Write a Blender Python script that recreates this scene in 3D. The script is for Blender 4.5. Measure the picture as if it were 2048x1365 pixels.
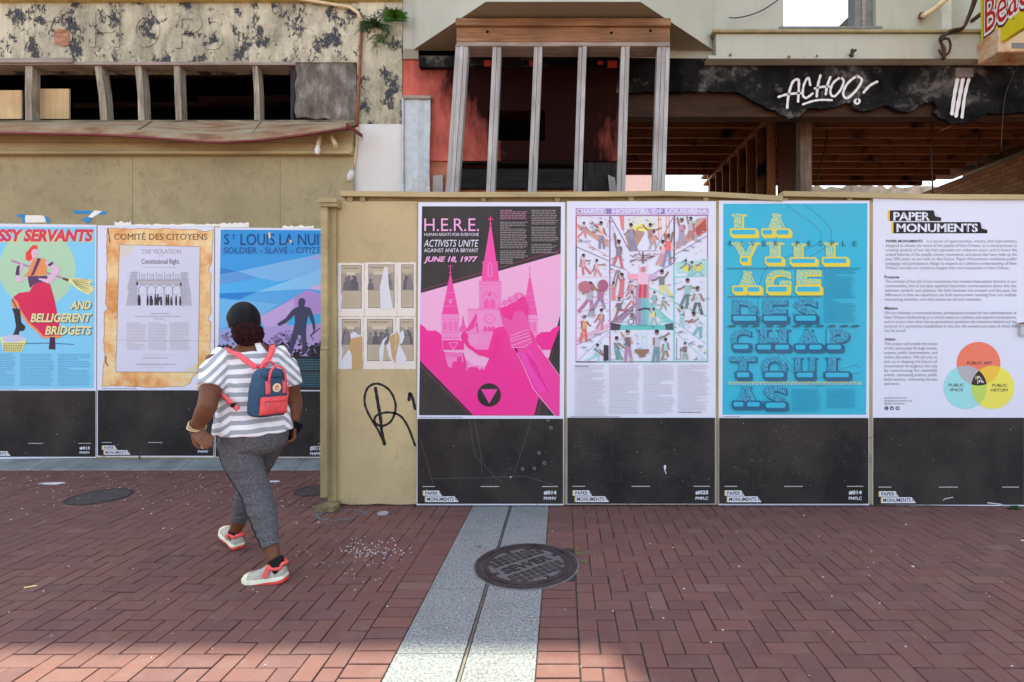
import bpy, bmesh, math, random
from mathutils import Vector, Matrix
from math import sin, cos, pi, radians, sqrt, atan2
random.seed(7)
sc = bpy.context.scene
for o in list(bpy.data.objects): bpy.data.objects.remove(o)

# ------------------------------------------------------------------ camera, sky, sun, exposure
FPX, VX, VY, CH = 1065.0, 1126.0, 664.0, 1.40
cam_d = bpy.data.cameras.new('camera'); cam = bpy.data.objects.new('camera', cam_d)
sc.collection.objects.link(cam); sc.camera = cam
cam.location = (0, 0, CH); cam.rotation_euler = (radians(90), 0, 0)
cam_d.sensor_width = 36.0; cam_d.lens = 36.0*FPX/2048
cam_d.shift_x = 0.5-VX/2048; cam_d.shift_y = (VY-682.5)/2048
cam_d.clip_start = 0.05; cam_d.clip_end = 2000

SUN_EL = radians(64.5)
SUN_DIR = Vector((-0.50, 0.88, 0)).normalized()*cos(SUN_EL) + Vector((0, 0, sin(SUN_EL)))   # towards the sun
world = bpy.data.worlds.new('World'); sc.world = world; world.use_nodes = True
wn = world.node_tree.nodes; wl = world.node_tree.links
bg = wn['Background']
sky = wn.new('ShaderNodeTexSky'); sky.sky_type = 'NISHITA'; sky.sun_disc = False
sky.sun_elevation = SUN_EL; sky.sun_rotation = atan2(SUN_DIR.x, SUN_DIR.y)
sky.air_density = 1.0; sky.dust_density = 1.5; sky.ozone_density = 1.0
hs = wn.new('ShaderNodeHueSaturation'); hs.inputs['Saturation'].default_value = 0.55   # a hazy, white summer sky
wl.new(sky.outputs[0], hs.inputs['Color']); wl.new(hs.outputs[0], bg.inputs[0])
bg.inputs[1].default_value = 0.15
sun_d = bpy.data.lights.new('sun', 'SUN'); sun_d.energy = 3.2; sun_d.angle = radians(1.0); sun_d.color = (1, 0.965, 0.77)
sun = bpy.data.objects.new('sun', sun_d); sc.collection.objects.link(sun)
sun.rotation_euler = SUN_DIR.to_track_quat('Z', 'Y').to_euler(); sun.location = (-10, 20, 40)
sc.view_settings.view_transform = 'Standard'; sc.view_settings.look = 'None'
sc.view_settings.exposure = 1.67; sc.view_settings.gamma = 1.0
sc.view_settings.use_curve_mapping = False
sc.render.engine = 'CYCLES'
sc.cycles.use_denoising = True
try: sc.cycles.denoising_input_passes = 'RGB_ALBEDO_NORMAL'
except Exception: pass
sc.cycles.max_bounces = 8; sc.cycles.diffuse_bounces = 4; sc.cycles.caustics_reflective = False

# ------------------------------------------------------------------ helpers
COL = sc.collection
def at(px, py, Y):                      # a point of the photograph at depth Y, in metres
    return Vector(((px-VX)*Y/FPX, Y, CH+(VY-py)*Y/FPX))
def gx(px, Y): return (px-VX)*Y/FPX
def gz(py, Y): return CH+(VY-py)*Y/FPX
def lin(c):
    c = c/255.0
    return c/12.92 if c <= 0.04045 else ((c+0.055)/1.055)**2.4
WREF = tuple(lin(v) for v in (211, 213, 224))
def C(r, g, b, k=0.8): return tuple(min(0.9, lin(v)/w*k) for v, w in zip((r, g, b), WREF))+(1.0,)

def link(o, parent=None):
    COL.objects.link(o)
    if parent is not None:
        o.parent = parent
        if parent.type == 'EMPTY' and not parent.get('_local'):
            o.matrix_parent_inverse = Matrix.Translation(-parent.location)
    return o
def tag(o, label=None, cat=None, group=None, kind=None):
    if label: o['label'] = label
    if cat: o['category'] = cat
    if group: o['group'] = group
    if kind: o['kind'] = kind
    return o
def thing(name, label, cat, loc=(0, 0, 0), group=None):
    o = bpy.data.objects.new(name, None); o.empty_display_size = 0.05; o.location = loc
    COL.objects.link(o); return tag(o, label, cat, group)
def obj(name, bm, mats, parent=None, smooth=False):
    if isinstance(bm, bpy.types.Mesh): me = bm
    else:
        me = bpy.data.meshes.new(name); bm.to_mesh(me); bm.free()
    if not isinstance(mats, (list, tuple)): mats = [mats]
    if len(me.materials) == 0:
        for m in mats: me.materials.append(m)
    if smooth:
        me.polygons.foreach_set('use_smooth', [True]*len(me.polygons))
    return link(bpy.data.objects.new(name, me), parent)
def BM(): return bmesh.new()
def box(bm, x0, x1, y0, y1, z0, z1, mi=0, bev=0.0, jit=0.0):
    if bev > 0:
        b2 = bmesh.new(); box(b2, x0, x1, y0, y1, z0, z1)
        bmesh.ops.bevel(b2, geom=b2.edges[:], offset=bev, segments=1, affect='EDGES')
        vm = {v: bm.verts.new(v.co) for v in b2.verts}
        for f in b2.faces:
            nf = bm.faces.new([vm[v] for v in f.verts]); nf.material_index = mi
        b2.free(); return
    J = lambda: random.uniform(-jit, jit)
    v = [bm.verts.new((x+J(), y+J(), z+J())) for z in (z0, z1) for y in (y0, y1) for x in (x0, x1)]
    for q in ((0, 2, 3, 1), (4, 5, 7, 6), (0, 1, 5, 4), (2, 6, 7, 3), (0, 4, 6, 2), (1, 3, 7, 5)):
        f = bm.faces.new([v[i] for i in q]); f.material_index = mi
def pbox(bm, px0, px1, py0, py1, Y0, Y1, bev=0.0, mi=0):   # box whose front face covers these pixels at depth Y0
    box(bm, gx(px0, Y0), gx(px1, Y0), Y0, Y1, gz(py1, Y0), gz(py0, Y0), mi, bev)
def beam(bm, a, b, w, h, up=(0, 0, 1), bev=0.0, twist=0):      # a bar from a to b, w wide, h high
    a = Vector(a); b = Vector(b); d = (b-a).normalized(); up = Vector(up)
    s = d.cross(up)
    if s.length < 1e-4: s = d.cross(Vector((0, 1, 0)))
    s.normalize(); u = s.cross(d)
    P = []
    for e in (a, b):
        for i, j in ((-1, -1), (1, -1), (1, 1), (-1, 1)):
            P.append(bm.verts.new(e+s*(w/2*i)+u*(h/2*j)))
    for q in ((3, 2, 1, 0), (4, 5, 6, 7), (0, 1, 5, 4), (1, 2, 6, 5), (2, 3, 7, 6), (3, 0, 4, 7)):
        bm.faces.new([P[i] for i in q])
def tube(bm, pts, r, n=8, cap=True, mi=0, close=False):
    pts = [Vector(p) for p in pts]; N = len(pts)
    rs = r if isinstance(r, (list, tuple)) else [r]*N
    rings = []; prev = None
    for i, p in enumerate(pts):
        if close: d = pts[(i+1) % N]-pts[i-1]
        else: d = pts[min(i+1, N-1)]-pts[max(i-1, 0)]
        d.normalize()
        s = prev - d*prev.dot(d) if prev is not None else d.orthogonal()
        if s.length < 1e-6: s = d.orthogonal()
        s.normalize(); prev = s; t = d.cross(s)
        ra, rb = rs[i] if isinstance(rs[i], (tuple, list)) else (rs[i], rs[i])
        rings.append([bm.verts.new(p+s*(ra*cos(2*pi*k/n))+t*(rb*sin(2*pi*k/n))) for k in range(n)])
    for i in range(N if close else N-1):
        A, B = rings[i], rings[(i+1) % N]
        for k in range(n):
            f = bm.faces.new((A[k], A[(k+1) % n], B[(k+1) % n], B[k])); f.material_index = mi
    if cap and not close:
        bm.faces.new(rings[0][::-1]).material_index = mi; bm.faces.new(rings[-1]).material_index = mi
def ellring(c, rx, ry, n=20, ux=(1, 0, 0), uy=(0, 1, 0), pw=1.0):
    c = Vector(c); ux = Vector(ux); uy = Vector(uy); out = []
    for k in range(n):
        a = 2*pi*k/n; ca, sa = cos(a), sin(a)
        ca = math.copysign(abs(ca)**pw, ca); sa = math.copysign(abs(sa)**pw, sa)
        out.append(c+ux*(rx*ca)+uy*(ry*sa))
    return out
def loft(bm, rings, cap=True, mi=0):
    R = [[bm.verts.new(p) for p in r] for r in rings]; n = len(R[0])
    for A, B in zip(R, R[1:]):
        for k in range(n):
            f = bm.faces.new((A[k], A[(k+1) % n], B[(k+1) % n], B[k])); f.material_index = mi
    if cap:
        bm.faces.new(R[0][::-1]).material_index = mi; bm.faces.new(R[-1]).material_index = mi
def prism(bm, pts, y0, y1, mi=0):       # outline in x,z, given thickness in y
    F = [bm.verts.new((x, y0, z)) for x, z in pts]; B = [bm.verts.new((x, y1, z)) for x, z in pts]
    n = len(pts)
    for f in (F, B[::-1]): bm.faces.new(f).material_index = mi
    for i in range(n): bm.faces.new((F[i], B[i], B[(i+1) % n], F[(i+1) % n])).material_index = mi
    bmesh.ops.recalc_face_normals(bm, faces=bm.faces[:])
def pprism(bm, px, Y0, Y1): prism(bm, [(gx(x, Y0), gz(y, Y0)) for x, y in px], Y0, Y1)
def ico(bm, c, r, sub=2, sc3=(1, 1, 1), mi=0):
    g = bmesh.ops.create_icosphere(bm, subdivisions=sub, radius=r)
    for v in g['verts']: v.co = Vector((v.co.x*sc3[0], v.co.y*sc3[1], v.co.z*sc3[2]))+Vector(c)
    if mi:
        for v in g['verts']:
            for f in v.link_faces: f.material_index = mi
def evaluated(me, mods):                # mesh after modifiers
    o = bpy.data.objects.new('tmp', me); COL.objects.link(o)
    for typ, kw in mods:
        m = o.modifiers.new(typ, typ)
        for k, v in kw.items(): setattr(m, k, v)
    dg = bpy.context.evaluated_depsgraph_get(); dg.update()
    r = bpy.data.meshes.new_from_object(o.evaluated_get(dg))
    bpy.data.objects.remove(o); return r
def remeshed(bm, voxel, smooth=4, fac=0.5, extra=()):
    me = bpy.data.meshes.new('t'); bm.to_mesh(me); bm.free()
    return evaluated(me, [('REMESH', dict(mode='VOXEL', voxel_size=voxel)), ('SMOOTH', dict(factor=fac, iterations=smooth))]+list(extra))

# ------------------------------------------------------------------ materials
class NT:
    def __init__(s, name):
        s.m = bpy.data.materials.new(name); s.m.use_nodes = True
        s.t = s.m.node_tree; s.b = s.t.nodes['Principled BSDF']; s._co = None
    def n(s, typ, **kw):
        x = s.t.nodes.new('ShaderNode'+typ)
        for k, v in kw.items(): setattr(x, k, v)
        return x
    def l(s, a, b): s.t.links.new(a, b)
    def co(s, scale=(1, 1, 1), kind='Object', loc=(0, 0, 0)):
        tc = s.n('TexCoord'); mp = s.n('Mapping'); mp.inputs['Scale'].default_value = scale; mp.inputs['Location'].default_value = loc
        s.l(tc.outputs[kind], mp.inputs[0]); return mp.outputs[0]
    def noise(s, scale, detail=4, rough=0.55, vec=None, dist=0.0):
        x = s.n('TexNoise'); x.inputs['Scale'].default_value = scale; x.inputs['Detail'].default_value = detail
        x.inputs['Roughness'].default_value = rough; x.inputs['Distortion'].default_value = dist
        s.l(vec if vec is not None else s.co(), x.inputs['Vector']); return x.outputs['Fac']
    def ramp(s, fac, stops, interp='LINEAR'):
        x = s.n('ValToRGB'); x.color_ramp.interpolation = interp; e = x.color_ramp.elements
        while len(e) < len(stops): e.new(0.5)
        for i, (p, c) in enumerate(stops):
            e[i].position = p; e[i].color = tuple(c)+(1.0,) if len(c) == 3 else c
        s.l(fac, x.inputs[0]); return x.outputs[0]
    def step(s, fac, a, b): return s.ramp(fac, [(a, (0, 0, 0)), (b, (1, 1, 1))])
    def mix(s, fac, a, b, mode='MIX'):
        x = s.n('Mix', data_type='RGBA', blend_type=mode)
        for inp, v in ((x.inputs[0], fac), (x.inputs[6], a), (x.inputs[7], b)):
            if isinstance(v, (int, float)): inp.default_value = v
            elif isinstance(v, (tuple, list)): inp.default_value = tuple(v)+(1.0,) if len(v) == 3 else tuple(v)
            else: s.l(v, inp)
        return x.outputs[2]
    def math(s, op, a, b=None, c=None):
        x = s.n('Math', operation=op)
        for i, v in enumerate((a, b, c)):
            if v is None: continue
            if isinstance(v, (int, float)): x.inputs[i].default_value = v
            else: s.l(v, x.inputs[i])
        return x.outputs[0]
    def bump(s, h, strength=0.3, dist=0.01):
        x = s.n('Bump'); x.inputs['Strength'].default_value = strength; x.inputs['Distance'].default_value = dist
        s.l(h, x.inputs['Height']); s.l(x.outputs[0], s.b.inputs['Normal'])
    def done(s, col=None, rough=0.8, metal=0.0, spec=0.35):
        if col is not None:
            if isinstance(col, (tuple, list)): s.b.inputs['Base Color'].default_value = tuple(col)+(1.0,) if len(col) == 3 else tuple(col)
            else: s.l(col, s.b.inputs['Base Color'])
        if isinstance(rough, (int, float)): s.b.inputs['Roughness'].default_value = rough
        else: s.l(rough, s.b.inputs['Roughness'])
        s.b.inputs['Metallic'].default_value = metal
        s.b.inputs['Specular IOR Level'].default_value = spec
        return s.m
def simple(name, c, rough=0.75, var=0.25, scale=8, bump=0.15, metal=0.0, spec=0.25, stretch=(1, 1, 1)):
    k = NT(name); v = k.co(stretch); nz = k.noise(scale, 5, 0.6, v)
    lo = tuple(x*(1-var) for x in c[:3]); hi = tuple(min(0.95, x*(1+var*0.7)) for x in c[:3])
    if bump: k.bump(k.noise(scale*6, 4, 0.6, v), bump, 0.004)
    return k.done(k.ramp(nz, [(0.3, lo), (0.7, hi)]), rough, metal, spec)
def wood(name, c1, c2, axis='Z', scale=1.0, char=0.0, rough=0.8):
    k = NT(name); st = {'X': (1.2, 22, 22), 'Y': (22, 1.2, 22), 'Z': (22, 22, 1.2)}[axis]
    v = k.co(tuple(a*scale for a in st)); g = k.noise(2.2, 6, 0.65, v, 0.6)
    blot = k.noise(3.0, 3, 0.5)
    col = k.ramp(g, [(0.3, c1), (0.55, tuple((a+b)/2 for a, b in zip(c1, c2))), (0.75, c2)])
    col = k.mix(k.math('MULTIPLY', k.step(blot, 0.40, 0.8), 0.7), col, tuple(x*0.7 for x in c1), 'MIX') if char <= 0 else k.mix(k.step(blot, 0.62-char*0.5, 0.75-char*0.4), col, (0.012, 0.010, 0.009))
    k.bump(g, 0.35, 0.004)
    return k.done(col, rough, spec=0.25)
# tan painted plywood
def tan_paint(name, rgb, dirt):
    k = NT(name); base = C(*rgb)[:3]
    v = k.co((1, 1, 1)); grain = k.noise(9, 5, 0.6, k.co((1.0, 1, 9)), 1.5); big = k.noise(1.3, 4, 0.6, v)
    col = k.ramp(big, [(0.3, tuple(x*0.80 for x in base)), (0.7, tuple(x*1.08 for x in base))])
    scr = k.noise(26, 6, 0.75, k.co((1.0, 1, 0.45)), 0.8)
    col = k.mix(k.math('MULTIPLY', k.step(scr, 0.60-dirt*0.06, 0.74-dirt*0.04), 0.35+dirt*0.25), col, tuple(x*0.38 for x in base))
    sm = k.noise(3.5, 6, 0.7, k.co((1, 1, 1), loc=(5, 1, 2)), 1.0)
    col = k.mix(k.math('MULTIPLY', k.step(sm, 0.5, 0.72), 0.25+0.3*dirt), col, tuple(x*0.55 for x in base))
    k.bump(grain, 0.25, 0.003)
    return k.done(col, 0.7)
MTAN = tan_paint('tan_painted_plywood', (180, 163, 128), 0.35); MTAN2 = tan_paint('darker_scuffed_tan_plywood', (154, 143, 112), 1.0)  # hoarding tan has a darker base with heavier scratches and smudges
MTAND = simple('tan_painted_batten', C(152, 138, 106), 0.7, 0.3, 5, 0.2, stretch=(1, 1, 0.4))
MTANH = simple('tan_painted_rail', C(164, 150, 116), 0.7, 0.28, 5, 0.2, stretch=(0.3, 1, 1))
MMOSS = simple('damp_wood_base', C(120, 110, 84), 0.85, 0.5, 12, 0.3)

def stucco():
    k = NT('peeling_stucco'); v = k.co(); cream = C(202, 197, 176)[:3]
    big = k.noise(1.6, 5, 0.6, v); fine = k.noise(18, 6, 0.65, v)
    col = k.ramp(big, [(0.25, tuple(x*0.55 for x in cream)), (0.50, tuple(x*0.86 for x in cream)), (0.72, cream)])
    grime = k.noise(2.2, 6, 0.68, k.co((1.3, 1, 0.55)), 0.4)
    col = k.mix(k.math('MULTIPLY', k.step(grime, 0.40, 0.62), 0.75), col, C(104, 101, 90)[:3])
    col = k.mix(k.math('MULTIPLY', k.step(fine, 0.5, 0.75), 0.35), col, C(212, 210, 198)[:3])
    peel = k.math('ADD', k.math('MULTIPLY', k.noise(4.6, 2, 0.5, k.co((1.1, 1, 0.9), loc=(3, 0, 1.3))), 0.50), k.math('MULTIPLY', k.noise(24, 9, 0.80, k.co((1.25, 1, 0.8)), 0.7), 0.50))
    pm = k.step(peel, 0.540, 0.553)
    sk = k.noise(9, 5, 0.7, k.co((1.6, 1, 0.14), loc=(2, 0, 0)))
    col = k.mix(k.math('MULTIPLY', k.step(sk, 0.54, 0.74), 0.42), col, C(84, 80, 72)[:3])
    col = k.mix(pm, col, C(62, 66, 74)[:3])
    rust = k.step(k.noise(5, 4, 0.6, k.co((1, 1, 0.25), loc=(8, 2, 1))), 0.63, 0.8)
    col = k.mix(k.math('MULTIPLY', rust, 0.35), col, C(170, 130, 86)[:3])
    h = k.math('ADD', k.math('MULTIPLY', pm, -0.6), k.math('MULTIPLY', fine, 0.5))
    k.bump(h, 0.8, 0.014)
    return k.done(col, 0.85, spec=0.2)
MSTUC = stucco()
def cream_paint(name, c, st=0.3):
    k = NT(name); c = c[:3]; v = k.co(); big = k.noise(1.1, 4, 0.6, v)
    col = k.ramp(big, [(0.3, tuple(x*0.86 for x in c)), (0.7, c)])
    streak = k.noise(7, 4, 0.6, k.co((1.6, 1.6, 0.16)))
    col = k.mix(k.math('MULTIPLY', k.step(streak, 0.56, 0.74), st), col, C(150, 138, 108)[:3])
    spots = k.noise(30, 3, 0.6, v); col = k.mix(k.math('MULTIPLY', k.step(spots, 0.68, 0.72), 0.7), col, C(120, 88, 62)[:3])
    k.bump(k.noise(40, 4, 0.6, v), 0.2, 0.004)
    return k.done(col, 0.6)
MCREAM = cream_paint('cream_render', C(174, 178, 170))
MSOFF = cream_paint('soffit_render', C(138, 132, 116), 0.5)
MWHITEBRICK = None
def white_brick():
    k = NT('white_painted_brick'); v = k.co()
    br = k.n('TexBrick'); br.inputs['Scale'].default_value = 1.0
    tc = k.n('TexCoord'); mp = k.n('Mapping'); mp.inputs['Rotation'].default_value = (radians(-90), 0, 0)
    k.l(tc.outputs['Object'], mp.inputs[0]); k.l(mp.outputs[0], br.inputs['Vector'])
    br.inputs['Brick Width'].default_value = 0.2; br.inputs['Row Height'].default_value = 0.07; br.inputs['Mortar Size'].default_value = 0.006
    c = C(208, 208, 210)[:3]
    col = k.ramp(k.noise(3, 5, 0.6, v), [(0.3, tuple(x*0.9 for x in c)), (0.7, c)])
    k.bump(br.outputs['Fac'], -0.12, 0.004)
    return k.done(col, 0.75)
MWB = white_brick()
def salmon():
    k = NT('scorched_salmon_paint'); v = k.co(); c = C(198, 104, 94)[:3]
    col = k.ramp(k.noise(2.3, 5, 0.6, v), [(0.3, tuple(x*0.80 for x in c)), (0.7, tuple(min(.9, x*1.12) for x in c))])
    # soot: heavy towards the middle of the wall where the fire broke out
    tc = k.n('TexCoord'); sp = k.n('SeparateXYZ'); k.l(tc.outputs['Object'], sp.inputs[0])
    xx = k.math('ABSOLUTE', k.math('ADD', sp.outputs['X'], 0.12))
    soot = k.math('ADD', k.math('SUBTRACT', 1.36, k.math('MULTIPLY', xx, 0.76)), k.math('MULTIPLY', k.math('SUBTRACT', sp.outputs['Z'], 3.75), 0.34))
    nn = k.math('ADD', k.math('MULTIPLY', k.noise(2.6, 4, 0.6, k.co((1.2, 1, 0.6))), 0.9), k.math('MULTIPLY', k.noise(9, 6, 0.7, k.co((1.5, 1, 0.35)), 0.5), 0.5))
    s = k.math('ADD', soot, nn)
    col = k.mix(k.step(s, 1.0, 1.45) if False else k.ramp(k.math('SUBTRACT', s, 0.9), [(0.10, (0, 0, 0)), (0.62, (0.97, 0.97, 0.97))]), col, (0.0025, 0.0025, 0.0025))
    k.bump(k.noise(22, 5, 0.6, v), 0.3, 0.006)
    return k.done(col, 0.9, spec=0.05)
MSALMON = salmon()
def char():
    k = NT('charred_stucco'); v = k.co()
    big = k.noise(1.7, 6, 0.68, v, 0.3); sp = k.noise(9, 6, 0.7, v)
    col = k.ramp(big, [(0.40, (0.005, 0.005, 0.0052)), (0.56, (0.018, 0.018, 0.018)), (0.76, (0.11, 0.105, 0.10))])
    col = k.mix(k.math('MULTIPLY', k.step(k.math('MULTIPLY', sp, big), 0.29, 0.40), 0.6), col, C(120, 116, 110)[:3])
    k.bump(k.noise(16, 6, 0.65, v), 0.5, 0.01)
    return k.done(col, 0.95, spec=0.06)
MCHAR = char()
MCHARW = wood('charred_timber', (0.003, 0.003, 0.003), (0.03, 0.028, 0.026), 'X')
MCHARWZ = wood('charred_timber_upright', (0.008, 0.007, 0.006), (0.06, 0.055, 0.05), 'Z')
MGREYW = wood('weathered_grey_timber', C(134, 132, 134)[:3], C(186, 184, 187)[:3], 'Z')
MGREYW2 = wood('pale_grey_timber', C(146, 144, 146)[:3], C(196, 194, 198)[:3], 'Z', 1.3)
MGREYX = wood('weathered_grey_plate', C(120, 108, 102)[:3], C(176, 164, 158)[:3], 'X')
MBROWNX = wood('stained_brown_header', C(104, 78, 58)[:3], C(168, 124, 90)[:3], 'X')
MJOIST = wood('old_pine_joist', (0.12, 0.042, 0.014), (0.34, 0.135, 0.045), 'X', char=0.12)
MJOISTZ = wood('old_pine_stud', (0.17, 0.065, 0.022), (0.36, 0.16, 0.06), 'Z', char=0.15)
MJOISTY = wood('old_pine_plate', (0.20, 0.08, 0.03), (0.38, 0.17, 0.07), 'Y', char=0.1)
MOLDW = wood('flaked_white_stud', C(92, 84, 74)[:3], C(196, 188, 172)[:3], 'Z')
MPLY = wood('bare_plywood', C(186, 158, 118)[:3], C(222, 198, 160)[:3], 'Z', 0.35)
MGALV = NT('galvanised_sheet')
MGALV.bump(MGALV.noise(3.0, 2, 0.4), 0.5, 0.03)
MGALV = MGALV.done(MGALV.ramp(MGALV.noise(14, 4, 0.6), [(0.3, (0.44, 0.47, 0.47)), (0.7, (0.58, 0.61, 0.60))]), 0.5, 0.25)
def rustmetal():
    k = NT('rusted_sheet_metal'); v = k.co((0.8, 3, 3)); n1 = k.noise(3, 6, 0.65, v)
    col = k.ramp(n1, [(0.3, C(146, 142, 126)[:3]), (0.5, C(138, 118, 96)[:3]), (0.62, C(118, 84, 60)[:3]), (0.8, C(92, 78, 68)[:3])])
    k.bump(k.noise(12, 5, 0.6), 0.4, 0.008); return k.done(col, 0.6, 0.15)
MRUST = rustmetal()
MMAROON = simple('maroon_trim_paint', C(112, 54, 56), 0.6)
MGREYPATCH = NT('grey_render_patch')
def patch(k):
    col = k.ramp(k.noise(5, 7, 0.72, k.co((1.4, 1, 0.7))), [(0.3, C(58, 54, 50)[:3]), (0.5, C(98, 92, 86)[:3]), (0.62, C(126, 124, 122)[:3]), (0.74, C(168, 168, 168)[:3])])
    k.bump(k.noise(20, 5, 0.6), 0.5, 0.008); return k.done(col, 0.85)
MGREYPATCH = patch(MGREYPATCH)
MPIPE = simple('cream_conduit', C(206, 190, 160), 0.5, 0.2)
MPIPER = simple('rusty_conduit', C(134, 86, 58), 0.7, 0.4, 20)
MDARKCABLE = simple('old_cable', C(66, 50, 44), 0.6, 0.4, 30)
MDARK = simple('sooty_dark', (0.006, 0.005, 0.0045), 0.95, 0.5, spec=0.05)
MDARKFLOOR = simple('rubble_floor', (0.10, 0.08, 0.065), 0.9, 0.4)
MGREYFRAME = simple('grey_window_frame', C(120, 122, 124), 0.6, 0.2)
MSIGNY = simple('yellow_sign_face', C(206, 192, 30), 0.35, 0.12, 3, 0.05)
MSIGNR = simple('red_sign_print', C(176, 24, 34), 0.35, 0.12, 6, 0.0)
MSIGNW = simple('white_sign_print', C(236, 230, 232), 0.35, 0.06, 6, 0.0)
MSIGNP = simple('maroon_sign_print', C(96, 30, 56), 0.35, 0.1, 6, 0.0)
MRBOX = NT('rusty_cream_box')
MRBOX = MRBOX.done(MRBOX.ramp(MRBOX.noise(5, 5, 0.6), [(0.40, C(196, 182, 158)[:3]), (0.58, C(176, 130, 92)[:3]), (0.74, C(112, 76, 56)[:3])]), 0.7)

# ------------------------------------------------------------------ ground
def brickmat():
    k = NT('clay_paver'); g = k.n('NewGeometry')
    v = k.co(kind='Object'); tc = k.n('NewGeometry')
    pos = tc.outputs['Position']
    c = (0.165, 0.074, 0.062)
    col = k.ramp(g.outputs['Random Per Island'], [(0.0, tuple(a*b for a, b in zip(c, (0.84, 0.90, 0.95)))), (0.35, c), (0.7, tuple(a*b for a, b in zip(c, (1.06, 1.06, 1.06)))), (0.96, (0.19, 0.085, 0.066)), (1.0, (0.20, 0.11, 0.092))])
    n1 = k.noise(1.1, 5, 0.6, pos); n2 = k.noise(60, 5, 0.7, pos); n3 = k.noise(7, 6, 0.7, pos)
    col = k.mix(k.math('MULTIPLY', k.step(n1, 0.35, 0.72), 0.32), col, (0.115, 0.062, 0.055))
    col = k.mix(k.math('MULTIPLY', k.step(n3, 0.46, 0.72), 0.45), col, (0.185, 0.125, 0.112))
    n4 = k.noise(14, 7, 0.75, pos, 0.6); col = k.mix(k.math('MULTIPLY', k.step(n4, 0.60, 0.72), 0.35), col, (0.28, 0.225, 0.21)); n5 = k.noise(3.3, 5, 0.7, pos, 0.4); col = k.mix(k.math('MULTIPLY', k.step(n5, 0.60, 0.68), 0.5), col, (0.085, 0.058, 0.055))
    col = k.mix(k.math('MULTIPLY', k.step(n2, 0.35, 0.7), 0.30), col, (0.10, 0.04, 0.035))
    k.bump(n2, 0.25, 0.002)
    return k.done(col, 0.78, spec=0.3)
MBRICK = brickmat()
MJOINT = simple('sand_joint', (0.058, 0.048, 0.043), 0.95, 0.5, 20, 0.3)
def granite():
    k = NT('grey_granite'); tc = k.n('NewGeometry'); pos = tc.outputs['Position']; g = k.n('NewGeometry')
    s = k.noise(75, 4, 0.75, pos); s2 = k.noise(45, 2, 0.5, pos); big = k.noise(2.0, 4, 0.6, pos)
    col = k.ramp(s, [(0.34, (0.07, 0.078, 0.084)), (0.46, (0.19, 0.205, 0.205)), (0.57, (0.30, 0.31, 0.30)), (0.72, (0.44, 0.44, 0.42))])
    col = k.mix(k.math('MULTIPLY', k.step(s2, 0.5, 0.62), 0.30), col, (0.19, 0.21, 0.215))
    col = k.mix(k.math('MULTIPLY', k.step(big, 0.4, 0.7), 0.25), col, (0.24, 0.24, 0.23))
    br = k.ramp(g.outputs['Random Per Island'], [(0, (0.86, 0.86, 0.86)), (1, (1.05, 1.05, 1.05))])
    col = k.mix(1.0, col, br, 'MULTIPLY')
    dr = k.noise(4.5, 6, 0.7, pos, 0.5); col = k.mix(k.math('MULTIPLY', k.step(dr, 0.5, 0.75), 0.45), col, (0.13, 0.12, 0.105))
    return k.done(col, 0.8, spec=0.2)
MGRAN = granite()
MKERB = simple('blue_grey_kerb_stone', (0.20, 0.225, 0.22), 0.75, 0.3, 6, 0.2)
MIRON = NT('cast_iron')
MIRON.bump(MIRON.noise(60, 4, 0.6), 0.3, 0.002)
MIRON = MIRON.done(MIRON.ramp(MIRON.noise(9, 5, 0.6), [(0.3, (0.030, 0.026, 0.027)), (0.7, (0.075, 0.062, 0.060))]), 0.55, 0.3, 0.4)
MIRONL = simple('dusty_iron_recess', (0.135, 0.13, 0.122), 0.85, 0.3, 20)
MCONC = simple('concrete_collar', (0.17, 0.155, 0.145), 0.9, 0.5, 12, 0.3)

bm = BM(); box(bm, -300, 300, -300, 300, -0.6, -0.03)
def street():
    k = NT('street_paving'); v = k.co(); return k.done(k.ramp(k.noise(0.5, 5, 0.6, v), [(0.3, (0.17, 0.10, 0.085)), (0.7, (0.26, 0.17, 0.14))]), 0.85)
tag(obj('ground', bm, street()), kind='structure')
PX0, PX1, PY0, PY1 = -8.0, 7.0, 0.95, 5.40
SX0, SX1, SM = -0.727, -0.113, -0.420
bm = BM(); box(bm, PX0, PX1, PY0, PY1, -0.03, -0.0075)
pave = tag(obj('pavement', bm, MJOINT), kind='structure')
MHC, MHR = Vector((-0.219, 3.20)), 0.312
CW = 0.0925
bricks = []
def addbrick(x0, x1, y0, y1):
    if x1-x0 < 0.025 or y1-y0 < 0.025: return
    c = Vector(((x0+x1)/2, (y0+y1)/2))
    if (c-MHC).length < MHR-0.015: return
    bricks.append((x0, x1, y0, y1))
def field(xa, xb, org):                 # herringbone
    i0 = int(math.floor((xa-org)/CW))-1; i1 = int(math.ceil((xb-org)/CW))+1
    for i in range(i0, i1):
        for j in range(int(PY0/CW), int(PY1/CW)+1):
            k = (i-j) % 4
            if k == 0: r = (i, i+2, j, j+1)
            elif k == 3: r = (i, i+1, j, j+2)
            else: continue
            x0, x1, y0, y1 = org+r[0]*CW, org+r[1]*CW, r[2]*CW, r[3]*CW
            addbrick(max(x0, xa), min(x1, xb), max(y0, PY0), min(y1, PY1))
field(PX0, SX0-2*CW, SX0-2*CW); field(SX1+2*CW, PX1, SX1+2*CW)
j = PY0
while j < PY1:                           # header courses beside the granite
    addbrick(SX0-2*CW, SX0, j, min(j+CW, PY1)); addbrick(SX1, SX1+2*CW, j, min(j+CW, PY1)); j += CW
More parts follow.
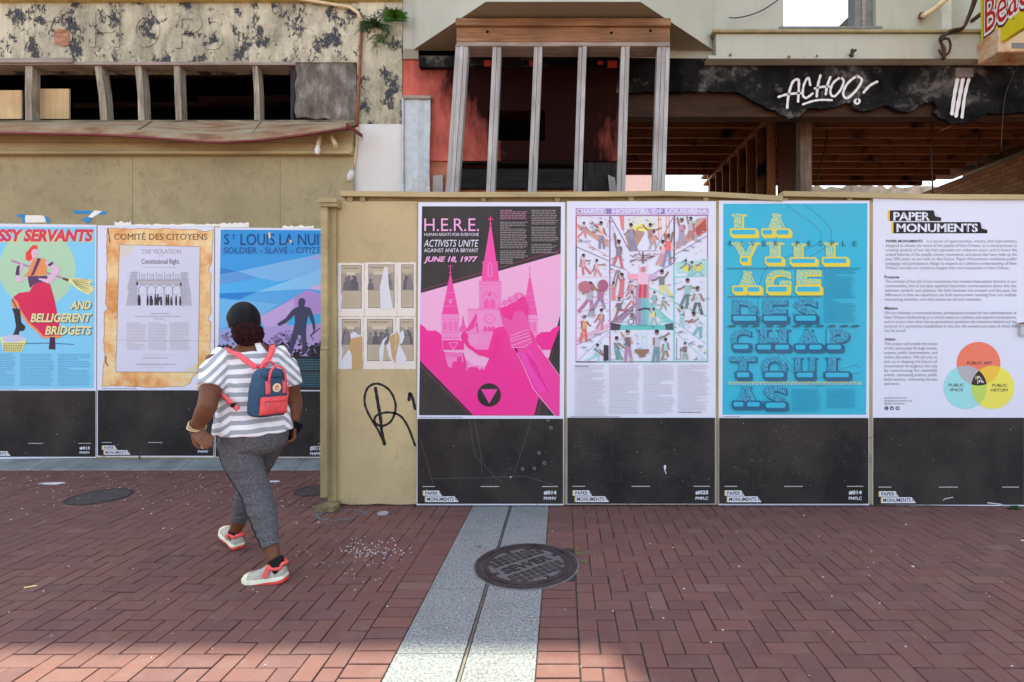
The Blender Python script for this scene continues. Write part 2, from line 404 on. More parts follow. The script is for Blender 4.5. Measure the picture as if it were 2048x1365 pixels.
def brick_geo(bm, lx, ly, mtx=None):
    ins = 0.0016+random.uniform(-0.0008, 0.0026); c = 0.0022; h = 0.0
    hx, hy = lx/2-ins, ly/2-ins
    lo = [(-hx, -hy, -0.05), (hx, -hy, -0.05), (hx, hy, -0.05), (-hx, hy, -0.05)]
    md = [(x, y, -c) for x, y, z in lo]; tp = [(x-math.copysign(c, x), y-math.copysign(c, y), 0) for x, y, z in lo]
    rings = [[bm.verts.new(mtx @ Vector(p) if mtx else p) for p in r] for r in (lo, md, tp)]
    for A, B in zip(rings, rings[1:]):
        for q in range(4): bm.faces.new((A[q], A[(q+1) % 4], B[(q+1) % 4], B[q]))
    bm.faces.new(rings[2])
def vis_size(b):
    x, y = (b[0]+b[1])/2, (b[2]+b[3])/2
    if y < 1.5: return 0
    px = VX+x*FPX/y; py = VY+CH*FPX/y
    if not (-30 < px < 2078 and py < 1385): return 0
    if y > 4.28 and x > -1.95: return 0
    return (b[1]-b[0])*(b[3]-b[2])/y**3
bricks.sort(key=vis_size, reverse=True)
mesh_cache = {}
rest = BM()
for n, b in enumerate(bricks):
    lx, ly = b[1]-b[0], b[3]-b[2]
    m = Matrix.Translation(((b[0]+b[1])/2, (b[2]+b[3])/2, random.uniform(-0.0018, 0.0012))) @ Matrix.Rotation(random.gauss(0, 0.006), 4, 'Z') @ Matrix.Rotation(random.gauss(0, 0.007), 4, 'X') @ Matrix.Rotation(random.gauss(0, 0.006), 4, 'Y')
    if n < 300:
        key = (round(lx, 3), round(ly, 3), n % 5)
        if key not in mesh_cache:
            t = BM(); brick_geo(t, lx, ly); me = bpy.data.meshes.new('brick'); t.to_mesh(me); t.free(); me.materials.append(None); mesh_cache[key] = me
        o = bpy.data.objects.new('brick', mesh_cache[key]); COL.objects.link(o); o.parent = pave; o.matrix_local = m
    else: brick_geo(rest, lx, ly, m)
# single bricks share meshes, so their tone comes from the object instead of the mesh island
mb2 = MBRICK.copy(); mb2.name = 'clay_paver_single'
nt = mb2.node_tree
oi = nt.nodes.new('ShaderNodeObjectInfo')
for l in list(nt.links):
    if l.from_socket.name == 'Random Per Island':
        d = l.to_socket; nt.links.remove(l); nt.links.new(oi.outputs['Random'], d)
for me in mesh_cache.values(): me.materials[0] = mb2
tag(obj('brick_field', rest, MBRICK, pave), kind='stuff')

# granite strip with a slot drain
bm = BM(); box(bm, SX0-0.002, SX1+0.002, PY0, 4.6, -0.0074, -0.0066)
gs = tag(obj('granite_strip', bm, MJOINT), kind='structure')
ys = [1.4*1065/(p-664) for p in (1308, 1234, 1176)]
y = ys[0]-0.2955*5
while y < 4.5:
    for xa, xb in ((SX0, SM-0.009), (SM+0.009, SX1)):
        t = BM(); box(t, xa+0.0015, xb-0.0015, y+0.0012, y+0.2955-0.0012, -0.05, random.uniform(-0.001, 0.001), bev=0.0015)
        obj('granite_slab', t, MGRAN, gs)
    y += 0.2955
t = BM(); box(t, SM-0.005, SM+0.005, PY0, 4.5, -0.02, -0.003); obj('drain_slot_bar', t, simple('drain_metal', (0.16, 0.15, 0.13), 0.6, 0.3, 20, 0.1, 0.4), gs)

# kerb stone along the shop front
bm = BM()
x = -8.0
ks = None
segs = []
while x < -1.75:
    w = random.uniform(1.1, 1.5); segs.append((x, min(x+w, -1.7))); x += w
t = BM(); box(t, -8.0, -1.7, 5.40, 5.75, -0.05, 0.002)
kerb = tag(obj('kerb', t, MKERB), kind='structure')
for a, b in segs:
    t = BM()
    P = [(5.372, 0.004), (5.380, 0.012), (5.60, 0.072), (5.60, -0.03), (5.372, -0.03)]
    F = [t.verts.new((a+0.003, y, z)) for y, z in P]; B = [t.verts.new((b-0.003, y, z)) for y, z in P]
    t.faces.new(F); t.faces.new(B[::-1])
    for i in range(5): t.faces.new((F[i], B[i], B[(i+1) % 5], F[(i+1) % 5]))
    bmesh.ops.recalc_face_normals(t, faces=t.faces[:]); obj('kerb_stone', t, MKERB, kerb)

# manhole cover with raised bars and lettering band
def disc(bm, c, r, z, n=48):
    f = bm.faces.new([bm.verts.new((c[0]+r*cos(2*pi*k/n), c[1]+r*sin(2*pi*k/n), z)) for k in range(n)]); return f
def cyl(bm, c, r, z0, z1, n=48):
    loft(bm, [ellring((c[0], c[1], z0), r, r, n), ellring((c[0], c[1], z1), r, r, n)])
def ringz(bm, c, r0, r1, z0, z1, n=56):
    R = []
    for r, z in ((r0, z0), (r0, z1), (r1, z1), (r1, z0)): R.append([bm.verts.new((c[0]+r*cos(2*pi*k/n), c[1]+r*sin(2*pi*k/n), z)) for k in range(n)])
    for A, B in zip(R, R[1:]+R[:1]):
        for k in range(n): bm.faces.new((A[k], B[k], B[(k+1) % n], A[(k+1) % n]))
    bmesh.ops.recalc_face_normals(bm, faces=bm.faces[:])
mc = (MHC.x, MHC.y)
mh = thing('manhole_cover', 'round cast iron manhole cover with a raised grid set across the granite strip', 'manhole cover', (mc[0], mc[1], 0))
t = BM(); ringz(t, mc, 0.285, 0.318, -0.03, 0.0022); obj('concrete_collar', t, MCONC, mh)
t = BM(); ringz(t, mc, 0.272, 0.306, -0.03, 0.007); obj('frame_ring', t, MIRON, mh)
t = BM(); cyl(t, mc, 0.270, -0.03, 0.0025); obj('lid', t, MIRONL, mh)
t = BM(); ringz(t, mc, 0.228, 0.264, 0.0, 0.0068); obj('lid_rim', t, MIRON, mh)
t = BM()
ang = radians(38); ca, sa = cos(ang), sin(ang)
for i in range(-9, 10):
    for j2 in range(-9, 10):
        u, v = i*0.0415, j2*0.0415
        if u*u+v*v > 0.208**2 or abs(v) < 0.050 and abs(u) < 0.175: continue
        x, y = mc[0]+u*ca-v*sa, mc[1]+u*sa+v*ca
        vs = []
        for z, s in ((0.0, 0.0160), (0.0065, 0.0142)):
            vs.append([t.verts.new((x+(a*s)*ca-(b*s)*sa, y+(a*s)*sa+(b*s)*ca, z)) for a, b in ((-1, -1), (1, -1), (1, 1), (-1, 1))])
        for k in range(4): t.faces.new((vs[0][k], vs[0][(k+1) % 4], vs[1][(k+1) % 4], vs[1][k]))
        t.faces.new(vs[1])
tag(obj('grip_studs', t, MIRON, mh), kind='stuff')
def text_mesh(s, bold=0.0, shear=0.0, extrude=0.0, res=3):
    cu = bpy.data.curves.new('t', 'FONT'); cu.body = s; cu.size = 1.0; cu.offset = bold; cu.shear = shear; cu.resolution_u = res
    cu.extrude = extrude
    cu.fill_mode = 'BOTH'; o = bpy.data.objects.new('t', cu)
    me = bpy.data.meshes.new_from_object(o); bpy.data.objects.remove(o); bpy.data.curves.remove(cu)
    return me
me = text_mesh('SEWER', 0.02, 0, 0.02); xs = [v.co.x for v in me.vertices]; w = max(xs)-min(xs)
for v in me.vertices:
    u = (v.co.x-min(xs))/w*0.33-0.165; q = (v.co.y-0.35)*0.105; z = 0.003 if v.co.z < 0 else 0.0068
    v.co = (mc[0]+u*ca-q*sa, mc[1]+u*sa+q*ca, z)
obj('raised_lettering', me, MIRON, mh)
for (px, py, wpx, lab) in ((199, 994, 108, 'dark oval utility cover in the bricks at far left, near the kerb'), (628, 982, 74, 'small round utility cover half hidden behind the fence end post')):
    Y = CH*FPX/(py-VY); r = wpx/2*Y/FPX; c = (gx(px, Y), Y)
    u = thing('utility_cover', lab, 'utility cover', (c[0], c[1], 0), 'round utility covers')
    t = BM(); ringz(t, c, r*0.9, r, -0.02, 0.005, 36); obj('frame_ring', t, MIRON, u)
    t = BM(); cyl(t, c, r*0.89, -0.02, 0.004, 36); obj('lid', t, simple('worn_iron_lid', (0.075, 0.062, 0.06), 0.7, 0.35, 18, 0.3), u)
# ------------------------------------------------------------------ the shop building on the left
YW, YL, YF = 5.66, 5.59, 4.28
XDIV = gx(805, YW)
ZTOPL, ZTOPR = 8.0, 11.0
sb = thing('shop_building', 'cream stucco shop front with SHOPS in worn relief letters and peeling dark patches', 'building', (-5, YW, 0))
z125, z243 = gz(125, YW), gz(243, YW)
x715 = gx(715, YW)
def wavy_outline(pts, step=0.06, amp=0.01):      # roughen an outline
    out = []
    for (x0, z0), (x1, z1) in zip(pts, pts[1:]+pts[:1]):
        n = max(1, int(sqrt((x1-x0)**2+(z1-z0)**2)/step))
        for i in range(n):
            f = i/n; out.append((x0+(x1-x0)*f+(random.uniform(-amp, amp) if i else 0), z0+(z1-z0)*f+(random.uniform(-amp, amp) if i else 0)))
    return out
t = BM(); box(t, -9.0, x715, YW, YW+0.28, z125, gz(6, YW)); obj('sign_band_wall', t, MSTUC, sb)
t = BM(); box(t, -9.0, XDIV, YW-0.05, YW+0.28, gz(6, YW)+0.001, gz(-4, YW)); box(t, -9.0, XDIV, YW-0.09, YW+0.28, gz(-4, YW)+0.001, gz(-14, YW)); obj('string_course', t, simple('ochre_moulding', C(176, 160, 104), 0.7, 0.3), sb)
t = BM(); box(t, -9.0, XDIV, YW, YW+0.28, gz(-14, YW)+0.001, ZTOPL); obj('upper_wall', t, MSTUC, sb)
t = BM(); box(t, -9.0, XDIV-0.003, YW+0.285, 12.0, ZTOPL-0.2, ZTOPL-0.003); obj('roof', t, MDARK, sb)
t = BM(); box(t, x715+0.001, XDIV, YW-0.015, YW+0.28, gz(250, YW), gz(6, YW)-0.001); obj('pilaster', t, MSTUC, sb)
t = BM(); box(t, gx(708, YW), XDIV, YW-0.02, YW+0.28, 0, gz(250, YW)-0.001); obj('painted_pilaster_base', t, MWB, sb)
# relief lettering
for s, x0, x1, y0, y1 in (('S', 104, 146, 28, 92), ('H', 180, 240, 26, 95), ('O', 264, 320, 26, 95), ('P', 350, 404, 28, 97), ('S', 408, 446, 34, 100), ('I', 478, 486, 52, 96)):
    me = text_mesh(s, 0.012, 0, 0.02, 6)
    xs = [v.co.x for v in me.vertices]; zs = [v.co.y for v in me.vertices]
    X0, X1, Z0, Z1 = gx(x0, YW), gx(x1, YW), gz(y1, YW), gz(y0, YW)
    for v in me.vertices:
        v.co = (X0+(v.co.x-min(xs))/(max(xs)-min(xs))*(X1-X0), YW-(0.010 if v.co.z > 0 else -0.01), Z0+(v.co.y-min(zs))/(max(zs)-min(zs))*(Z1-Z0))
    t = BM(); t.from_mesh(me); bmesh.ops.recalc_face_normals(t, faces=t.faces[:])
    obj('relief_letter', t, MSTUC, sb)
t = BM(); pprism(t, [(109, 60), (122, 58), (138, 62), (140, 76), (138, 90), (124, 93), (110, 88), (107, 72)], YW-0.0125, YW-0.011)
obj('exposed_brick_patch', t, simple('exposed_brick', C(160, 116, 96), 0.9, 0.5, 9, 0.5, stretch=(1, 1, 3)), sb)
# charred transom opening with its studs
t = BM(); box(t, -9.0, gx(592, YW), YW-0.012, YW+0.13, gz(131, YW), z125-0.001); obj('lintel_plate', t, MGREYX, sb)
t = BM(); box(t, -9.0, gx(150, YW), YW-0.03, YW-0.013, gz(128, YW), gz(119, YW)); obj('lintel_strip', t, MGREYX, sb)
t = BM(); box(t, -9.0, gx(712, YW), YW-0.02, YW+0.15, gz(250, YW), gz(242, YW)); obj('transom_sill', t, wood('rotten_sill', C(40, 34, 28)[:3], C(170, 160, 138)[:3], 'X'), sb)
for xt, xb, w in ((45, 45, 21), (184, 196, 20), (265, 272, 19), (343, 347, 18), (501, 505, 16), (-90, -88, 20), (-200, -203, 20)):
    t = BM(); a = at(xt+w/2, 131, YW); b = at(xb+w/2, 243, YW); ww = w*0.66*YW/FPX
    mid = (a+b)/2 + Vector((random.uniform(-.012, .012), 0, 0))
    off = Vector((0, 0.055, 0))
    beam(t, b+off, mid+off, ww, 0.09, (0, 1, 0)); beam(t, mid+off, a+off, ww, 0.09, (0, 1, 0))
    obj('stud', t, MOLDW, sb)
t = BM(); pprism(t, wavy_outline([(gx(581, YW), gz(131, YW)), (gx(596, YW), gz(131, YW)), (gx(592, YW), gz(160, YW)), (gx(585, YW), gz(205, YW)), (gx(588, YW), gz(242, YW)), (gx(581, YW), gz(242, YW))], 0.03, 0.006) and [(581, 131), (597, 131), (593, 150), (588, 170), (591, 196), (586, 220), (588, 242), (581, 242)], YW+0.02, YW+0.1); obj('burnt_stud', t, MCHARWZ, sb)
pts = [(589, 127), (712, 125), (714, 247), (690, 243), (662, 240), (650, 236), (630, 239), (612, 234), (592, 236), (588, 220), (592, 196), (589, 170), (594, 150)]
t = BM(); pprism(t, pts, YW+0.008, YW+0.12); obj('render_patch', t, MGREYPATCH, sb)
for x0, x1, y0, y1 in ((-60, 43, 181, 238), (69, 138, 178, 238)):
    t = BM(); pbox(t, x0, x1, y0, y1, YW+0.16, YW+0.178); obj('plywood_scrap', t, MPLY, sb)
# burnt room behind
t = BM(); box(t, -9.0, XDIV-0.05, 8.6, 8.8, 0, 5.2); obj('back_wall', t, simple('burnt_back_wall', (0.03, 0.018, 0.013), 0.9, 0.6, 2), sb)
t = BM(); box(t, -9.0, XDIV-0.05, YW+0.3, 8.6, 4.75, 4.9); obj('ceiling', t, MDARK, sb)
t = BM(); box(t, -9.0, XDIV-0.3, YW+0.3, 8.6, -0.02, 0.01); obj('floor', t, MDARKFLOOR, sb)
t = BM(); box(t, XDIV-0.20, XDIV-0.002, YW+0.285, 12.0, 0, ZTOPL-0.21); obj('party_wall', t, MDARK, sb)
t = BM(); box(t, -9.25, -9.002, YW, 12.0, 0, ZTOPL); obj('side_wall', t, MSTUC, sb)
for py, px0, px1, Y, h in ((196, 400, 590, 7.2, 0.07), (176, 80, 600, 7.8, 0.12), (212, 150, 560, 7.5, 0.06), (150, 120, 640, 6.6, 0.08)):
    t = BM(); a = at(px0, py+random.uniform(-5, 5), Y); b = at(px1, py+random.uniform(-5, 5), Y); beam(t, a, b, h, h); obj('fallen_timber', t, wood('sooty_timber', (0.02, 0.012, 0.008), (0.10, 0.06, 0.04), 'X'), sb)
# rusted awning, sagging
aw = BM(); prof = [(-420, 250, 263), (-100, 251, 264), (100, 253, 266), (200, 256, 268), (300, 262, 274), (400, 272, 282), (450, 273, 283), (520, 268, 279), (600, 258, 269), (660, 250, 260), (692, 246, 255)]
n = 60; top = []; fr = []; fb = []
def interp(x, k):
    for p, q in zip(prof, prof[1:]):
        if p[0] <= x <= q[0]:
            f = (x-p[0])/(q[0]-p[0]); f = f*f*(3-2*f) if False else f; return p[k]+(q[k]-p[k])*f
    return prof[-1][k]
YA = 5.34
for i in range(n+1):
    x = -420+(692+420)*i/n
    a = at(x, interp(x, 1), YA); b = at(x, interp(x, 2), YA)
    back = Vector((a.x, YW-0.022, gz(244, YW-0.022)))
    top.append(aw.verts.new(back)); fr.append(aw.verts.new(a)); fb.append(aw.verts.new(b))
back2 = [aw.verts.new(v.co+Vector((0, 0, -0.02))) for v in top]; fr2 = [aw.verts.new(v.co+Vector((0, 0.02, -0.01))) for v in fb]
for i in range(n):
    for A, B in ((top, fr), (fr, fb), (fb, fr2), (fr2, back2)): aw.faces.new((A[i], B[i], B[i+1], A[i+1]))
aw.faces.new((top[n], fr[n], fb[n], fr2[n], back2[n]))
awn = obj('awning', aw, MRUST, sb)
t = BM()
for i in range(n):
    a, b = [at(-420+1112*k/n, interp(-420+1112*k/n, 2), YA-0.004) for k in (i, i+1)]
    P = [a+Vector((0, 0, 0.004)), b+Vector((0, 0, 0.004)), b+Vector((0, 0.03, -0.014)), a+Vector((0, 0.03, -0.014))]
    t.faces.new([t.verts.new(p) for p in P])
    Q = [a+Vector((0, 0, 0.004)), b+Vector((0, 0, 0.004)), b+Vector((0, 0, -0.014)), a+Vector((0, 0, -0.014))]
    t.faces.new([t.verts.new(p) for p in Q])
obj('maroon_edge', t, MMAROON, awn)
for x in (-150, 262, 488):
    t = BM(); beam(t, at(x+14, interp(x, 1)-0.5, YA+0.004)+Vector((0, 0, 0.004)), Vector((at(x, 0, YA).x*1.02+0.06, YW-0.03, gz(243, YW-0.03)+0.004)), 0.016, 0.01); obj('standing_seam', t, MRUST, awn)
t = BM(); a = at(692, 246, YA); 
P = [a, a+Vector((0.07, 0.26, -0.02)), a+Vector((0.07, 0.26, -0.06)), a+Vector((0, 0, -0.05))]
t.faces.new([t.verts.new(p) for p in P]); obj('end_plate', t, MMAROON, awn)
# boarded cornice below the awning
for y0, y1, d in ((262, 288, 0.0), (288.6, 306, 0.012), (306.4, 312.5, 0.045)):
    t = BM(); x1 = gx(707, YL); box(t, -9.0, x1, YL-0.03-d, YL+0.05, gz(y1, YL), gz(y0, YL), bev=0.004); obj('cornice_board', t, MTANH, sb)
for x, dx in ((640, -4), (664, 8)):       # two lamp stubs
    t = BM(); a = at(x, 274, YL-0.08); b = at(x+dx, 292, YL-0.14); tube(t, [a, b], 0.022, 10); o = obj('lamp_holder', t, MPIPE, sb)
    if x == 640:
        t = BM(); tube(t, [b, b+Vector((0, -0.01, -0.05)), b+Vector((0, -0.015, -0.09))], [0.016, 0.03, 0.018], 12); obj('bulb', t, simple('white_bulb', C(230, 228, 226), 0.3), o)
# conduit down the pilaster
t = BM(); p = [at(x, y, YW-0.04) for x, y in ((560, -6), (610, 0), (670, 10), (700, 15), (716, 26), (723, 45))]
tube(t, p, 0.017, 8); obj('conduit_bend', t, MPIPE, sb, True)
t = BM(); tube(t, [at(x, y, YW-0.04) for x, y in ((723, 45), (722, 80), (719, 150), (716, 210), (714, 258))], 0.016, 8); obj('conduit_run', t, MPIPER, sb, True)
t = BM(); tube(t, [at(x, y, YW-0.045) for x, y in ((714, 258), (713, 290), (709, 325), (704, 343))], 0.014, 8); tube(t, [at(711, 259, YW-0.045), at(717, 259, YW-0.045)], 0.022, 8); obj('conduit_drop', t, MPIPE, sb, True)
t = BM(); tube(t, [at(704, 342, YW-0.06), at(701, 352, YW-0.07), at(699, 363, YW-0.07)], [0.024, 0.034, 0.028], 10); obj('lamp_socket', t, simple('white_socket', C(226, 224, 222), 0.4), sb, True)

# ------------------------------------------------------------------ burnt building on the right
bb = thing('burnt_building', 'gutted cream building with a bay window, scorched salmon wall and charred beam', 'building', (2, YW, 0))
WT = 0.25
zb = gz(102, YW)                           # underside of the bay
BAYW, BAYF, BAYY = 1.61, 0.70, 4.82
# salmon ground-floor wall with a burnt-through opening
def wall_with_hole(bm, x0, x1, z0, z1, hx0, hx1, hz0, hz1, y0, y1):
    box(bm, x0, hx0, y0, y1, z0, z1); box(bm, hx1, x1, y0, y1, z0, z1)
    box(bm, hx0, hx1, y0, y1, z0, hz0); box(bm, hx0, hx1, y0, y1, hz1, z1)
t = BM(); wall_with_hole(t, XDIV+0.002, gx(1236, YW), gz(322, YW), zb, gx(975, YW), gx(1090, YW), gz(282, YW), gz(222, YW), YW, YW+WT); obj('scorched_wall', t, MSALMON, bb)
t = BM(); box(t, XDIV+0.002, gx(895, YW), YW+0.02, YW+WT, 0, gz(322, YW)-0.001); obj('wall_stub', t, simple('exposed_pink_brick', C(176, 110, 88), 0.9, 0.4, 6, 0.4), bb)
t = BM(); pprism(t, [(838, 112), (1236, 112), (1236, 126), (1180, 128), (1100, 126), (980, 130), (905, 134), (838, 134)], YW-0.07, YW-0.002); obj('burnt_cornice', t, MCHAR, bb)
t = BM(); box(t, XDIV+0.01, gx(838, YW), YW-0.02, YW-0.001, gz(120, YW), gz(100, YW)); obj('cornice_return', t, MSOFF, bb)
for x0, x1, y0, y1, Y in ((888, 1160, 338, 377, YW+0.05), (893, 1165, 318, 326, YW+0.02), (1168, 1236, 318, 420, YW+0.03)):
    t = BM(); pbox(t, x0, x1, y0, y1, Y, Y+0.09); obj('charred_board', t, MCHARW if x1-x0 > 100 else MCHARWZ, bb)
t = BM(); pbox(t, 885, 1160, 377.5, 390, YW+0.1, YW+0.2); obj('rubble_ledge', t, simple('brick_rubble', C(150, 96, 66), 0.9, 0.6, 14, 0.5), bb)
t = BM(); pprism(t, [(866, 352), (885, 350), (886, 420), (864, 420)], YW-0.03, YW+0.01); obj('peeled_board', t, MGREYW, bb)
t = BM(); pprism(t, [(1216, 350), (1230, 356), (1234, 388), (1220, 388)], YW-0.01, YW+0.02); obj('peeled_board', t, MGREYW, bb)
for x0, x1, y0, y1 in ((968, 982, 121, 133), (1058, 1066, 122, 132), (1195, 1206, 122, 130), (1215, 1234, 122, 136)):   # unburnt pads below the cornice
    t = BM(); pbox(t, x0, x1, y0, y1, YW-0.0715, YW-0.0703); obj('unburnt_paint_patch', t, simple('salmon_paint', C(176, 62, 50), 0.7, 0.2), bb)
# room behind the opening
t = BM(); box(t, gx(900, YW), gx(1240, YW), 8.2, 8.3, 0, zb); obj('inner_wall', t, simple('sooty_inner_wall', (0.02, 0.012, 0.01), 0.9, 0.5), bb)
# galvanised flashing
t = BM(); Yg = YW-0.05
pl = [(805, Yg-0.02), (808, Yg-0.02), (809, Yg), (836, Yg-0.008), (848, Yg+0.006), (861, Yg-0.006)]
ztop, zbot, rows = gz(197, Yg), 0.05, 14
G = []
for r in range(rows+1):
    z = zbot+(ztop-zbot)*r/rows; row = []
    for i, (px, Y) in enumerate(pl):
        dx = 0
        zz = (z-gz(330, YW))
        if i == len(pl)-1: dx = -0.035*math.exp(-(zz/0.12)**2)
        row.append(t.verts.new((gx(px, YW-0.05)+dx, Y-(0.035*math.exp(-((z-gz(335, YW))/0.16)**2) if i in (3, 4) else 0), z)))
    G.append(row)
for A, B in zip(G, G[1:]):
    for i in range(len(pl)-1): t.faces.new((A[i], A[i+1], B[i+1], B[i]))
o = obj('metal_flashing', t, MGALV, bb); md = o.modifiers.new('s', 'SOLIDIFY'); md.thickness = 0.003
t = BM(); pbox(t, 806, 862, 191, 197.2, YW-0.075, YW-0.002); obj('flashing_cap', t, MGREYX, bb)
# bay window
def bayring(z, f=1.0, s=0.0):
    return [(-BAYW*f, YW-s, z), (-BAYF*f, BAYY-s, z), (BAYF*f, BAYY-s, z), (BAYW*f, YW-s, z)]
t = BM(); A = [t.verts.new(p) for p in bayring(zb)]; B = [t.verts.new(p) for p in bayring(zb+1.0)]
for i in range(3): t.faces.new((A[i], A[i+1], B[i+1], B[i]))
t.faces.new(B)
obj('bay_wall', t, MCREAM, bb)
t = BM(); A = [t.verts.new(Vector(p)+Vector((0, 0, 0.0))) for p in bayring(zb)]; B = [t.verts.new(Vector(p)+Vector((0, 0, 0.02))) for p in bayring(zb, 0.99)]
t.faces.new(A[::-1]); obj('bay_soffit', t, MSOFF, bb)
t = BM(); A = [Vector(p) for p in bayring(zb+1.001, 1.04, 0.05)]; B = [p+Vector((0, 0, 0.12)) for p in A]; loft(t, [A, B]); obj('bay_sill', t, MCREAM, bb)
t = BM(); A = [Vector(p) for p in bayring(zb+1.122, 0.97)]; B = [p+Vector((0, 0, 1.6)) for p in A]; loft(t, [A, B]); obj('bay_window_band', t, MGREYFRAME, bb)
t = BM(); A = [Vector(p) for p in bayring(zb+2.723)]; B = [p+Vector((0, 0, 0.7)) for p in A]; loft(t, [A, B]); obj('bay_cornice', t, MCREAM, bb)
# upper facade with the empty window
zl0, zl1 = gz(120, YW), gz(64, YW)
wx0, wx1, wz0, wz1 = gx(1567, YW), gx(1752, YW), gz(56, YW), gz(56, YW)+1.9
t = BM(); wall_with_hole(t, XDIV+0.002, 8.0, zl0, ZTOPR, wx0, wx1, wz0, wz1, YW, YW+WT); obj('upper_facade', t, MCREAM, bb)
t = BM(); box(t, gx(1716, YW), wx1-0.002, YW+0.06, YW+0.2, wz0, wz1); obj('window_frame', t, MGREYFRAME, bb)
t = BM(); box(t, gx(1729, YW), gx(1736, YW), YW+0.045, YW+0.059, wz0, wz1); obj('window_sash', t, MGREYX, bb)
t = BM(); box(t, wx0-0.05, wx1+0.05, YW-0.035, YW+0.12, wz0-0.03, wz0-0.001, bev=0.004); obj('window_sill', t, MGREYFRAME, bb)
t = BM(); prism(t, [(gx(1672, YW+.6), gz(58, YW+.6)), (gx(1722, YW+.6), gz(10, YW+.6)), (gx(1722, YW+.6), gz(58, YW+.6))], YW+0.6, YW+0.66); obj('broken_rafter', t, MGREYX, bb)
t = BM(); box(t, gx(1880, YW), gx(1899, YW), YW-0.03, YW-0.001, zl1+0.01, ZTOPR-0.1); obj('upper_pilaster', t, simple('pale_grey_paint', C(196, 202, 198), 0.6, 0.1), bb)
YD = YW-0.13
t = BM(); box(t, gx(1432, YD), 8.0, YD, YW-0.002, gz(112, YD), gz(68, YD), bev=0.004); obj('ledge', t, MCREAM, bb)
t = BM(); box(t, gx(1425, YD-0.02), 8.0, YD-0.035, YW-0.003, gz(68, YD)+0.001, gz(62, YD), bev=0.003); obj('ledge_cap', t, simple('stained_coping', C(150, 142, 112), 0.8, 0.35, 5), bb)
t = BM(); box(t, gx(1416, YD-0.01), 8.0, YD-0.012, YW-0.003, gz(119, YD), gz(112, YD)-0.001, bev=0.002); obj('ledge_drip', t, MCREAM, bb)
for x, y, s in ((1461, 110, 1), (1578, 114, 1.1), (1634, 112, 0.8)):
    t = BM(); tube(t, [at(x, y, YD-0.002), at(x, y, YD-0.03)], 0.012*s, 8); obj('rusty_bolt', t, MPIPER, bb)
t = BM(); a = at(1699, 113, YD); tube(t, [a, a+Vector((0, -0.06, 0.01)), a+Vector((0.03, -0.07, 0.03))], 0.013, 8); tube(t, [a+Vector((0.0, -0.05, -0.03)), a+Vector((0.0, -0.05, 0.045))], 0.016, 8); obj('pipe_bracket', t, MDARKCABLE, bb)
# charred fascia beam, stucco fallen away along its foot
pts = [(1232, 116), (2250, 124), (2250, 232), (2048, 225), (2010, 228), (1975, 226), (1950, 240), (1925, 247), (1905, 248), (1893, 240), (1876, 234), (1868, 224), (1876, 214), (1868, 202), (1850, 206), (1838, 212), (1820, 224), (1798, 222), (1770, 210), (1760, 214), (1745, 221), (1720, 222), (1708, 216), (1704, 204), (1690, 206), (1672, 214), (1650, 218), (1618, 216), (1604, 228), (1594, 236), (1578, 238), (1560, 230), (1550, 220), (1532, 216), (1512, 206), (1490, 192), (1472, 184), (1440, 183), (1340, 184), (1232, 186)]
rp = []
for (x0, y0), (x1, y1) in zip(pts, pts[1:]+pts[:1]):
    n_ = max(1, int(math.hypot(x1-x0, y1-y0)/7)) if y0 > 150 and y1 > 150 else 1
    for i in range(n_):
        f = i/n_; rp.append((x0+(x1-x0)*f+(random.uniform(-2, 2) if i else 0), y0+(y1-y0)*f+(random.uniform(-2.0, 2.0) if i else 0)))
t = BM(); pprism(t, rp, YW-0.005, YW+0.035); fas = obj('charred_fascia', t, MCHAR, bb)
t = BM(); box(t, gx(1232, YW), 8.0, YW+0.06, YW+0.2, gz(234, YW+.06), gz(186, YW+.06)+0.5); obj('exposed_lintel', t, wood('sooty_lintel', (0.03, 0.014, 0.008), (0.10, 0.045, 0.02), 'X'), bb)
# spray-painted word on the fascia
def stroke(bm, pts, w, Y, n=6, taper=True, close=False):         # painted line of rounded ends, pts in pixels
    P = []
    m = len(pts)
    for i in range(m-1):                              # Catmull-Rom
        p0, p1, p2, p3 = pts[max(i-1, 0)], pts[i], pts[i+1], pts[min(i+2, m-1)]
        for k in range(n):
            f = k/n
            P.append(tuple(0.5*((2*p1[a])+(-p0[a]+p2[a])*f+(2*p0[a]-5*p1[a]+4*p2[a]-p3[a])*f*f+(-p0[a]+3*p1[a]-3*p2[a]+p3[a])*f**3) for a in (0, 1)))
    P.append(pts[-1])
    L, R = [], []
    for i, p in enumerate(P):
        q0, q1 = P[max(i-1, 0)], P[min(i+1, len(P)-1)]; dx, dy = q1[0]-q0[0], q1[1]-q0[1]; d = math.hypot(dx, dy) or 1
        ww = w/2*(1+0.12*sin(i*1.7)); L.append((p[0]-dy/d*ww, p[1]+dx/d*ww)); R.append((p[0]+dy/d*ww, p[1]-dx/d*ww))
    V = [[bm.verts.new(at(x, y, Y)) for x, y in S] for S in (L, R)]
    for i in range(len(P)-1): bm.faces.new((V[0][i], V[0][i+1], V[1][i+1], V[1][i]))
    for (x, y), Yc in ((P[0], Y-0.0003), (P[-1], Y-0.0003)):
        bm.faces.new([bm.verts.new(at(x+w/2*cos(a*pi/5), y+w/2*sin(a*pi/5), Yc)) for a in range(10)])
zz = lambda L: [(1340+u*0.2271, 90+v*0.2271) for u, v in L]
t = BM()
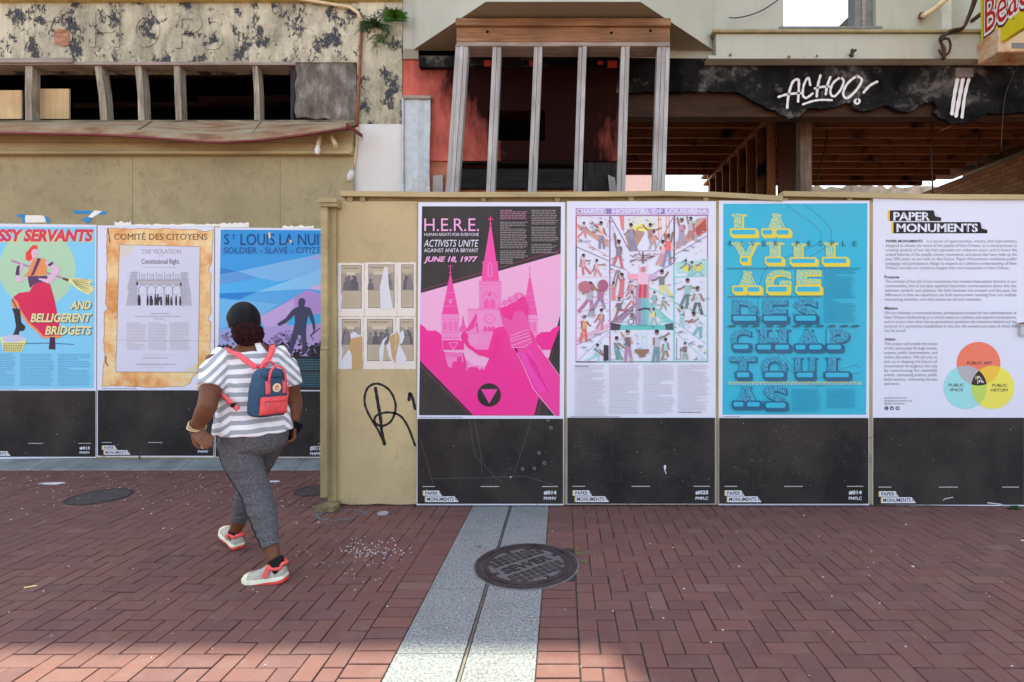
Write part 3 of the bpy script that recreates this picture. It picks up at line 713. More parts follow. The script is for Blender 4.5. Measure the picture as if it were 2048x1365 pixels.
for L, w in (([(1032, 555), (1045, 440), (1080, 330), (1128, 305), (1135, 360), (1128, 500)], 6), ([(955, 460), (1040, 435), (1160, 425)], 5.5),
             ([(1235, 355), (1218, 290), (1180, 350), (1170, 440), (1200, 468), (1255, 430)], 5.5), ([(1325, 270), (1302, 360), (1292, 455)], 6), ([(1412, 285), (1385, 360), (1372, 435)], 6), ([(1275, 385), (1330, 372), (1400, 368)], 5.5),
             ([(1500, 285), (1435, 340), (1412, 420), (1445, 455), (1500, 400), (1530, 320), (1500, 285)], 5.5), ([(1640, 275), (1560, 345), (1525, 430), (1560, 470), (1640, 400), (1690, 310), (1640, 272)], 6),
             ([(1825, 325), (1760, 360), (1705, 420)], 6), ([(1170, 525), (1260, 495), (1340, 485), (1425, 488)], 5), ([(1650, 470), (1625, 500), (1650, 520), (1672, 495), (1650, 470)], 5)):
    stroke(t, zz(L), w*0.82, YW-0.0062)
MSPRAYW = simple('white_spray_paint', C(214, 212, 220), 0.6, 0.12, 30, 0.0)
obj('sprayed_word', t, MSPRAYW, fas)
t = BM()
for L, w in (([(1915, 158), (1909, 190), (1904, 228)], 7), ([(1926, 158), (1920, 190), (1912, 232)], 7.5), ([(1938, 158), (1930, 190), (1924, 235)], 6)): stroke(t, L, w, YW-0.0062)
obj('white_drips', t, MSPRAYW, fas)
t = BM(); pbox(t, 1912, 1947, 136, 154, YW-0.03, YW-0.0055); obj('plaster_block', t, simple('grey_block', C(112, 104, 104), 0.8), fas)
# floor structure overhead: joists on edge
ZJ = 4.27
Yj = 6.35
while Yj < 10.75:
    t = BM(); x0 = 0.45 if Yj < 9.9 else 2.84
    box(t, x0, 7.05, Yj, Yj+0.045, ZJ+random.uniform(-0.012, 0.012), ZJ+0.26)
    obj('joist', t, MJOIST if Yj > 7.4 else MCHARW, bb); Yj += 0.372
t = BM(); box(t, 0.3, 8.0, YW+0.255, 10.0, ZJ+0.262, ZJ+0.31); box(t, 2.84, 8.0, 10.001, 10.95, ZJ+0.262, ZJ+0.31); obj('floor_deck', t, wood('deck_boards', (0.10, 0.045, 0.02), (0.22, 0.10, 0.045), 'Y', char=0.3), bb)
t = BM(); box(t, XDIV, 8.0, YW+0.255, 10.0, 7.9, 8.05); obj('roof', t, MDARK, bb)  # unseen roof deck, added to block sun through the empty upper window
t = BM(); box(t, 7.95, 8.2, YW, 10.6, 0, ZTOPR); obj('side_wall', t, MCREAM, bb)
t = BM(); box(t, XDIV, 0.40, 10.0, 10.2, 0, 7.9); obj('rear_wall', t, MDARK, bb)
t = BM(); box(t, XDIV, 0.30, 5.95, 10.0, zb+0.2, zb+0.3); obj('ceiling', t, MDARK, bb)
# stud partition and post
XP = 2.71
t = BM(); box(t, XP, XP+0.10, 7.05, 10.3, ZJ-0.05, ZJ-0.005); obj('partition_plate', t, MJOISTY, bb)
yy = 7.05
while yy < 10.2:
    t = BM(); box(t, XP+0.005, XP+0.095, yy, yy+0.045, 0.0, ZJ-0.052); obj('stud', t, MJOISTZ, bb); yy += 0.40
yy = 7.06
while yy < 10.2:
    t = BM(); box(t, XP+0.097, XP+0.115, yy, yy+0.245, 0.0, ZJ-0.01); obj('partition_plank', t, MJOISTZ, bb); yy += 0.25
for i, (x0, x1) in enumerate(((2.83, 3.02), (3.024, 3.2))):
    t = BM(); box(t, x0, x1, 7.0, 7.03, 0.0, ZJ-0.01); obj('partition_board', t, wood('dark_board', (0.05, 0.022, 0.012), (0.12, 0.05, 0.025), 'Z'), bb)
t = BM(); box(t, 2.755, 2.89, 6.18, 6.30, 0, gz(232, 6.18), bev=0.005); obj('post', t, wood('grey_brown_post', C(84, 68, 58)[:3], C(140, 122, 112)[:3], 'Z'), bb)
# brick side wall inside, and what lies behind
def brickwall():
    k = NT('old_brick_wall'); tc = k.n('TexCoord'); mp = k.n('Mapping'); mp.inputs['Rotation'].default_value = (radians(-90), radians(0), radians(-90))
    sx = k.n('SeparateXYZ'); cx = k.n('CombineXYZ'); k.l(tc.outputs['Object'], sx.inputs[0]); k.l(sx.outputs['Y'], cx.inputs['X']); k.l(sx.outputs['Z'], cx.inputs['Y'])
    br = k.n('TexBrick'); k.l(cx.outputs[0], br.inputs['Vector']); br.inputs['Scale'].default_value = 1
    br.inputs['Brick Width'].default_value = 0.21; br.inputs['Row Height'].default_value = 0.075; br.inputs['Mortar Size'].default_value = 0.006
    br.inputs['Color1'].default_value = (0.20, 0.11, 0.055, 1); br.inputs['Color2'].default_value = (0.30, 0.17, 0.08, 1); br.inputs['Mortar'].default_value = (0.10, 0.075, 0.05, 1)
    k.bump(br.outputs['Fac'], -0.6, 0.01); return k.done(br.outputs['Color'], 0.9)
t = BM(); pts = [(5.92, 0), (5.92, 4.0), (7.0, 4.09), (8.0, 4.13), (9.2, 4.14), (10.6, 4.14), (10.6, 0)]
F = [[t.verts.new((x, y, z)) for y, z in pts] for x in (7.08, 7.4)]
t.faces.new(F[0]); t.faces.new(F[1][::-1])
for i in range(len(pts)): t.faces.new((F[0][i], F[1][i], F[1][(i+1) % 7], F[0][(i+1) % 7]))
bmesh.ops.recalc_face_normals(t, faces=t.faces[:]); obj('brick_side_wall', t, brickwall(), bb)
t = BM(); pts2 = [(3.6, 0.0)]
pts2 = [(5.4, 0.0)]; x = 5.4
while x < 10.0: pts2.append((x, gz(374.5, 13.0)+random.uniform(-0.05, 0.06))); x += 0.14
pts2.append((10.05, 0)); prism(t, pts2, 13.0, 13.3); obj('broken_rear_wall', t, simple('pale_rubble', C(190, 180, 168), 0.9, 0.4, 5, 0.5), bb)
t = BM(); box(t, 0.4, 7.08, YW+0.255, 10.6, -0.02, 0.02); obj('floor', t, MDARKFLOOR, bb)
# cables and wires
for L, Y, r, m in (([(1889, 118), (1886, 96), (1880, 78), (1890, 70), (1905, 66), (1925, 58), (1940, 30), (1952, 0), (1960, -30)], YD-0.10, 0.016, MDARKCABLE),
                   ([(1882, 82), (1900, 62), (1925, 56), (1934, 40), (1946, 5), (1952, -30)], YD-0.13, 0.014, MDARKCABLE),
                   ([(1884, 80), (1896, 78), (1901, 92), (1896, 108), (1884, 110), (1878, 100)], YD-0.09, 0.012, MDARKCABLE),
                   ([(1886, 120), (1889, 100), (1884, 92)], YD-0.05, 0.02, MPIPER),
                   ([(1458, 36), (1475, 36), (1502, 30), (1530, 18), (1562, -4)], YW-0.08, 0.006, MDARKCABLE),
                   ([(1845, 33), (1866, 20), (1896, -4)], YW-0.10, 0.026, MPIPE),
                   ([(1840, 32), (1850, 31)], YW-0.04, 0.034, MPIPER),
                   ([(2040, 125), (2020, 165), (2008, 205), (2002, 300)], YW-0.03, 0.004, MDARKCABLE),
                   ([(2052, 150), (2010, 190), (1960, 226), (1880, 262)], YW+0.25, 0.008, MPIPER),
                   ([(1866, 230), (1862, 300), (1866, 390)], 6.4, 0.009, MDARKCABLE),
                   ([(1655, 262), (1650, 300), (1630, 372)], 7.2, 0.012, MDARKCABLE),
                   ([(1960, 262), (1952, 340)], 6.9, 0.010, MDARKCABLE)):
    t = BM(); P = [at(x, y, Y) for x, y in L]
    Q = []
    for i in range(len(P)-1):
        p0, p1, p2, p3 = P[max(i-1, 0)], P[i], P[i+1], P[min(i+2, len(P)-1)]
        for k in range(4):
            f = k/4; Q.append(0.5*((2*p1)+(p2-p0)*f+(2*p0-5*p1+4*p2-p3)*f*f+(3*p1-p0-3*p2+p3)*f**3))
    Q.append(P[-1]); tube(t, Q, r, 6); obj('cable', t, m, bb, True)

# pink building seen through the ruin
pkb = thing('distant_building', 'pale pink building glimpsed through the gutted ground floor', 'building', (3.0, 26, 0))
t = BM(); box(t, 1.5, gx(1306, 26), 26, 34, 0, 9.5); obj('wall', t, simple('pale_pink_render', C(226, 190, 184), 0.8, 0.08), pkb)
t = BM(); box(t, 1.3, gx(1306, 26)+0.2, 25.8, 34.2, 9.5, 9.8); obj('roof', t, MGREYFRAME, pkb)

# ------------------------------------------------------------------ timber shoring under the bay
sh = thing('shoring_frame', 'timber shoring frame with a brown header on six grey posts under the bay window', 'shoring', (0, 5.08, 0))
YH = 5.06
t = BM(); pbox(t, 913, 1340, 52, 84, YH, YH+0.18, bev=0.004); obj('header_beam', t, MBROWNX, sh)
t = BM(); pbox(t, 911, 1342, 36, 51.5, YH-0.03, YH+0.26, bev=0.004); obj('top_plate', t, MBROWNX, sh)
t = BM(); pbox(t, 913, 1340, 84.3, 92.5, YH-0.006, YH+0.2, bev=0.003); obj('bottom_plate', t, MGREYX, sh)
for x, y in ((975, 64), (1223, 66), (1301, 62)):
    t = BM(); p = at(x, y, YH-0.001); tube(t, [p+Vector((0, 0.02, 0)), p+Vector((0, -0.0005, 0))], 0.014, 10); obj('knot', t, MDARK, sh)
for k, (xt, xb, nb) in enumerate(((926, 906, 3), (995, 982, 2), (1077, 1065, 2), (1165, 1155, 2), (1250, 1241, 2), (1326, 1316, 3))):
    post = None
    for i in range(nb):
        t = BM(); off = (i-(nb-1)/2)*0.0412; jy = random.uniform(-0.009, 0.009)
        a = at(xt, 93+random.uniform(0, 2), YH+0.05)+Vector((off, jy, 0)); slope = (xb-xt)*YH/FPX/(gz(93, YH)-gz(385, YH))
        H = a.z; b = Vector((a.x+slope*H, a.y-0.02, 0.0))
        beam(t, b, a, 0.0375, 0.088, (0, 1, 0))
        o = obj('post' if i == 0 else 'board', t, (MGREYW, MGREYW2, MGREYW)[(i+k) % 3], sh if i == 0 else post)
        if i == 0: post = o

# projecting sign
sg = thing('shop_sign', 'yellow projecting shop sign with red Beads lettering at the top right', 'sign', (4.32, 5.5, 4.26))
XS = gx(1962, 5.5)
t = BM(); F = []
out = [(5.5, 4.26), (5.52, 5.6), (4.0, 5.6), (3.98, 4.24)]
A = [t.verts.new((XS, y, z)) for y, z in out]; B = [t.verts.new((XS+0.05, y, z)) for y, z in out]
t.faces.new(A); t.faces.new(B[::-1])
for i in range(4): t.faces.new((A[i], B[i], B[(i+1) % 4], A[(i+1) % 4]))
bmesh.ops.recalc_face_normals(t, faces=t.faces[:]); obj('panel', t, MSIGNY, sg)
for bold, dx, m, nm, dz in ((0.085, 0.0015, MSIGNP, 'letter_shadow', -0.012), (0.055, 0.003, MSIGNW, 'letter_outline', 0), (0.0, 0.0045, MSIGNR, 'lettering', 0)):
    me = text_mesh('Beads', bold, 0, 0)
    for v in me.vertices: v.co = (XS-dx, 5.465-(v.co.x)*0.285, 4.45+dz+v.co.y*0.50)
    obj(nm, me, m, sg)
t = BM(); beam(t, (XS+0.025, 5.66, 5.2), (XS+0.025, 5.5, 5.2), 0.03, 0.03); beam(t, (XS+0.025, 5.66, 4.7), (XS+0.025, 5.5, 4.7), 0.03, 0.03); obj('bracket', t, MDARKCABLE, sg)
rb = thing('metal_box', 'rusty cream metal box on the ledge below the yellow sign', 'box', (5.0, 5.5, 4.2))
t = BM(); pbox(t, 1998, 2095, 56, 104, YD-0.28, YD-0.002, bev=0.01); obj('casing', t, MRBOX, rb)
t = BM(); pbox(t, 2024, 2080, 86, 97, YD-0.283, YD-0.2805); obj('nameplate', t, MGREYFRAME, rb)

# plants growing from the pilaster
def tuft(name, label, c, n, L, spread, mat, width=0.012, droop=0.6, up=0.5):
    t = BM(); c = Vector(c)
    for i in range(n):
        a = random.uniform(0, 2*pi); l = L*random.uniform(0.5, 1.1)
        d = Vector((cos(a)*spread, -abs(sin(a))*0.6-0.1, random.uniform(-0.2, 1)*up)).normalized()
        side = d.cross(Vector((0, 1, 0.2))).normalized()*width*random.uniform(0.6, 1.2)
        prev = None; p = c+Vector((random.uniform(-.02, .02), 0, random.uniform(-.02, .02)))
        for k in range(5):
            f = k/4; q = p+d*l*f+Vector((0, 0, -droop*l*f*f)); w = side*(1-f)*(0.6+1.2*f if f < .5 else 1.2)
            cur = (t.verts.new(q-w), t.verts.new(q+w))
            if prev: t.faces.new((prev[0], prev[1], cur[1], cur[0]))
            prev = cur
    o = obj(name, t, mat); return tag(o, label, 'plant')
MLEAF = simple('fern_green', (0.06, 0.12, 0.04), 0.6, 0.5, 12, 0.0)
MLEAF2 = simple('bright_weed_green', (0.09, 0.22, 0.03), 0.6, 0.4, 12, 0.0)
tuft('fern', 'dark spiky fern sprouting from the top of the stucco pilaster', at(752, 52, YW-0.03), 130, 0.24, 1.0, MLEAF, 0.008, 0.7, 0.8)
tuft('creeping_fern', 'sparse pale fern hanging down the stucco pilaster', at(762, 72, YW-0.02), 26, 0.2, 0.7, simple('pale_fern', (0.16, 0.22, 0.08), 0.6, 0.4, 12, 0), 0.006, 1.0, -0.9)
tuft('moss_clump', 'bright green leafy clump in the corner beside the bay', at(792, 38, YW-0.06), 420, 0.15, 1.0, MLEAF2, 0.012, 0.3, 0.8)
tuft('weed', 'small green weed at the foot of the last white poster', (gx(2024, 4.22), 4.22, 0.0), 60, 0.075, 1.0, MLEAF, 0.008, 0.4, 0.7)
# ------------------------------------------------------------------ plywood fence on the right, hoarding on the left
fn = thing('plywood_fence', 'tan painted plywood fence carrying the four large posters', 'fence', (0, YF, 0))
def sheet(px0, px1, py0, py1, Y, th=0.018, parent=fn, jag=False):
    t = BM(); x0, x1, z0, z1 = gx(px0, Y), gx(px1, Y), gz(py1, Y), gz(py0, Y)
    pts = [(x0, z0), (x1, z0), (x1, z1), (x0, z1)]
    if jag:
        pts = [(x0+0.0, z0+0.03), (x0+0.02, z0+0.008)]+[(x0+0.02+(x1-x0-0.02)*i/8, z0+random.uniform(-0.004, 0.006)) for i in range(1, 9)]+[(x1, z1), (x0, z1)]
    prism(t, pts, Y, Y+th); return obj('plywood_sheet', t, MTAN, parent)
p0 = sheet(675, 834, 403, 1009, YF, jag=True)
for a, b, t0 in ((834.6, 1134, 404), (1134.8, 1436, 402), (1436.8, 1742, 401), (1742.8, 2046, 396), (2047, 2350, 396)): sheet(a, b, t0, 1010, YF)
for x, w in ((1131.8, 5), (1434.5, 7), (1741.5, 9)):       # battens between sheets
    t = BM(); pbox(t, x-w/2, x+w/2, 404, 1008, YF-0.012, YF-0.0005); obj('batten', t, MTAND, fn)
t = BM(); pbox(t, 655.5, 672, 410, 1008, YF-0.03, YF+0.10, bev=0.003); obj('post', t, MTAND, fn)
t = BM(); pbox(t, 641, 654.8, 414, 700, YF-0.075, YF+0.02, bev=0.003); obj('post_board', t, MTANH, fn)
t = BM(); pbox(t, 640, 653.8, 700.6, 996, YF-0.075, YF+0.02, bev=0.003); obj('post_board', t, MTAND, fn)
t = BM(); pbox(t, 635, 673, 396, 405.5, YF-0.10, YF+0.08, bev=0.003); obj('post_cap', t, MTANH, fn)
t = BM(); pbox(t, 639, 674, 406, 413.5, YF-0.09, YF+0.06, bev=0.003); obj('post_cap', t, MTAND, fn)
t = BM(); x0, x1 = gx(637, YF-0.1), gx(674, YF-0.1); box(t, x0, x1, YF-0.16, YF-0.08, 0.0, 0.045, bev=0.004); box(t, x0+.02, x1, YF-0.08, YF-0.031, 0.0, 0.05, bev=0.004); obj('sole_plate', t, MMOSS, fn)
def rail(bm, px, Y0, Y1, th):            # slightly bowed top rail
    T = []
    for x, y in px:
        p = at(x, y, Y0); T.append([bm.verts.new((p.x, yy, p.z-dz)) for yy, dz in ((Y0, 0), (Y0, th), (Y1, th), (Y1, 0))])
    for A, B in zip(T, T[1:]):
        for i in range(4): bm.faces.new((A[i], A[(i+1) % 4], B[(i+1) % 4], B[i]))
    bm.faces.new(T[0][::-1]); bm.faces.new(T[-1]); bmesh.ops.recalc_face_normals(bm, faces=bm.faces[:])
t = BM(); rail(t, [(680, 382), (900, 384.5), (1100, 384), (1250, 383), (1330, 381.5), (1420, 383.5), (1500, 388), (1566, 392)], YF-0.03, YF+0.11, 0.040); obj('top_rail', t, MTANH, fn)
t = BM(); rail(t, [(1567, 382.5), (1700, 385), (1900, 389), (2060, 389.5), (2350, 390)], YF-0.03, YF+0.11, 0.040); obj('top_rail', t, MTANH, fn)
for x in (700, 725, 967, 1115, 1262, 1412, 1571, 1700, 1860, 2010):
    t = BM(); pbox(t, x-5, x+5, 391 if x < 1500 else 396, 403.5, YF-0.005, YF+0.08); obj('block', t, MTAND, fn)
t = BM(); pbox(t, 690, 2300, 396.5, 404, YF+0.03, YF+0.07); obj('inner_rail', t, MTAND, fn)
# spray tag on the bare sheet
zz = lambda L: [(660+u*0.2932, 510+v*0.2932) for u, v in L]
t = BM(); Yg = YF-0.0006
for i, (L, w) in enumerate((([(310, 910), (325, 1000), (345, 1120), (352, 1200), (372, 1292)], 6.5), ([(372, 1295), (330, 1200), (260, 1080), (235, 990), (260, 905), (330, 880), (410, 930), (448, 1030), (420, 1130), (355, 1168), (305, 1140), (320, 1095), (400, 1075), (480, 1100), (535, 1180), (580, 1300)], 4.6), ([(538, 990), (545, 945), (565, 985), (580, 1050)], 6))):
    stroke(t, zz(L), w, Yg-0.0003*i)
MSPRAYB = simple('black_spray_paint', (0.02, 0.02, 0.02), 0.55, 0.3, 30, 0)
obj('sprayed_tag', t, MSPRAYB, p0)
hd = thing('plywood_hoarding', 'tan plywood hoarding across the shop front behind the walking person', 'hoarding', (-4, YL, 0))
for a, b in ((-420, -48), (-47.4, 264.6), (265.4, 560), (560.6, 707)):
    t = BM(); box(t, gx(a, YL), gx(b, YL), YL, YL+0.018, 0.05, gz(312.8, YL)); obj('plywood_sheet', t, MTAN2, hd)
t = BM(); box(t, gx(-420, YL), gx(700, YL), YL-0.012, YL-0.0005, 0.072, 0.10); obj('bottom_batten', t, MTAND, hd)

# ------------------------------------------------------------------ printed sheets
def printmat(name, gloss=0.45):
    k = NT(name); a = k.n('Attribute'); a.attribute_name = 'ink'
    pos = k.n('NewGeometry').outputs['Position']
    n1 = k.noise(2.2, 5, 0.6, pos); n2 = k.noise(55, 4, 0.7, pos)
    col = k.mix(k.math('MULTIPLY', k.step(n1, 0.35, 0.75), 0.10), a.outputs['Color'], C(150, 140, 130)[:3])
    col = k.mix(k.math('MULTIPLY', k.step(n2, 0.6, 0.8), 0.07), col, C(200, 196, 196)[:3])
    wr = k.noise(5, 5, 0.6, k.co((1, 1, 0.35), 'Object'), 0.8)
    k.bump(wr, 0.35, 0.018)
    return k.done(col, gloss, spec=0.16)
MPRINT = printmat('printed_paper'); MPRINTM = printmat('printed_paper_matt', 0.62)
def inkattr(me, cols):
    at_ = me.color_attributes.new('ink', 'FLOAT_COLOR', 'CORNER'); data = []
    for p, c in zip(me.polygons, cols): data.extend(list(c)*p.loop_total)
    at_.data.foreach_set('color', data)
def circ(x, y, r, n=36, ry=None): return [(x+r*cos(2*pi*i/n), y+(ry or r)*sin(2*pi*i/n)) for i in range(n)]
def clip(P, Q):                          # convex clip of polygon P by convex Q
    def inside(p, a, b, s): return ((b[0]-a[0])*(p[1]-a[1])-(b[1]-a[1])*(p[0]-a[0]))*s >= 0
    area = sum(Q[i-1][0]*Q[i][1]-Q[i][0]*Q[i-1][1] for i in range(len(Q))); s = 1 if area > 0 else -1
    out = P
    for i in range(len(Q)):
        a, b = Q[i-1], Q[i]; inp, out = out, []
        for k in range(len(inp)):
            p, q = inp[k-1], inp[k]; ip, iq = inside(p, a, b, s), inside(q, a, b, s)
            if ip != iq:
                d1 = (b[0]-a[0])*(p[1]-a[1])-(b[1]-a[1])*(p[0]-a[0]); d2 = (b[0]-a[0])*(q[1]-a[1])-(b[1]-a[1])*(q[0]-a[0]); f = d1/(d1-d2)
                out.append((p[0]+(q[0]-p[0])*f, p[1]+(q[1]-p[1])*f))
            if iq: out.append(q)
        if not out: return []
    return out
TCACHE = {}
def tone(c): return (c[0]*.905, c[1]*.93, c[2]*.985) if min(c) > 185 else c
class Poster:
    def __init__(s, name, label, quad, Y, white=(207, 212, 237), mat=None, group='posters pasted on the plywood'):
        s.Y = Y; s.mat = mat or MPRINT; s.parts = {}
        xs = [q[0] for q in quad]; ys = [q[1] for q in quad]
        s.root = thing(name, label, 'poster', (gx(sum(xs)/len(xs), Y), Y, gz(max(ys), Y)), group)
        t = BM(); pprism(t, quad, Y-0.0012, Y-0.0002); me = bpy.data.meshes.new('paper'); t.to_mesh(me); t.free(); inkattr(me, [C(*white)]*len(me.polygons))
        obj('paper', me, s.mat, s.root)
        s.cnt = 0; s.lay = 0.0016; s.tf = lambda p: p
    def up(s, d=0.0003): s.lay += d
    def part(s, nm):
        if nm == 'lettering': s.cnt += 1; nm = 'lettering#%d' % s.cnt
        if nm not in s.parts: s.parts[nm] = ([], [], [], [])
        return s.parts[nm]
    def poly(s, pts, col, nm='artwork', mi=0, inc=0.000008):
        col = tone(col)
        V, F, K, MI = s.part(nm); n0 = len(V); pts = [s.tf(p) for p in pts]
        s.lay += inc
        for x, y in pts: V.append(tuple(at(x, y, s.Y-s.lay)))
        F.append(tuple(range(n0, n0+len(pts)))); K.append(C(*col)); MI.append(mi)
    def rect(s, x0, y0, x1, y1, col, nm='artwork', mi=0, inc=0.000008): s.poly([(x0, y0), (x1, y0), (x1, y1), (x0, y1)], col, nm, mi, inc)
    def line(s, pts, w, col, nm='artwork'):      # polyline as joined quads
        for (x0, y0), (x1, y1) in zip(pts, pts[1:]):
            d = math.hypot(x1-x0, y1-y0)
            if d < 1e-6: continue
            nx, ny = -(y1-y0)/d*w/2, (x1-x0)/d*w/2; ex, ey = (x1-x0)/d*w*0.2, (y1-y0)/d*w*0.2
            s.poly([(x0+nx-ex, y0+ny-ey), (x1+nx+ex, y1+ny+ey), (x1-nx+ex, y1-ny+ey), (x0-nx-ex, y0-ny-ey)], col, nm)
    def text(s, st, x0, y0, x1, y1, col, nm='lettering', bold=0.0, shear=0.0, serif=0.0, mi=0, bbox=True):
        key = (st, bold, shear, serif)
        if key not in TCACHE:
            me = text_mesh(st, bold, shear); vs = [(v.co.x, v.co.y) for v in me.vertices]; fs = [tuple(p.vertices) for p in me.polygons]
            nb = len(vs)
            if serif:
                E = {}
                for f in fs:
                    for i in range(len(f)):
                        e = tuple(sorted((f[i-1], f[i]))); E[e] = E.get(e, 0)+1
                top = max(v[1] for v in vs); tops = sorted({round(v[1], 3) for v in vs})
                for (a, b), k in E.items():
                    if k != 1: continue
                    p, q = vs[a], vs[b]
                    if abs(p[1]-q[1]) < 0.004 and 0.03 < abs(p[0]-q[0]) < 0.25 and (abs(p[1]) < 0.03 or abs(p[1]-0.70) < 0.06):
                        l, r = min(p[0], q[0])-serif, max(p[0], q[0])+serif; yy = p[1]; h = 0.045 if yy < 0.2 else -0.045
                        n0 = len(vs); vs += [(l, yy), (r, yy), (r, yy+h), (l, yy+h)]; fs.append((n0, n0+1, n0+2, n0+3))
            bpy.data.meshes.remove(me); TCACHE[key] = (vs, fs, nb)
        vs, fs, nb = TCACHE[key]; col = tone(col)
        ax, bx_ = min(v[0] for v in vs), max(v[0] for v in vs)
        ay, by = (min(v[1] for v in vs), max(v[1] for v in vs)) if bbox else (0.0, 0.72)
        V, F, K, MI = s.part(nm); n0 = len(V); s.lay += 0.00003 if serif else 0.00001
        for iv, (vx, vy) in enumerate(vs):
            x = x0+(vx-ax)/(bx_-ax)*(x1-x0); y = y1-(vy-ay)/(by-ay)*(y1-y0); V.append(tuple(at(x, y, s.Y-s.lay-(0.000015+0.000003*((iv-nb)//4 % 3) if iv >= nb else 0))))
        for f in fs: F.append(tuple(i+n0 for i in f)); K.append(C(*col)); MI.append(mi)
    def greek(s, x0, y0, x1, y1, n, col, nm='body_text', th=0.38, ragged=0.12, seed=0, gaps=True):
        s.cnt += 1; nm = '%s#%d' % (nm, s.cnt); s.up(0.0001); rnd = random.Random(int(x0*7+y0*13+seed)); dy = (y1-y0)/n
        for i in range(n):
            y = y0+dy*i; x = x0; end = x1-(x1-x0)*ragged*rnd.random()
            if rnd.random() < 0.10: end = x0+(x1-x0)*rnd.uniform(0.3, 0.7)
            while x < end-1:
                w = rnd.uniform(3, 9); e = min(x+w, end); s.rect(x, y+dy*0.3, e, y+dy*(0.3+th), col, nm, 0, 0.0); x = e+rnd.uniform(0.8, 1.4)
    def build(s, mats=None):
        for nm, (V, F, K, MI) in s.parts.items():
            nm = nm.split('#')[0]; me = bpy.data.meshes.new(nm); me.from_pydata(V, [], F); me.update(); inkattr(me, K)
            for m in (mats or [s.mat]): me.materials.append(m)
            me.polygons.foreach_set('material_index', MI)
            obj(nm, me, s.mat, s.root)
INK = (34, 32, 36)
def logo(P, x, y, w, k=1.0):             # PAPER MONUMENTS label, w pixels wide
    h = w*0.145; P.cnt += 1; k1, k2 = 'logo#%da' % P.cnt, 'logo#%db' % P.cnt
    P.up()
    P.poly([(x, y), (x+w*0.46, y), (x+w*0.54, y+h*0.9), (x+w*0.54, y+h), (x, y+h)], (226, 224, 230), k1)
    P.poly([(x+w*0.06, y+h*1.12), (x+w*0.90, y+h*1.12), (x+w*1.0, y+h*2.02), (x+w*1.0, y+h*2.2), (x+w*0.06, y+h*2.2)], (226, 224, 230), k2)
    P.up()
    P.rect(x, y, x+w*0.035, y+h, (214, 186, 110), k1); P.rect(x+w*0.06, y+h*1.12, x+w*0.095, y+h*2.2, (214, 186, 110), k2)
    P.text('PAPER', x+w*0.07, y+h*0.18, x+w*0.43, y+h*0.84, INK, k1, 0.02); P.text('MONUMENTS', x+w*0.12, y+h*1.3, x+w*0.87, y+h*2.0, INK, k2, 0.02)
    P.poly([(x+w*0.46, y), (x+w*0.54, y+h*0.9), (x+w*0.46, y+h*0.7)], (150, 148, 152), k1)
    P.poly([(x+w*0.90, y+h*1.12), (x+w*1.0, y+h*2.02), (x+w*0.90, y+h*1.85)], (150, 148, 152), k2)
def blackband(P, x0, y0, x1, y1, num=None, code=None, seed=1, mode='grid', lg=True):
    P.up(); P.rect(x0, y0, x1, y1, (33, 31, 34), 'map_band'); P.up()
    rnd = random.Random(seed); w, h = x1-x0, y1-y0
    R = lambda a, b: rnd.uniform(a, b)
    if mode == 'grid':
        for i in range(34):
            a, b = x0+R(.03, .88)*w, y0+R(.03, .75)*h; d = R(8, 22); e = R(6, 18); g = int(R(42, 78))
            q = [(a, b), (a+d, b+R(-2, 2)), (a+d, b+e), (a, b+e), (a, b)]; k0 = rnd.randrange(3); P.line(q[k0:k0+rnd.randrange(2, 5)], R(0.5, 1.0), (g, g, g), 'map_band')
    if mode == 'diag':
        for i in range(120):
            a, b = x0+R(.1, .98)*w, y0+R(.03, .82)*h
            if (b-y0)/h > 1.05-(a-x0)/w*0.55 or (a-x0)/w < .35 and (b-y0)/h < .1: continue
            g = int(R(42, 74)); c_, s_ = cos(-0.5), sin(-0.5)
            if (a-x0)/w < .45: c_, s_ = 1, 0
            d, e = R(3, 18), R(3, 12); q = [(a, b), (a+d*c_, b+d*s_), (a+d*c_-e*s_, b+d*s_+e*c_), (a-e*s_, b+e*c_), (a, b)]
            k0 = rnd.randrange(3); P.line(q[k0:k0+rnd.randrange(2, 5)], R(0.4, 1.0), (g, g, g), 'map_band')
    for i in range(14):                  # scuffs
        a, b = x0+R(.02, .95)*w, y0+R(.05, .95)*h; g = int(R(40, 56)); P.line([(a, b), (a+R(-4, 4), b+R(6, 26))], R(0.5, 1.6), (g, g, g), 'map_band')
    for i in range(10):
        a, b = x0+R(.02, .98)*w, y0+R(.05, .95)*h; g = int(R(120, 220)); P.poly(circ(a, b, R(.4, .9), 6), (g, g, g), 'map_band')
    sc_ = w/295
    for a, b in ((x0+w*.035, x0+w*.12), (x0+w*.435, x0+w*.56), (x0+w*.855, x0+w*.965)): P.rect(a, y1-h*.208, b, y1-h*.198, (168, 166, 170), 'map_band')
    if lg: logo(P, x0+w*.036, y1-h*.155, w*.245)
    if num:
        P.text(num, x0+w*.868, y1-h*.155, x0+w*.955, y1-h*.105, (226, 224, 230), 'lettering', 0.035); P.text(code, x0+w*.868, y1-h*.082, x0+w*.955, y1-h*.045, (226, 224, 230), 'lettering', 0.02)
YP = YF-0.0125                             # right-hand posters hang just proud of the battens
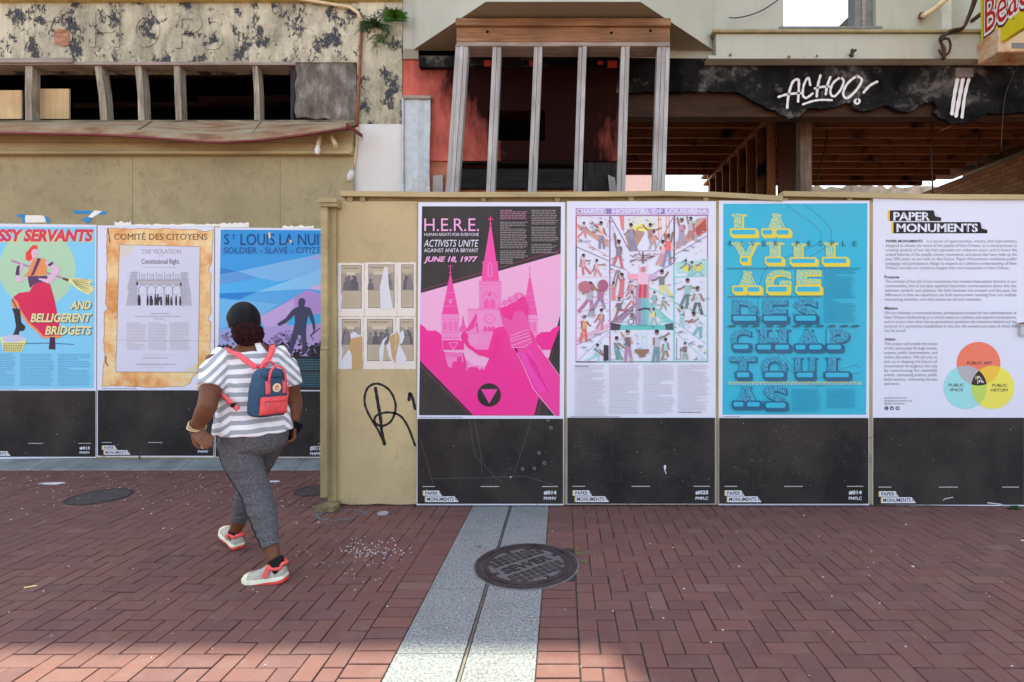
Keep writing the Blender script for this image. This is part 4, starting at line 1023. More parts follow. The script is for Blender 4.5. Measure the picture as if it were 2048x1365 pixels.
# ---- H.E.R.E. poster
P = Poster('poster', 'black and hot pink poster with cathedral spires and a raised fist', [(837, 405), (1130, 405), (1127.5, 1011), (833, 1011)], YP)
S1 = 0.2198; S2 = 0.24174
T1 = lambda L: [(830+u*S1, 400+v*S1) for u, v in L]
T2 = lambda L: [(830+u*S2, 690+v*S2) for u, v in L]
LP, HP, MP, DK = (238, 164, 208), (240, 46, 146), (240, 104, 178), (50, 47, 50)
P.poly([(844, 413), (1122, 413), (1119, 832), (838, 831)], DK); P.up()
P.line(T1([(50, 825), (1325, 455)]), 1.4, (128, 44, 84)); P.line(T2([(42, 170), (460, 585)]), 1.2, (128, 44, 84)); P.line(T2([(1150, 20), (1015, 585)]), 1.2, (128, 44, 84)); P.up()
P.poly(T1([(50, 850), (1325, 490), (1325, 1030)])+T2([(985, 585), (485, 585), (40, 130)]), LP); P.up()
# towers
def spire(cx, w, ytip, ybase, ybot, c1, c2):
    P.poly(T1([(cx-6, ytip+90), (cx+6, ytip+90), (cx+w, ybase), (cx-w, ybase)]), c1)
    P.line(T1([(cx, ytip), (cx, ytip+100)]), 1.4, c1); P.poly(T1(circ(cx, ytip+70, 9, 10)), c1)
    P.poly(T1([(cx-w-4, ybase), (cx+w+4, ybase), (cx+w+4, ybot), (cx-w-4, ybot)]), c2)
    for i in range(3):
        u = cx-w*0.62+i*w*0.62
        P.poly(T1([(u-18, ybase+80), (u, ybase+58), (u+18, ybase+80), (u+18, ybase+150), (u-18, ybase+150)]), MP)
    for yv in (ybase, ybase+45, ybase+165, ybase+215): P.line(T1([(cx-w-8, yv), (cx+w+8, yv)]), 0.8, HP)
    for f in (0.45, 0.62, 0.8): P.line(T1([(cx-w*f, ytip+90+(ybase-ytip-90)*f), (cx+w*f, ytip+90+(ybase-ytip-90)*f)]), 0.6, (246, 150, 206))
spire(322, 78, 595, 1040, 1365, (240, 66, 156), (240, 130, 194)); spire(1045, 68, 610, 1045, 1300, (240, 84, 166), (240, 140, 198))
P.line(T1([(305, 605), (340, 603)]), 1.2, HP); P.line(T1([(1022, 608), (1042, 606)]), 1, MP); P.line(T1([(322, 905), (322, 955)]), 0.8, (250, 200, 230)); P.line(T1([(306, 925), (338, 925)]), 0.8, (250, 200, 230))
P.up()
P.poly(T1([(480, 990), (860, 990), (860, 1365), (480, 1365)]), (241, 136, 196)); P.poly(T1([(582, 740), (786, 740), (786, 1000), (582, 1000)]), (241, 128, 192)); P.up()
P.poly(T1([(682, 235), (694, 235), (740, 560), (757, 562), (752, 580), (765, 738), (605, 738), (618, 580), (608, 562), (628, 560)]), (240, 74, 162))
P.line(T1([(687, 150), (687, 245)]), 1.8, (230, 60, 140)); P.line(T1([(668, 176), (708, 176)]), 1.8, (230, 60, 140)); P.poly(T1(circ(687, 220, 9, 12)), (236, 90, 160)); P.up()
P.poly(T1([(660, 600), (683, 565), (706, 600), (706, 700), (660, 700)]), (241, 120, 186)); P.poly(T1([(672, 600), (683, 580), (694, 600), (694, 690), (672, 690)]), (240, 70, 160))
for yv in (745, 770, 985, 1000, 1195, 1215): P.line(T1([(578, yv), (790, yv)]) if yv < 990 else T1([(478, yv), (860, yv)]), 0.9, (238, 80, 166))
for yv in range(800, 980, 22): P.line(T1([(590, yv), (778, yv)]), 0.35, (241, 100, 176))
for cx in (650, 705): P.poly(T1([(cx-24, 920), (cx, 895), (cx+24, 920), (cx+24, 985), (cx-24, 985)]), (240, 88, 170))
for r, c in ((70, (240, 90, 172)), (60, (241, 140, 198)), (44, (240, 96, 174)), (34, (241, 146, 202)), (14, (240, 90, 172))): P.poly(T1(circ(678, 1082, r*0.72, 24)), c); P.up(0.00005)
for cx in (640, 678, 712): P.poly(T1([(cx-16, 1165), (cx, 1145), (cx+16, 1165), (cx+16, 1200), (cx-16, 1200)]), (240, 76, 162))
P.poly(T1(circ(678, 862, 16, 16)), (240, 76, 162)); P.line(T1([(600, 905), (640, 850), (678, 835), (716, 850), (758, 905)]), 1.0, (240, 84, 166))
P.poly(T1([(400, 1200), (410, 1160), (425, 1140), (430, 1090), (438, 1050), (446, 1090), (452, 1140), (468, 1160), (476, 1200)]), (240, 84, 166)); P.up()
for u in range(590, 800, 26): P.line(T1([(u, 1225), (u, 1365)]), 0.5, (240, 92, 172))
P.poly(T2([(465, 0), (655, 0), (655, 95), (525, 95)]), (242, 128, 192))
for v in (18, 36, 54, 70, 84): P.line(T2([(480, v), (655, v)]), 0.5, (240, 70, 160))
P.up()
# crowd and flag
P.poly(T1([(45, 1130), (90, 1160), (110, 1190), (190, 1190), (240, 1225), (245, 1285), (250, 1365)])+T2([(245, 60), (400, 65), (440, 190), (500, 170), (580, 185), (640, 60), (700, 60), (900, 60), (1110, 110), (985, 585), (485, 585), (40, 130)]), HP)
P.poly(T2([(655, -130), (700, -150), (760, -150), (900, -60), (1000, 60), (1000, 200), (640, 200), (600, 60)]), HP)
P.poly(T1([(1110, 1230), (1150, 1205), (1230, 1200), (1255, 1170), (1290, 1155), (1320, 1150), (1240, 1365), (1060, 1365)]), HP); P.up()
P.poly(T1([(255, 1280), (445, 1280), (445, 1365), (255, 1365)])+[], HP); P.poly(T1([(462, 1190), (560, 1030), (575, 1225), (556, 1160), (480, 1195)]), (240, 60, 154))
P.poly(T1(circ(450, 1245, 34, 18, 46)), (242, 40, 140)); P.poly(T1([(430, 1270), (470, 1255), (500, 1320), (560, 1365), (700, 1365), (730, 1260), (800, 1215)])+T2([(690, 30), (640, 120), (520, 80), (430, 20)]), (242, 40, 140))
P.poly(T1(circ(765, 1262, 40, 18, 50)), (242, 40, 140)); P.up()
P.line(T1([(310, 1300), (388, 1300), (350, 1362), (310, 1300)]), 0.9, LP); P.line(T1([(562, 1090), (538, 1165), (585, 1155), (562, 1090)]), 0.9, LP)
# combed light crowd patches
P.poly(T2([(248, 66), (395, 62), (400, 140), (385, 150), (372, 110), (350, 90), (345, 150), (325, 140), (310, 165), (300, 195), (270, 175), (262, 140), (250, 100)]), (240, 122, 192)); 
P.poly(T2([(430, 130), (470, 165), (520, 178), (580, 180), (572, 210), (545, 190), (540, 215), (515, 185), (480, 185), (440, 160), (432, 215), (424, 200)]), (240, 130, 196)); P.up()
for v in (72, 80, 88, 98): P.line(T2([(250, v), (395, v-2)]), 0.5, HP)
P.poly(T2(circ(333, 165, 28, 14)), HP); P.poly(T2([(365, 95), (385, 100), (392, 170), (360, 170)]), HP)
# fist and forearm
P.poly(T1([(1060, 1190), (1130, 1330), (1180, 1420)])+T2([(1195, 255), (1195, 588), (1160, 588), (1020, 430), (975, 360), (885, 140), (840, 60), (780, 20), (800, -60)])+T1([(862, 1270)]), (240, 58, 154)); P.up()
P.poly(T2([(845, 60), (960, 50), (1110, 350), (1070, 395), (1020, 380)]), (242, 66, 176)); P.poly(T2([(905, 40), (1000, 150), (1115, 400), (1090, 380), (960, 180)]), (214, 44, 140))
P.poly(T1([(760, 985), (765, 945), (800, 940), (802, 915), (850, 905), (858, 882), (905, 870), (918, 846), (960, 845), (995, 870), (1025, 930), (1045, 990), (1030, 1070), (1030, 1160), (1062, 1290), (1000, 1345), (880, 1350), (860, 1260), (800, 1130), (782, 1060)]), (240, 78, 164)); P.up()
P.poly(T1([(768, 985), (830, 965), (900, 930), (960, 880), (1000, 890), (1035, 985), (1020, 1070), (980, 1010), (900, 1020), (880, 1100), (800, 1060)]), (236, 40, 142)); P.up()
for c in ((790, 960, 26), (836, 932, 28), (888, 898, 28), (944, 872, 30)): P.poly(T1(circ(c[0], c[1], c[2], 14, c[2]*0.8)), (242, 118, 186))
for L in ([(768, 980), (830, 958), (838, 968)], [(832, 960), (905, 920)], [(905, 930), (960, 880)], [(870, 1240), (1020, 1180)], [(862, 1270), (1035, 1210)], [(868, 1290), (1050, 1235)], [(875, 1330), (1058, 1265)], [(880, 1345), (1000, 1340), (1060, 1290)]): P.line(T1(L), 0.7, (250, 206, 232))
P.line(T2([(1015, 0), (1195, 255)]), 0.8, (250, 206, 232)); P.line(T2([(845, 70), (900, 180), (975, 360), (1160, 588)]), 0.8, (250, 206, 232)); P.up()
P.poly(T2(circ(613, 415, 97, 40)), (44, 40, 44)); P.up(); P.poly(T2([(546, 368), (682, 368), (614, 488)]), (242, 60, 160)); P.up()
PK = (240, 160, 212)
P.text('H.E.R.E.', *T1([(85, 170)])[0], *T1([(582, 286)])[0], PK); P.text('HUMAN RIGHTS FOR EVERYONE', *T1([(85, 302)])[0], *T1([(580, 330)])[0], (236, 230, 240))
P.text('ACTIVISTS UNITE', *T1([(80, 364)])[0], *T1([(578, 428)])[0], (238, 234, 242), shear=0.25); P.text('AGAINST ANITA BRYANT', *T1([(82, 443)])[0], *T1([(576, 478)])[0], (236, 230, 240))
P.text('JUNE 18, 1977', *T1([(80, 515)])[0], *T1([(572, 580)])[0], PK, bold=0.035, shear=0.25)
G1 = (150, 142, 148)
P.greek(*T1([(775, 88)])[0], *T1([(1027, 180)])[0], 6, (176, 130, 156)); P.greek(*T1([(775, 197)])[0], *T1([(1027, 445)])[0], 16, G1); P.greek(*T1([(775, 458)])[0], *T1([(1027, 535)])[0], 5, G1); P.greek(*T1([(775, 535)])[0], *T1([(900, 585)])[0], 3, G1)
P.greek(*T1([(1060, 88)])[0], *T1([(1303, 228)])[0], 9, G1); P.greek(*T1([(1060, 242)])[0], *T1([(1305, 382)])[0], 9, G1); P.greek(*T1([(1060, 398)])[0], *T1([(1300, 490)])[0], 6, G1, ragged=0.3)
P.greek(839, 833.5, 930, 836.5, 1, (120, 112, 130))
blackband(P, 835, 838, 1126, 1008, '#014', 'PMMV', 3, 'none')
for L in ([(450, 620), (480, 840), (500, 920), (550, 970), (650, 1085), (730, 1145)], [(490, 620), (545, 900), (555, 1080)], [(960, 620), (905, 810), (815, 1090)], [(150, 1108), (520, 1100), (900, 1086), (1180, 1165)], [(40, 770), (90, 940), (150, 1150)]): P.line(T2(L), 0.8, (84, 83, 86), 'map_band')
for u, v in ((1100, 622), (1125, 686), (1028, 894), (1070, 978), (988, 1022), (890, 1027)): P.line(T2([(u-10, v-10), (u+10, v-8), (u+8, v+11), (u-10, v+9), (u-10, v-10)]), 0.7, (150, 150, 152), 'map_band')
P.poly(T2(circ(792, 1095, 7, 8)), (190, 188, 200), 'map_band')
P.build()

# ---- Charity Hospital poster
P = Poster('poster', 'white poster with a red and teal watercolour of many small figures', [(1134, 403), (1432, 403), (1431, 1009), (1133, 1009)], YP, mat=MPRINTM)
S3 = 0.249; T3 = lambda L: [(1130+u*S3, 400+v*S3) for u, v in L]
P.rect(*T3([(85, 68)])[0], *T3([(1155, 115)])[0], (176, 158, 208)); 
for u0, u1, c in ((85, 130, (150, 128, 170)), (330, 372, (140, 118, 176)), (600, 640, (206, 196, 222)), (735, 800, (138, 116, 180)), (1000, 1060, (196, 184, 216)), (250, 330, (196, 186, 218))): P.rect(*T3([(u0, 68)])[0], *T3([(u1, 115)])[0], c)
P.up(); P.text('CHARITY', *T3([(92, 74)])[0], *T3([(318, 110)])[0], (228, 225, 240), bold=0.03, serif=0.05); P.text('HOSPITAL OF LOUISIANA', *T3([(378, 74)])[0], *T3([(1148, 110)])[0], (228, 225, 240), bold=0.03, serif=0.05); P.up()
RD, PU, TE, DKP, BRN = (186, 96, 110), (150, 118, 160), (110, 196, 200), (106, 96, 112), (140, 88, 76)
# washes
for pts, c in (([(97, 225), (350, 385), (350, 330), (97, 190)], (196, 150, 146)), ([(890, 400), (1138, 260), (1138, 140), (1060, 150), (1000, 260), (890, 340)], (196, 150, 152)), ([(435, 130), (475, 130), (475, 260), (450, 230)], (214, 128, 140)), ([(482, 290), (600, 210), (640, 270), (560, 410), (520, 410)], (170, 140, 130)), ([(1045, 230), (1130, 150), (1138, 250), (1060, 290)], (170, 84, 78)),
               ([(890, 500), (1140, 480), (1140, 600), (900, 590)], (168, 204, 214)), ([(930, 530), (1110, 520), (1100, 570), (960, 575)], (206, 212, 96)), ([(360, 1005), (880, 1005), (880, 1045), (360, 1045)], (96, 186, 190)), ([(360, 985), (450, 1000), (440, 1048), (360, 1048)], (78, 70, 84)), ([(800, 1000), (880, 985), (880, 1048), (810, 1046)], (70, 92, 104)),
               ([(365, 985), (560, 840), (565, 870), (450, 990)], (150, 128, 156)), ([(870, 985), (680, 825), (680, 860), (790, 990)], (128, 200, 204)), ([(97, 1150), (350, 1030), (350, 990), (97, 1110)], (206, 170, 196)), ([(500, 250), (610, 190), (720, 250), (640, 240)], (240, 216, 110)), ([(560, 640), (580, 840), (700, 940), (540, 990)], (232, 216, 228))): P.poly(T3(pts), c)
for a in range(-80, 90, 14): P.line(T3([(625, 250), (625+sin(radians(a))*150, 250-cos(radians(a))*130)]), 1.2, (238, 222, 128))
for u, c in ((750, (216, 128, 130)), (770, (238, 190, 120)), (812, (232, 160, 110)), (835, (216, 140, 140))): P.line(T3([(u, 130), (u+4, 330)]), 1.8, c)
P.up()
for L, w, c in (([(90, 125), (1150, 125)], 2.6, PU), ([(90, 125), (90, 640)], 2.6, RD), ([(90, 640), (88, 1300)], 2.6, (200, 150, 190)), ([(90, 370), (90, 560)], 2.8, DKP), ([(1145, 125), (1145, 470)], 2.2, PU), ([(1145, 470), (1145, 1300)], 2.6, TE), ([(90, 1302), (1148, 1300)], 2.6, (96, 160, 160)), ([(90, 1302), (250, 1302)], 2.8, DKP), ([(360, 125), (360, 560)], 2.8, PU), ([(360, 560), (362, 1300)], 2.6, (170, 130, 176)), ([(878, 125), (876, 500)], 3.2, DKP), ([(876, 500), (876, 1300)], 2.8, TE),
                ([(97, 380), (350, 490)], 1.8, PU), ([(97, 300), (350, 460)], 0.8, RD), ([(97, 620), (350, 620)], 1.6, (220, 180, 210)), ([(97, 915), (350, 825)], 1.8, (206, 170, 200)), ([(360, 800), (580, 700)], 2.0, (206, 160, 196)), ([(370, 140), (520, 410)], 2.0, PU), ([(720, 410), (870, 140)], 1.4, PU), ([(520, 410), (740, 410)], 1.2, PU), ([(360, 520), (490, 560)], 1.8, PU), ([(720, 590), (870, 510)], 1.8, PU), ([(885, 440), (1140, 290)], 1.4, PU), ([(885, 620), (1140, 612)], 2.4, (130, 206, 210)), ([(885, 830), (1140, 935)], 1.8, TE), ([(660, 700), (870, 790)], 1.8, TE), ([(885, 980), (1140, 1160)], 1.8, (150, 196, 216)), ([(97, 1165), (350, 1045)], 1.4, PU), ([(105, 1290), (355, 1060)], 1.2, (176, 160, 210)), ([(885, 1060), (1130, 1290)], 1.2, TE), ([(370, 985), (575, 830)], 2.0, DKP), ([(680, 830), (870, 985)], 2.0, TE)): P.line(T3(L), w, c)
P.up()
def fig(hx, hy, h, top, bot, arms, legs, skin=(112, 74, 66), lean=0.0, w=1.0):
    top, bot, skin = [tuple(int(a*.74+b*.26) for a, b in zip(c_, (232, 226, 240))) for c_ in (top, bot, skin)]
    tw = 0.105*h*w; sx, sy = hx+lean*h*0.12, hy+0.15*h; px_, py_ = hx+lean*h*0.45, hy+0.46*h
    for (ex, ey), s in zip(legs, (-1, 1)):
        kx, ky = (px_+ex*h+hx)/2*0+(px_+hx+ex*h)/2+s*0.02*h, (py_+hy+ey*h)/2
        P.line(T3([(px_+s*tw*0.35, py_-0.03*h), (kx, ky), (hx+ex*h, hy+ey*h)]), 0.10*h*w*S3, bot)
    P.poly(T3([(sx-tw, sy), (sx+tw, sy), (px_+tw*0.85, py_), (px_-tw*0.85, py_)]), top)
    for (ex, ey), s in zip(arms, (-1, 1)):
        P.line(T3([(sx+s*tw*0.9, sy+0.03*h), ((sx+hx+ex*h)/2+s*0.04*h, (sy+hy+ey*h)/2+0.05*h), (hx+ex*h, hy+ey*h)]), 0.062*h*S3, skin)
    P.poly(T3(circ(hx, hy, 0.068*h, 12, 0.088*h)), skin); P.poly(T3(circ(hx, hy-0.04*h, 0.07*h, 10, 0.055*h)), (54, 44, 52))
st = ((-0.1, 1.0), (0.12, 1.0))
for f in ((152, 190, 150, (170, 110, 126), RD, ((-.2, .35), (.3, .4)), ((-.3, .7), (.1, .75))), (290, 190, 210, (222, 170, 150), (96, 96, 130), ((-.35, -.05), (.2, .45)), ((-.05, .95), (.12, .95))),
          (148, 450, 190, (204, 130, 150), (186, 80, 90), ((-.15, .45), (.3, .2)), ((.0, .8), (.3, .75))), (255, 490, 170, (206, 150, 160), (190, 110, 110), ((-.2, .5), (.4, .15)), ((-.1, .7), (.2, .7))),
          (200, 680, 270, (150, 150, 172), (150, 76, 120), ((-.3, -.02), (.05, -.05)), ((-.33, .8), (.05, .7))), (285, 680, 270, (140, 84, 130), (120, 100, 150), ((-.25, -.02), (.12, -.1)), ((-.25, .75), (.12, .72))),
          (155, 940, 210, (226, 140, 70), (200, 70, 60), ((-.1, .45), (.25, .35)), ((-.15, .95), (.08, .95))), (292, 890, 190, (180, 130, 120), (170, 96, 120), ((-.3, .5), (.1, .45)), ((-.2, .75), (.02, .8))),
          (432, 340, 230, (92, 96, 118), (170, 84, 84), ((-.15, -.3), (.1, .3)), ((-.18, .78), (.12, .9))), (530, 205, 210, (110, 120, 160), (90, 104, 150), ((-.25, .35), (.15, .35)), ((.0, .98), (.22, .95))), (685, 205, 200, (140, 100, 100), (150, 130, 150), ((-.3, -.02), (.45, .1)), ((.05, .8), (.2, .7))), (715, 260, 150, (196, 130, 110), (160, 120, 130), ((-.3, .3), (.2, .4)), ((-.25, .9), (.1, .85))),
          (830, 295, 240, (220, 70, 70), (92, 112, 160), ((-.12, -.1), (.15, -.15)), ((-.18, 1.0), (.06, .95))), (785, 340, 200, (214, 160, 170), (186, 120, 130), ((-.1, .3), (.1, .1)), ((-.25, .9), (-.1, .95))),
          (938, 165, 230, (170, 110, 150), (130, 130, 160), ((-.15, -.1), (.1, .3)), ((-.1, .95), (.1, .85))), (1010, 155, 200, (170, 150, 180), (150, 90, 96), ((-.15, -.1), (.15, .5)), ((-.1, .75), (.1, .8))),
          (970, 490, 150, (120, 170, 180), (110, 190, 190), ((-.3, .4), (.2, .5)), ((.1, .8), (.35, .75)), (96, 72, 60), 0.8), (1020, 505, 150, (196, 190, 90), (90, 170, 170), ((-.2, .4), (.5, .0)), ((-.1, .7), (.6, .7)), (96, 72, 60), 0.8),
          (390, 670, 170, (206, 90, 110), (200, 100, 100), ((.12, -.55), (.2, -.4)), ((-.05, .8), (.05, .8))), (458, 605, 200, (196, 76, 86), (190, 76, 86), ((-.2, -.2), (-.12, -.2)), ((-.12, .95), (.0, .9))), (525, 660, 130, (200, 110, 120), (196, 90, 96), ((-.2, .5), (.4, .3)), ((-.25, .9), (.2, .8))),
          (435, 800, 200, (84, 66, 78), (150, 70, 88), ((-.15, .3), (.15, .05)), ((-.2, .85), (.3, .4))), (540, 745, 150, (214, 180, 190), (180, 80, 100), ((-.3, .35), (.1, .3)), ((-.4, .9), (.1, .8))),
          (778, 580, 230, (84, 92, 96), (196, 196, 96), ((-.35, .3), (.22, .0)), ((.0, .75), (.35, .85))), (718, 745, 130, (110, 180, 190), (100, 150, 140), ((-.2, .4), (.15, .5)), ((-.1, .8), (.1, .8))), (792, 790, 120, (120, 150, 120), (96, 150, 100), ((-.1, .5), (.4, .5)), ((-.25, .8), (.2, .8))),
          (985, 650, 230, (110, 180, 190), (60, 96, 100), ((-.35, .3), (.25, .25)), ((-.25, .9), (-.05, .95))), (1065, 715, 240, (200, 206, 206), (50, 56, 60), ((-.2, .4), (.22, .4)), ((-.15, .8), (.15, .85))),
          (940, 870, 160, (150, 200, 206), (120, 190, 196), ((-.2, .0), (.1, .4)), ((-.1, .9), (.1, .95))), (1035, 920, 220, (206, 206, 214), (84, 150, 160), ((-.3, .25), (-.2, .3)), ((.0, .75), (.25, .85)), (120, 84, 70), 0.5),
          (540, 890, 120, (60, 70, 72), (80, 110, 110), ((-.15, .5), (.2, .5)), ((.1, .85), (.4, .8))), (712, 880, 140, (210, 206, 90), (100, 170, 180), ((-.3, -.1), (.1, .4)), ((-.15, .9), (.2, .9))),
          (415, 1115, 210, (70, 130, 136), (60, 120, 120), ((.1, .4), (.35, .35)), ((.05, .8), (.2, .8))), (505, 1065, 250, (84, 58, 76), (150, 96, 140), ((-.22, .0), (.15, .35)), ((-.08, .95), (.12, .95)), (170, 130, 110)), (738, 1065, 250, (160, 170, 190), (64, 120, 126), ((-.1, .4), (.4, .02)), ((-.12, .95), (.04, .95))), (808, 1125, 190, (130, 190, 200), (120, 104, 70), ((-.15, .45), (.15, .4)), ((-.15, .85), (.1, .7))),
          (262, 1170, 170, (120, 180, 190), (130, 190, 200), ((.3, .5), (.35, .5)), ((-.55, .72), (.05, .7))), (965, 1155, 150, (60, 66, 70), (120, 150, 150), ((-.25, .35), (-.2, .4)), ((-.1, .85), (.1, .85)))):
    fig(*f)
P.up()
rr = random.Random(77)
for i in range(420):
    u, v = rr.uniform(100, 1135), rr.uniform(135, 1290)
    if 440 < u < 800 and 240 < v < 620 and rr.random() < .6: continue
    warm = (v < 700 and u < 880) or (u < 360 and v < 1100)
    c_ = rr.choice([(206, 150, 160), (190, 120, 130), (214, 176, 168), (176, 140, 176), (150, 96, 100)] if warm else [(150, 206, 210), (120, 180, 186), (90, 130, 136), (186, 206, 150), (170, 176, 206)])
    a_ = rr.uniform(-.9, .9); l_ = rr.uniform(8, 34); P.line(T3([(u, v), (u+l_*cos(a_), v+l_*sin(a_))]), rr.uniform(.5, 2.2), c_)
P.up(0.0002)
# central robed figure with tree
for u0, u1, c in ((570, 590, (176, 150, 180)), (588, 610, (206, 70, 90)), (608, 630, (222, 100, 116)), (628, 650, (196, 60, 84)), (648, 668, (214, 120, 140))): P.poly(T3([(u0+10, 675), (u1+2, 675), (u1+4, 800), (u0, 800)]), c)
for u0, u1, c in ((568, 600, (150, 150, 190)), (600, 636, (130, 170, 200)), (636, 672, (110, 190, 196))): P.poly(T3([(u0, 790), (u1, 790), (u1, 1005), (u0+4, 1005)]), c)
for u in range(575, 670, 16): P.line(T3([(u, 690), (u-2, 1000)]), 0.5, (96, 150, 160) if u > 620 else (160, 80, 110))
P.poly(T3([(582, 600), (605, 580), (650, 580), (672, 600), (668, 680), (585, 680)]), (222, 180, 206)); P.poly(T3([(500, 560), (520, 590), (585, 600), (585, 640), (510, 635)]), (226, 160, 180)); P.poly(T3([(740, 585), (672, 600), (672, 645), (735, 635)]), (190, 166, 206))
P.poly(T3([(590, 515), (610, 540), (644, 540), (664, 512), (650, 570), (605, 575)]), (230, 170, 200)); P.poly(T3(circ(628, 560, 20, 16, 24)), (186, 130, 140))
P.line(T3([(627, 510), (626, 420)]), 2.6, (110, 60, 60))
rr = random.Random(5)
for i in range(22):
    a = rr.uniform(-1.3, 1.3); p = (627, 500-rr.random()*50); q = (p[0]+sin(a)*60, p[1]-abs(cos(a))*22); r_ = (q[0]+sin(a)*rr.uniform(30, 75), q[1]+rr.uniform(-28, 22)); P.line(T3([p, q, r_]), 0.55, (130, 84, 88)); P.poly(T3(circ(r_[0], r_[1], 5, 6)), (110, 70, 80))
P.poly(T3(circ(530, 980, 22, 16)), (90, 90, 96)); P.up(0.0001); P.poly(T3(circ(530, 980, 17, 16)), (226, 224, 236)); P.poly(T3([(312, 1165), (350, 1170), (350, 1290), (310, 1295)]), (64, 62, 76)); P.poly(T3([(585, 880), (640, 865), (685, 870), (680, 885), (640, 880), (590, 895)]), (70, 74, 90))
P.poly(T3([(560, 1200), (675, 1200), (672, 1225), (650, 1235), (645, 1260), (600, 1268), (590, 1235), (562, 1225)]), (140, 110, 100))
for u in (580, 618, 655): P.line(T3([(u, 1060), (u+5, 1200)]), 1.0, (150, 210, 220))
for bx_, by_ in ((120, 330), (170, 330), (220, 390), (960, 400), (1020, 380), (1080, 330), (190, 1130), (250, 1080), (140, 1190), (920, 1060), (1010, 1150), (1080, 1180), (220, 220), (240, 250)):
    for i in range(4): P.line(T3([(bx_+rr.uniform(-20, 20), by_+rr.uniform(-14, 14)), (bx_+rr.uniform(-20, 40), by_+rr.uniform(-14, 14)), (bx_+rr.uniform(-20, 40), by_+rr.uniform(-14, 14))]), 0.5, (96, 84, 106))
P.line(T3([(395, 890), (335, 1290)][:0]+[(375, 205), (465, 440)]), 0.7, DKP); P.line(T3([(898, 1110), (896, 1280), (930, 1280), (930, 1180)]), 1.0, (60, 70, 76)); P.line(T3([(940, 1240), (990, 1240), (990, 1295)]), 0.8, (190, 160, 120))
P.poly(T3(circ(160, 700, 52, 18, 48)), (176, 110, 130)); P.poly(T3(circ(305, 690, 42, 18, 50)), (160, 96, 130))
for i in range(5): P.line(T3([(175+i*14, 940), (205+i*9, 878)]), 0.5, (80, 60, 70)); P.line(T3([(170+i*6, 940-i*14), (240, 930-i*14)]), 0.5, (80, 60, 70))
G2 = (186, 182, 200)
for a, b, y1 in ((1150, 1212, 832), (1218, 1280, 828), (1287, 1350, 828), (1356, 1418, 822)):
    P.greek(a, 729, b, y1, 28, G2, th=0.42); 
P.greek(1356, 823, 1404, 827, 1, (90, 86, 100)); P.greek(1150, 731, 1180, 735, 1, (110, 106, 120)); P.greek(1140, 832.5, 1250, 835.5, 1, (130, 124, 140))
blackband(P, 1134.5, 836, 1430, 1008, '#025', 'PMPLC', 8, 'grid'); P.poly(circ(1330, 935, 2.5, 8, 5), (220, 220, 226), 'map_band'); P.line([(1329, 938), (1332, 948)], 1.6, (220, 220, 226), 'map_band')
P.build()

# ---- river people poster
P = Poster('poster', 'turquoise poster with big ornamental yellow and navy letters', [(1438, 402), (1739, 402), (1738, 1011), (1437, 1011)], YP)
def hatch(name, ca, cb, sc_):
    k = NT(name); pos = k.n('NewGeometry').outputs['Position']; w = k.n('TexWave'); w.wave_type = 'RINGS'; w.rings_direction = 'Y'; w.inputs['Scale'].default_value = sc_; w.inputs['Distortion'].default_value = 9; w.inputs['Detail'].default_value = 1; w.inputs['Detail Scale'].default_value = 2
    k.l(pos, w.inputs['Vector']); return k.done(k.mix(k.step(w.outputs['Fac'], 0.30, 0.45), C(*ca)[:3], C(*cb)[:3]), 0.45)
CY, YE, NV = (50, 170, 206), (212, 196, 66), (40, 92, 132)
HY, HN = hatch('yellow_hatch_print', YE, (80, 178, 190), 22), hatch('navy_hatch_print', NV, (60, 160, 196), 22)
P.poly([(1446.5, 408), (1735, 407), (1732.5, 830), (1445, 830)], CY); P.up()
S4 = 0.3223; T4 = lambda L: [(1436+u*S4, 400+v*S4) for u, v in L]
for L in ([(420, 25), (500, 90), (590, 150), (638, 200), (640, 250), (600, 285), (500, 325), (400, 365), (320, 400), (275, 460), (250, 560), (245, 650), (270, 770), (330, 900), (420, 1030), (520, 1120), (620, 1155), (720, 1140), (830, 1080), (880, 1075)], [(530, 25), (590, 70), (660, 130), (705, 190), (700, 250), (660, 300), (560, 360), (440, 420), (350, 460), (310, 540), (300, 650), (330, 800), (400, 960), (480, 1060), (590, 1110), (680, 1100), (770, 1050), (850, 1025), (885, 1040)]): P.line(T4(L), 0.9, (58, 104, 116))
P.up()
def orn(ch, x0, y0, x1, y1, c, mi, bars):
    P.cnt += 1; key = 'letter#%d' % P.cnt
    # thick drop shadow, hatched face, and a hollow slab foot
    w, h = x1-x0, y1-y0; fy = y0+h*0.66
    for d in (5.5, 4, 2.5, 1): P.text(ch, x0+d*0.62, y0+d*0.62, x1+d*0.62, y1+d*0.62, c, key, 0.045, 0, 0.07)
    P.up(0.00006); P.text(ch, x0, y0, x1, y1, CY, key, 0.04, 0, 0.07); P.up(0.00006); P.text(ch, x0+0.4, y0+0.4, x1-0.4, y1-0.6, c, key, 0.03, 0, 0.06, mi); P.up(0.00006)
    for a, b in bars:
        X0, X1 = x0+w*a, x0+w*b
        R = lambda m, d=0: [(X0+m+2+d, fy+m+d), (X1-m-2+d, fy+m+d), (X1-m+d, fy+m+2+d), (X1-m+d, y1-m-2+d), (X1-m-2+d, y1-m+d), (X0+m+2+d, y1-m+d), (X0+m+d, y1-m-2+d), (X0+m+d, fy+m+2+d)]
        for d in (4.5, 3, 1.5): P.poly(R(0, d), c, key)
        P.up(0.00006); P.poly(R(0), c, key); P.up(0.00006); P.poly(R(3.0), CY, key); P.up(0.00006)
one, two = [(-.04, 1.04)], [(-.08, .43), (.47, 1.08)]
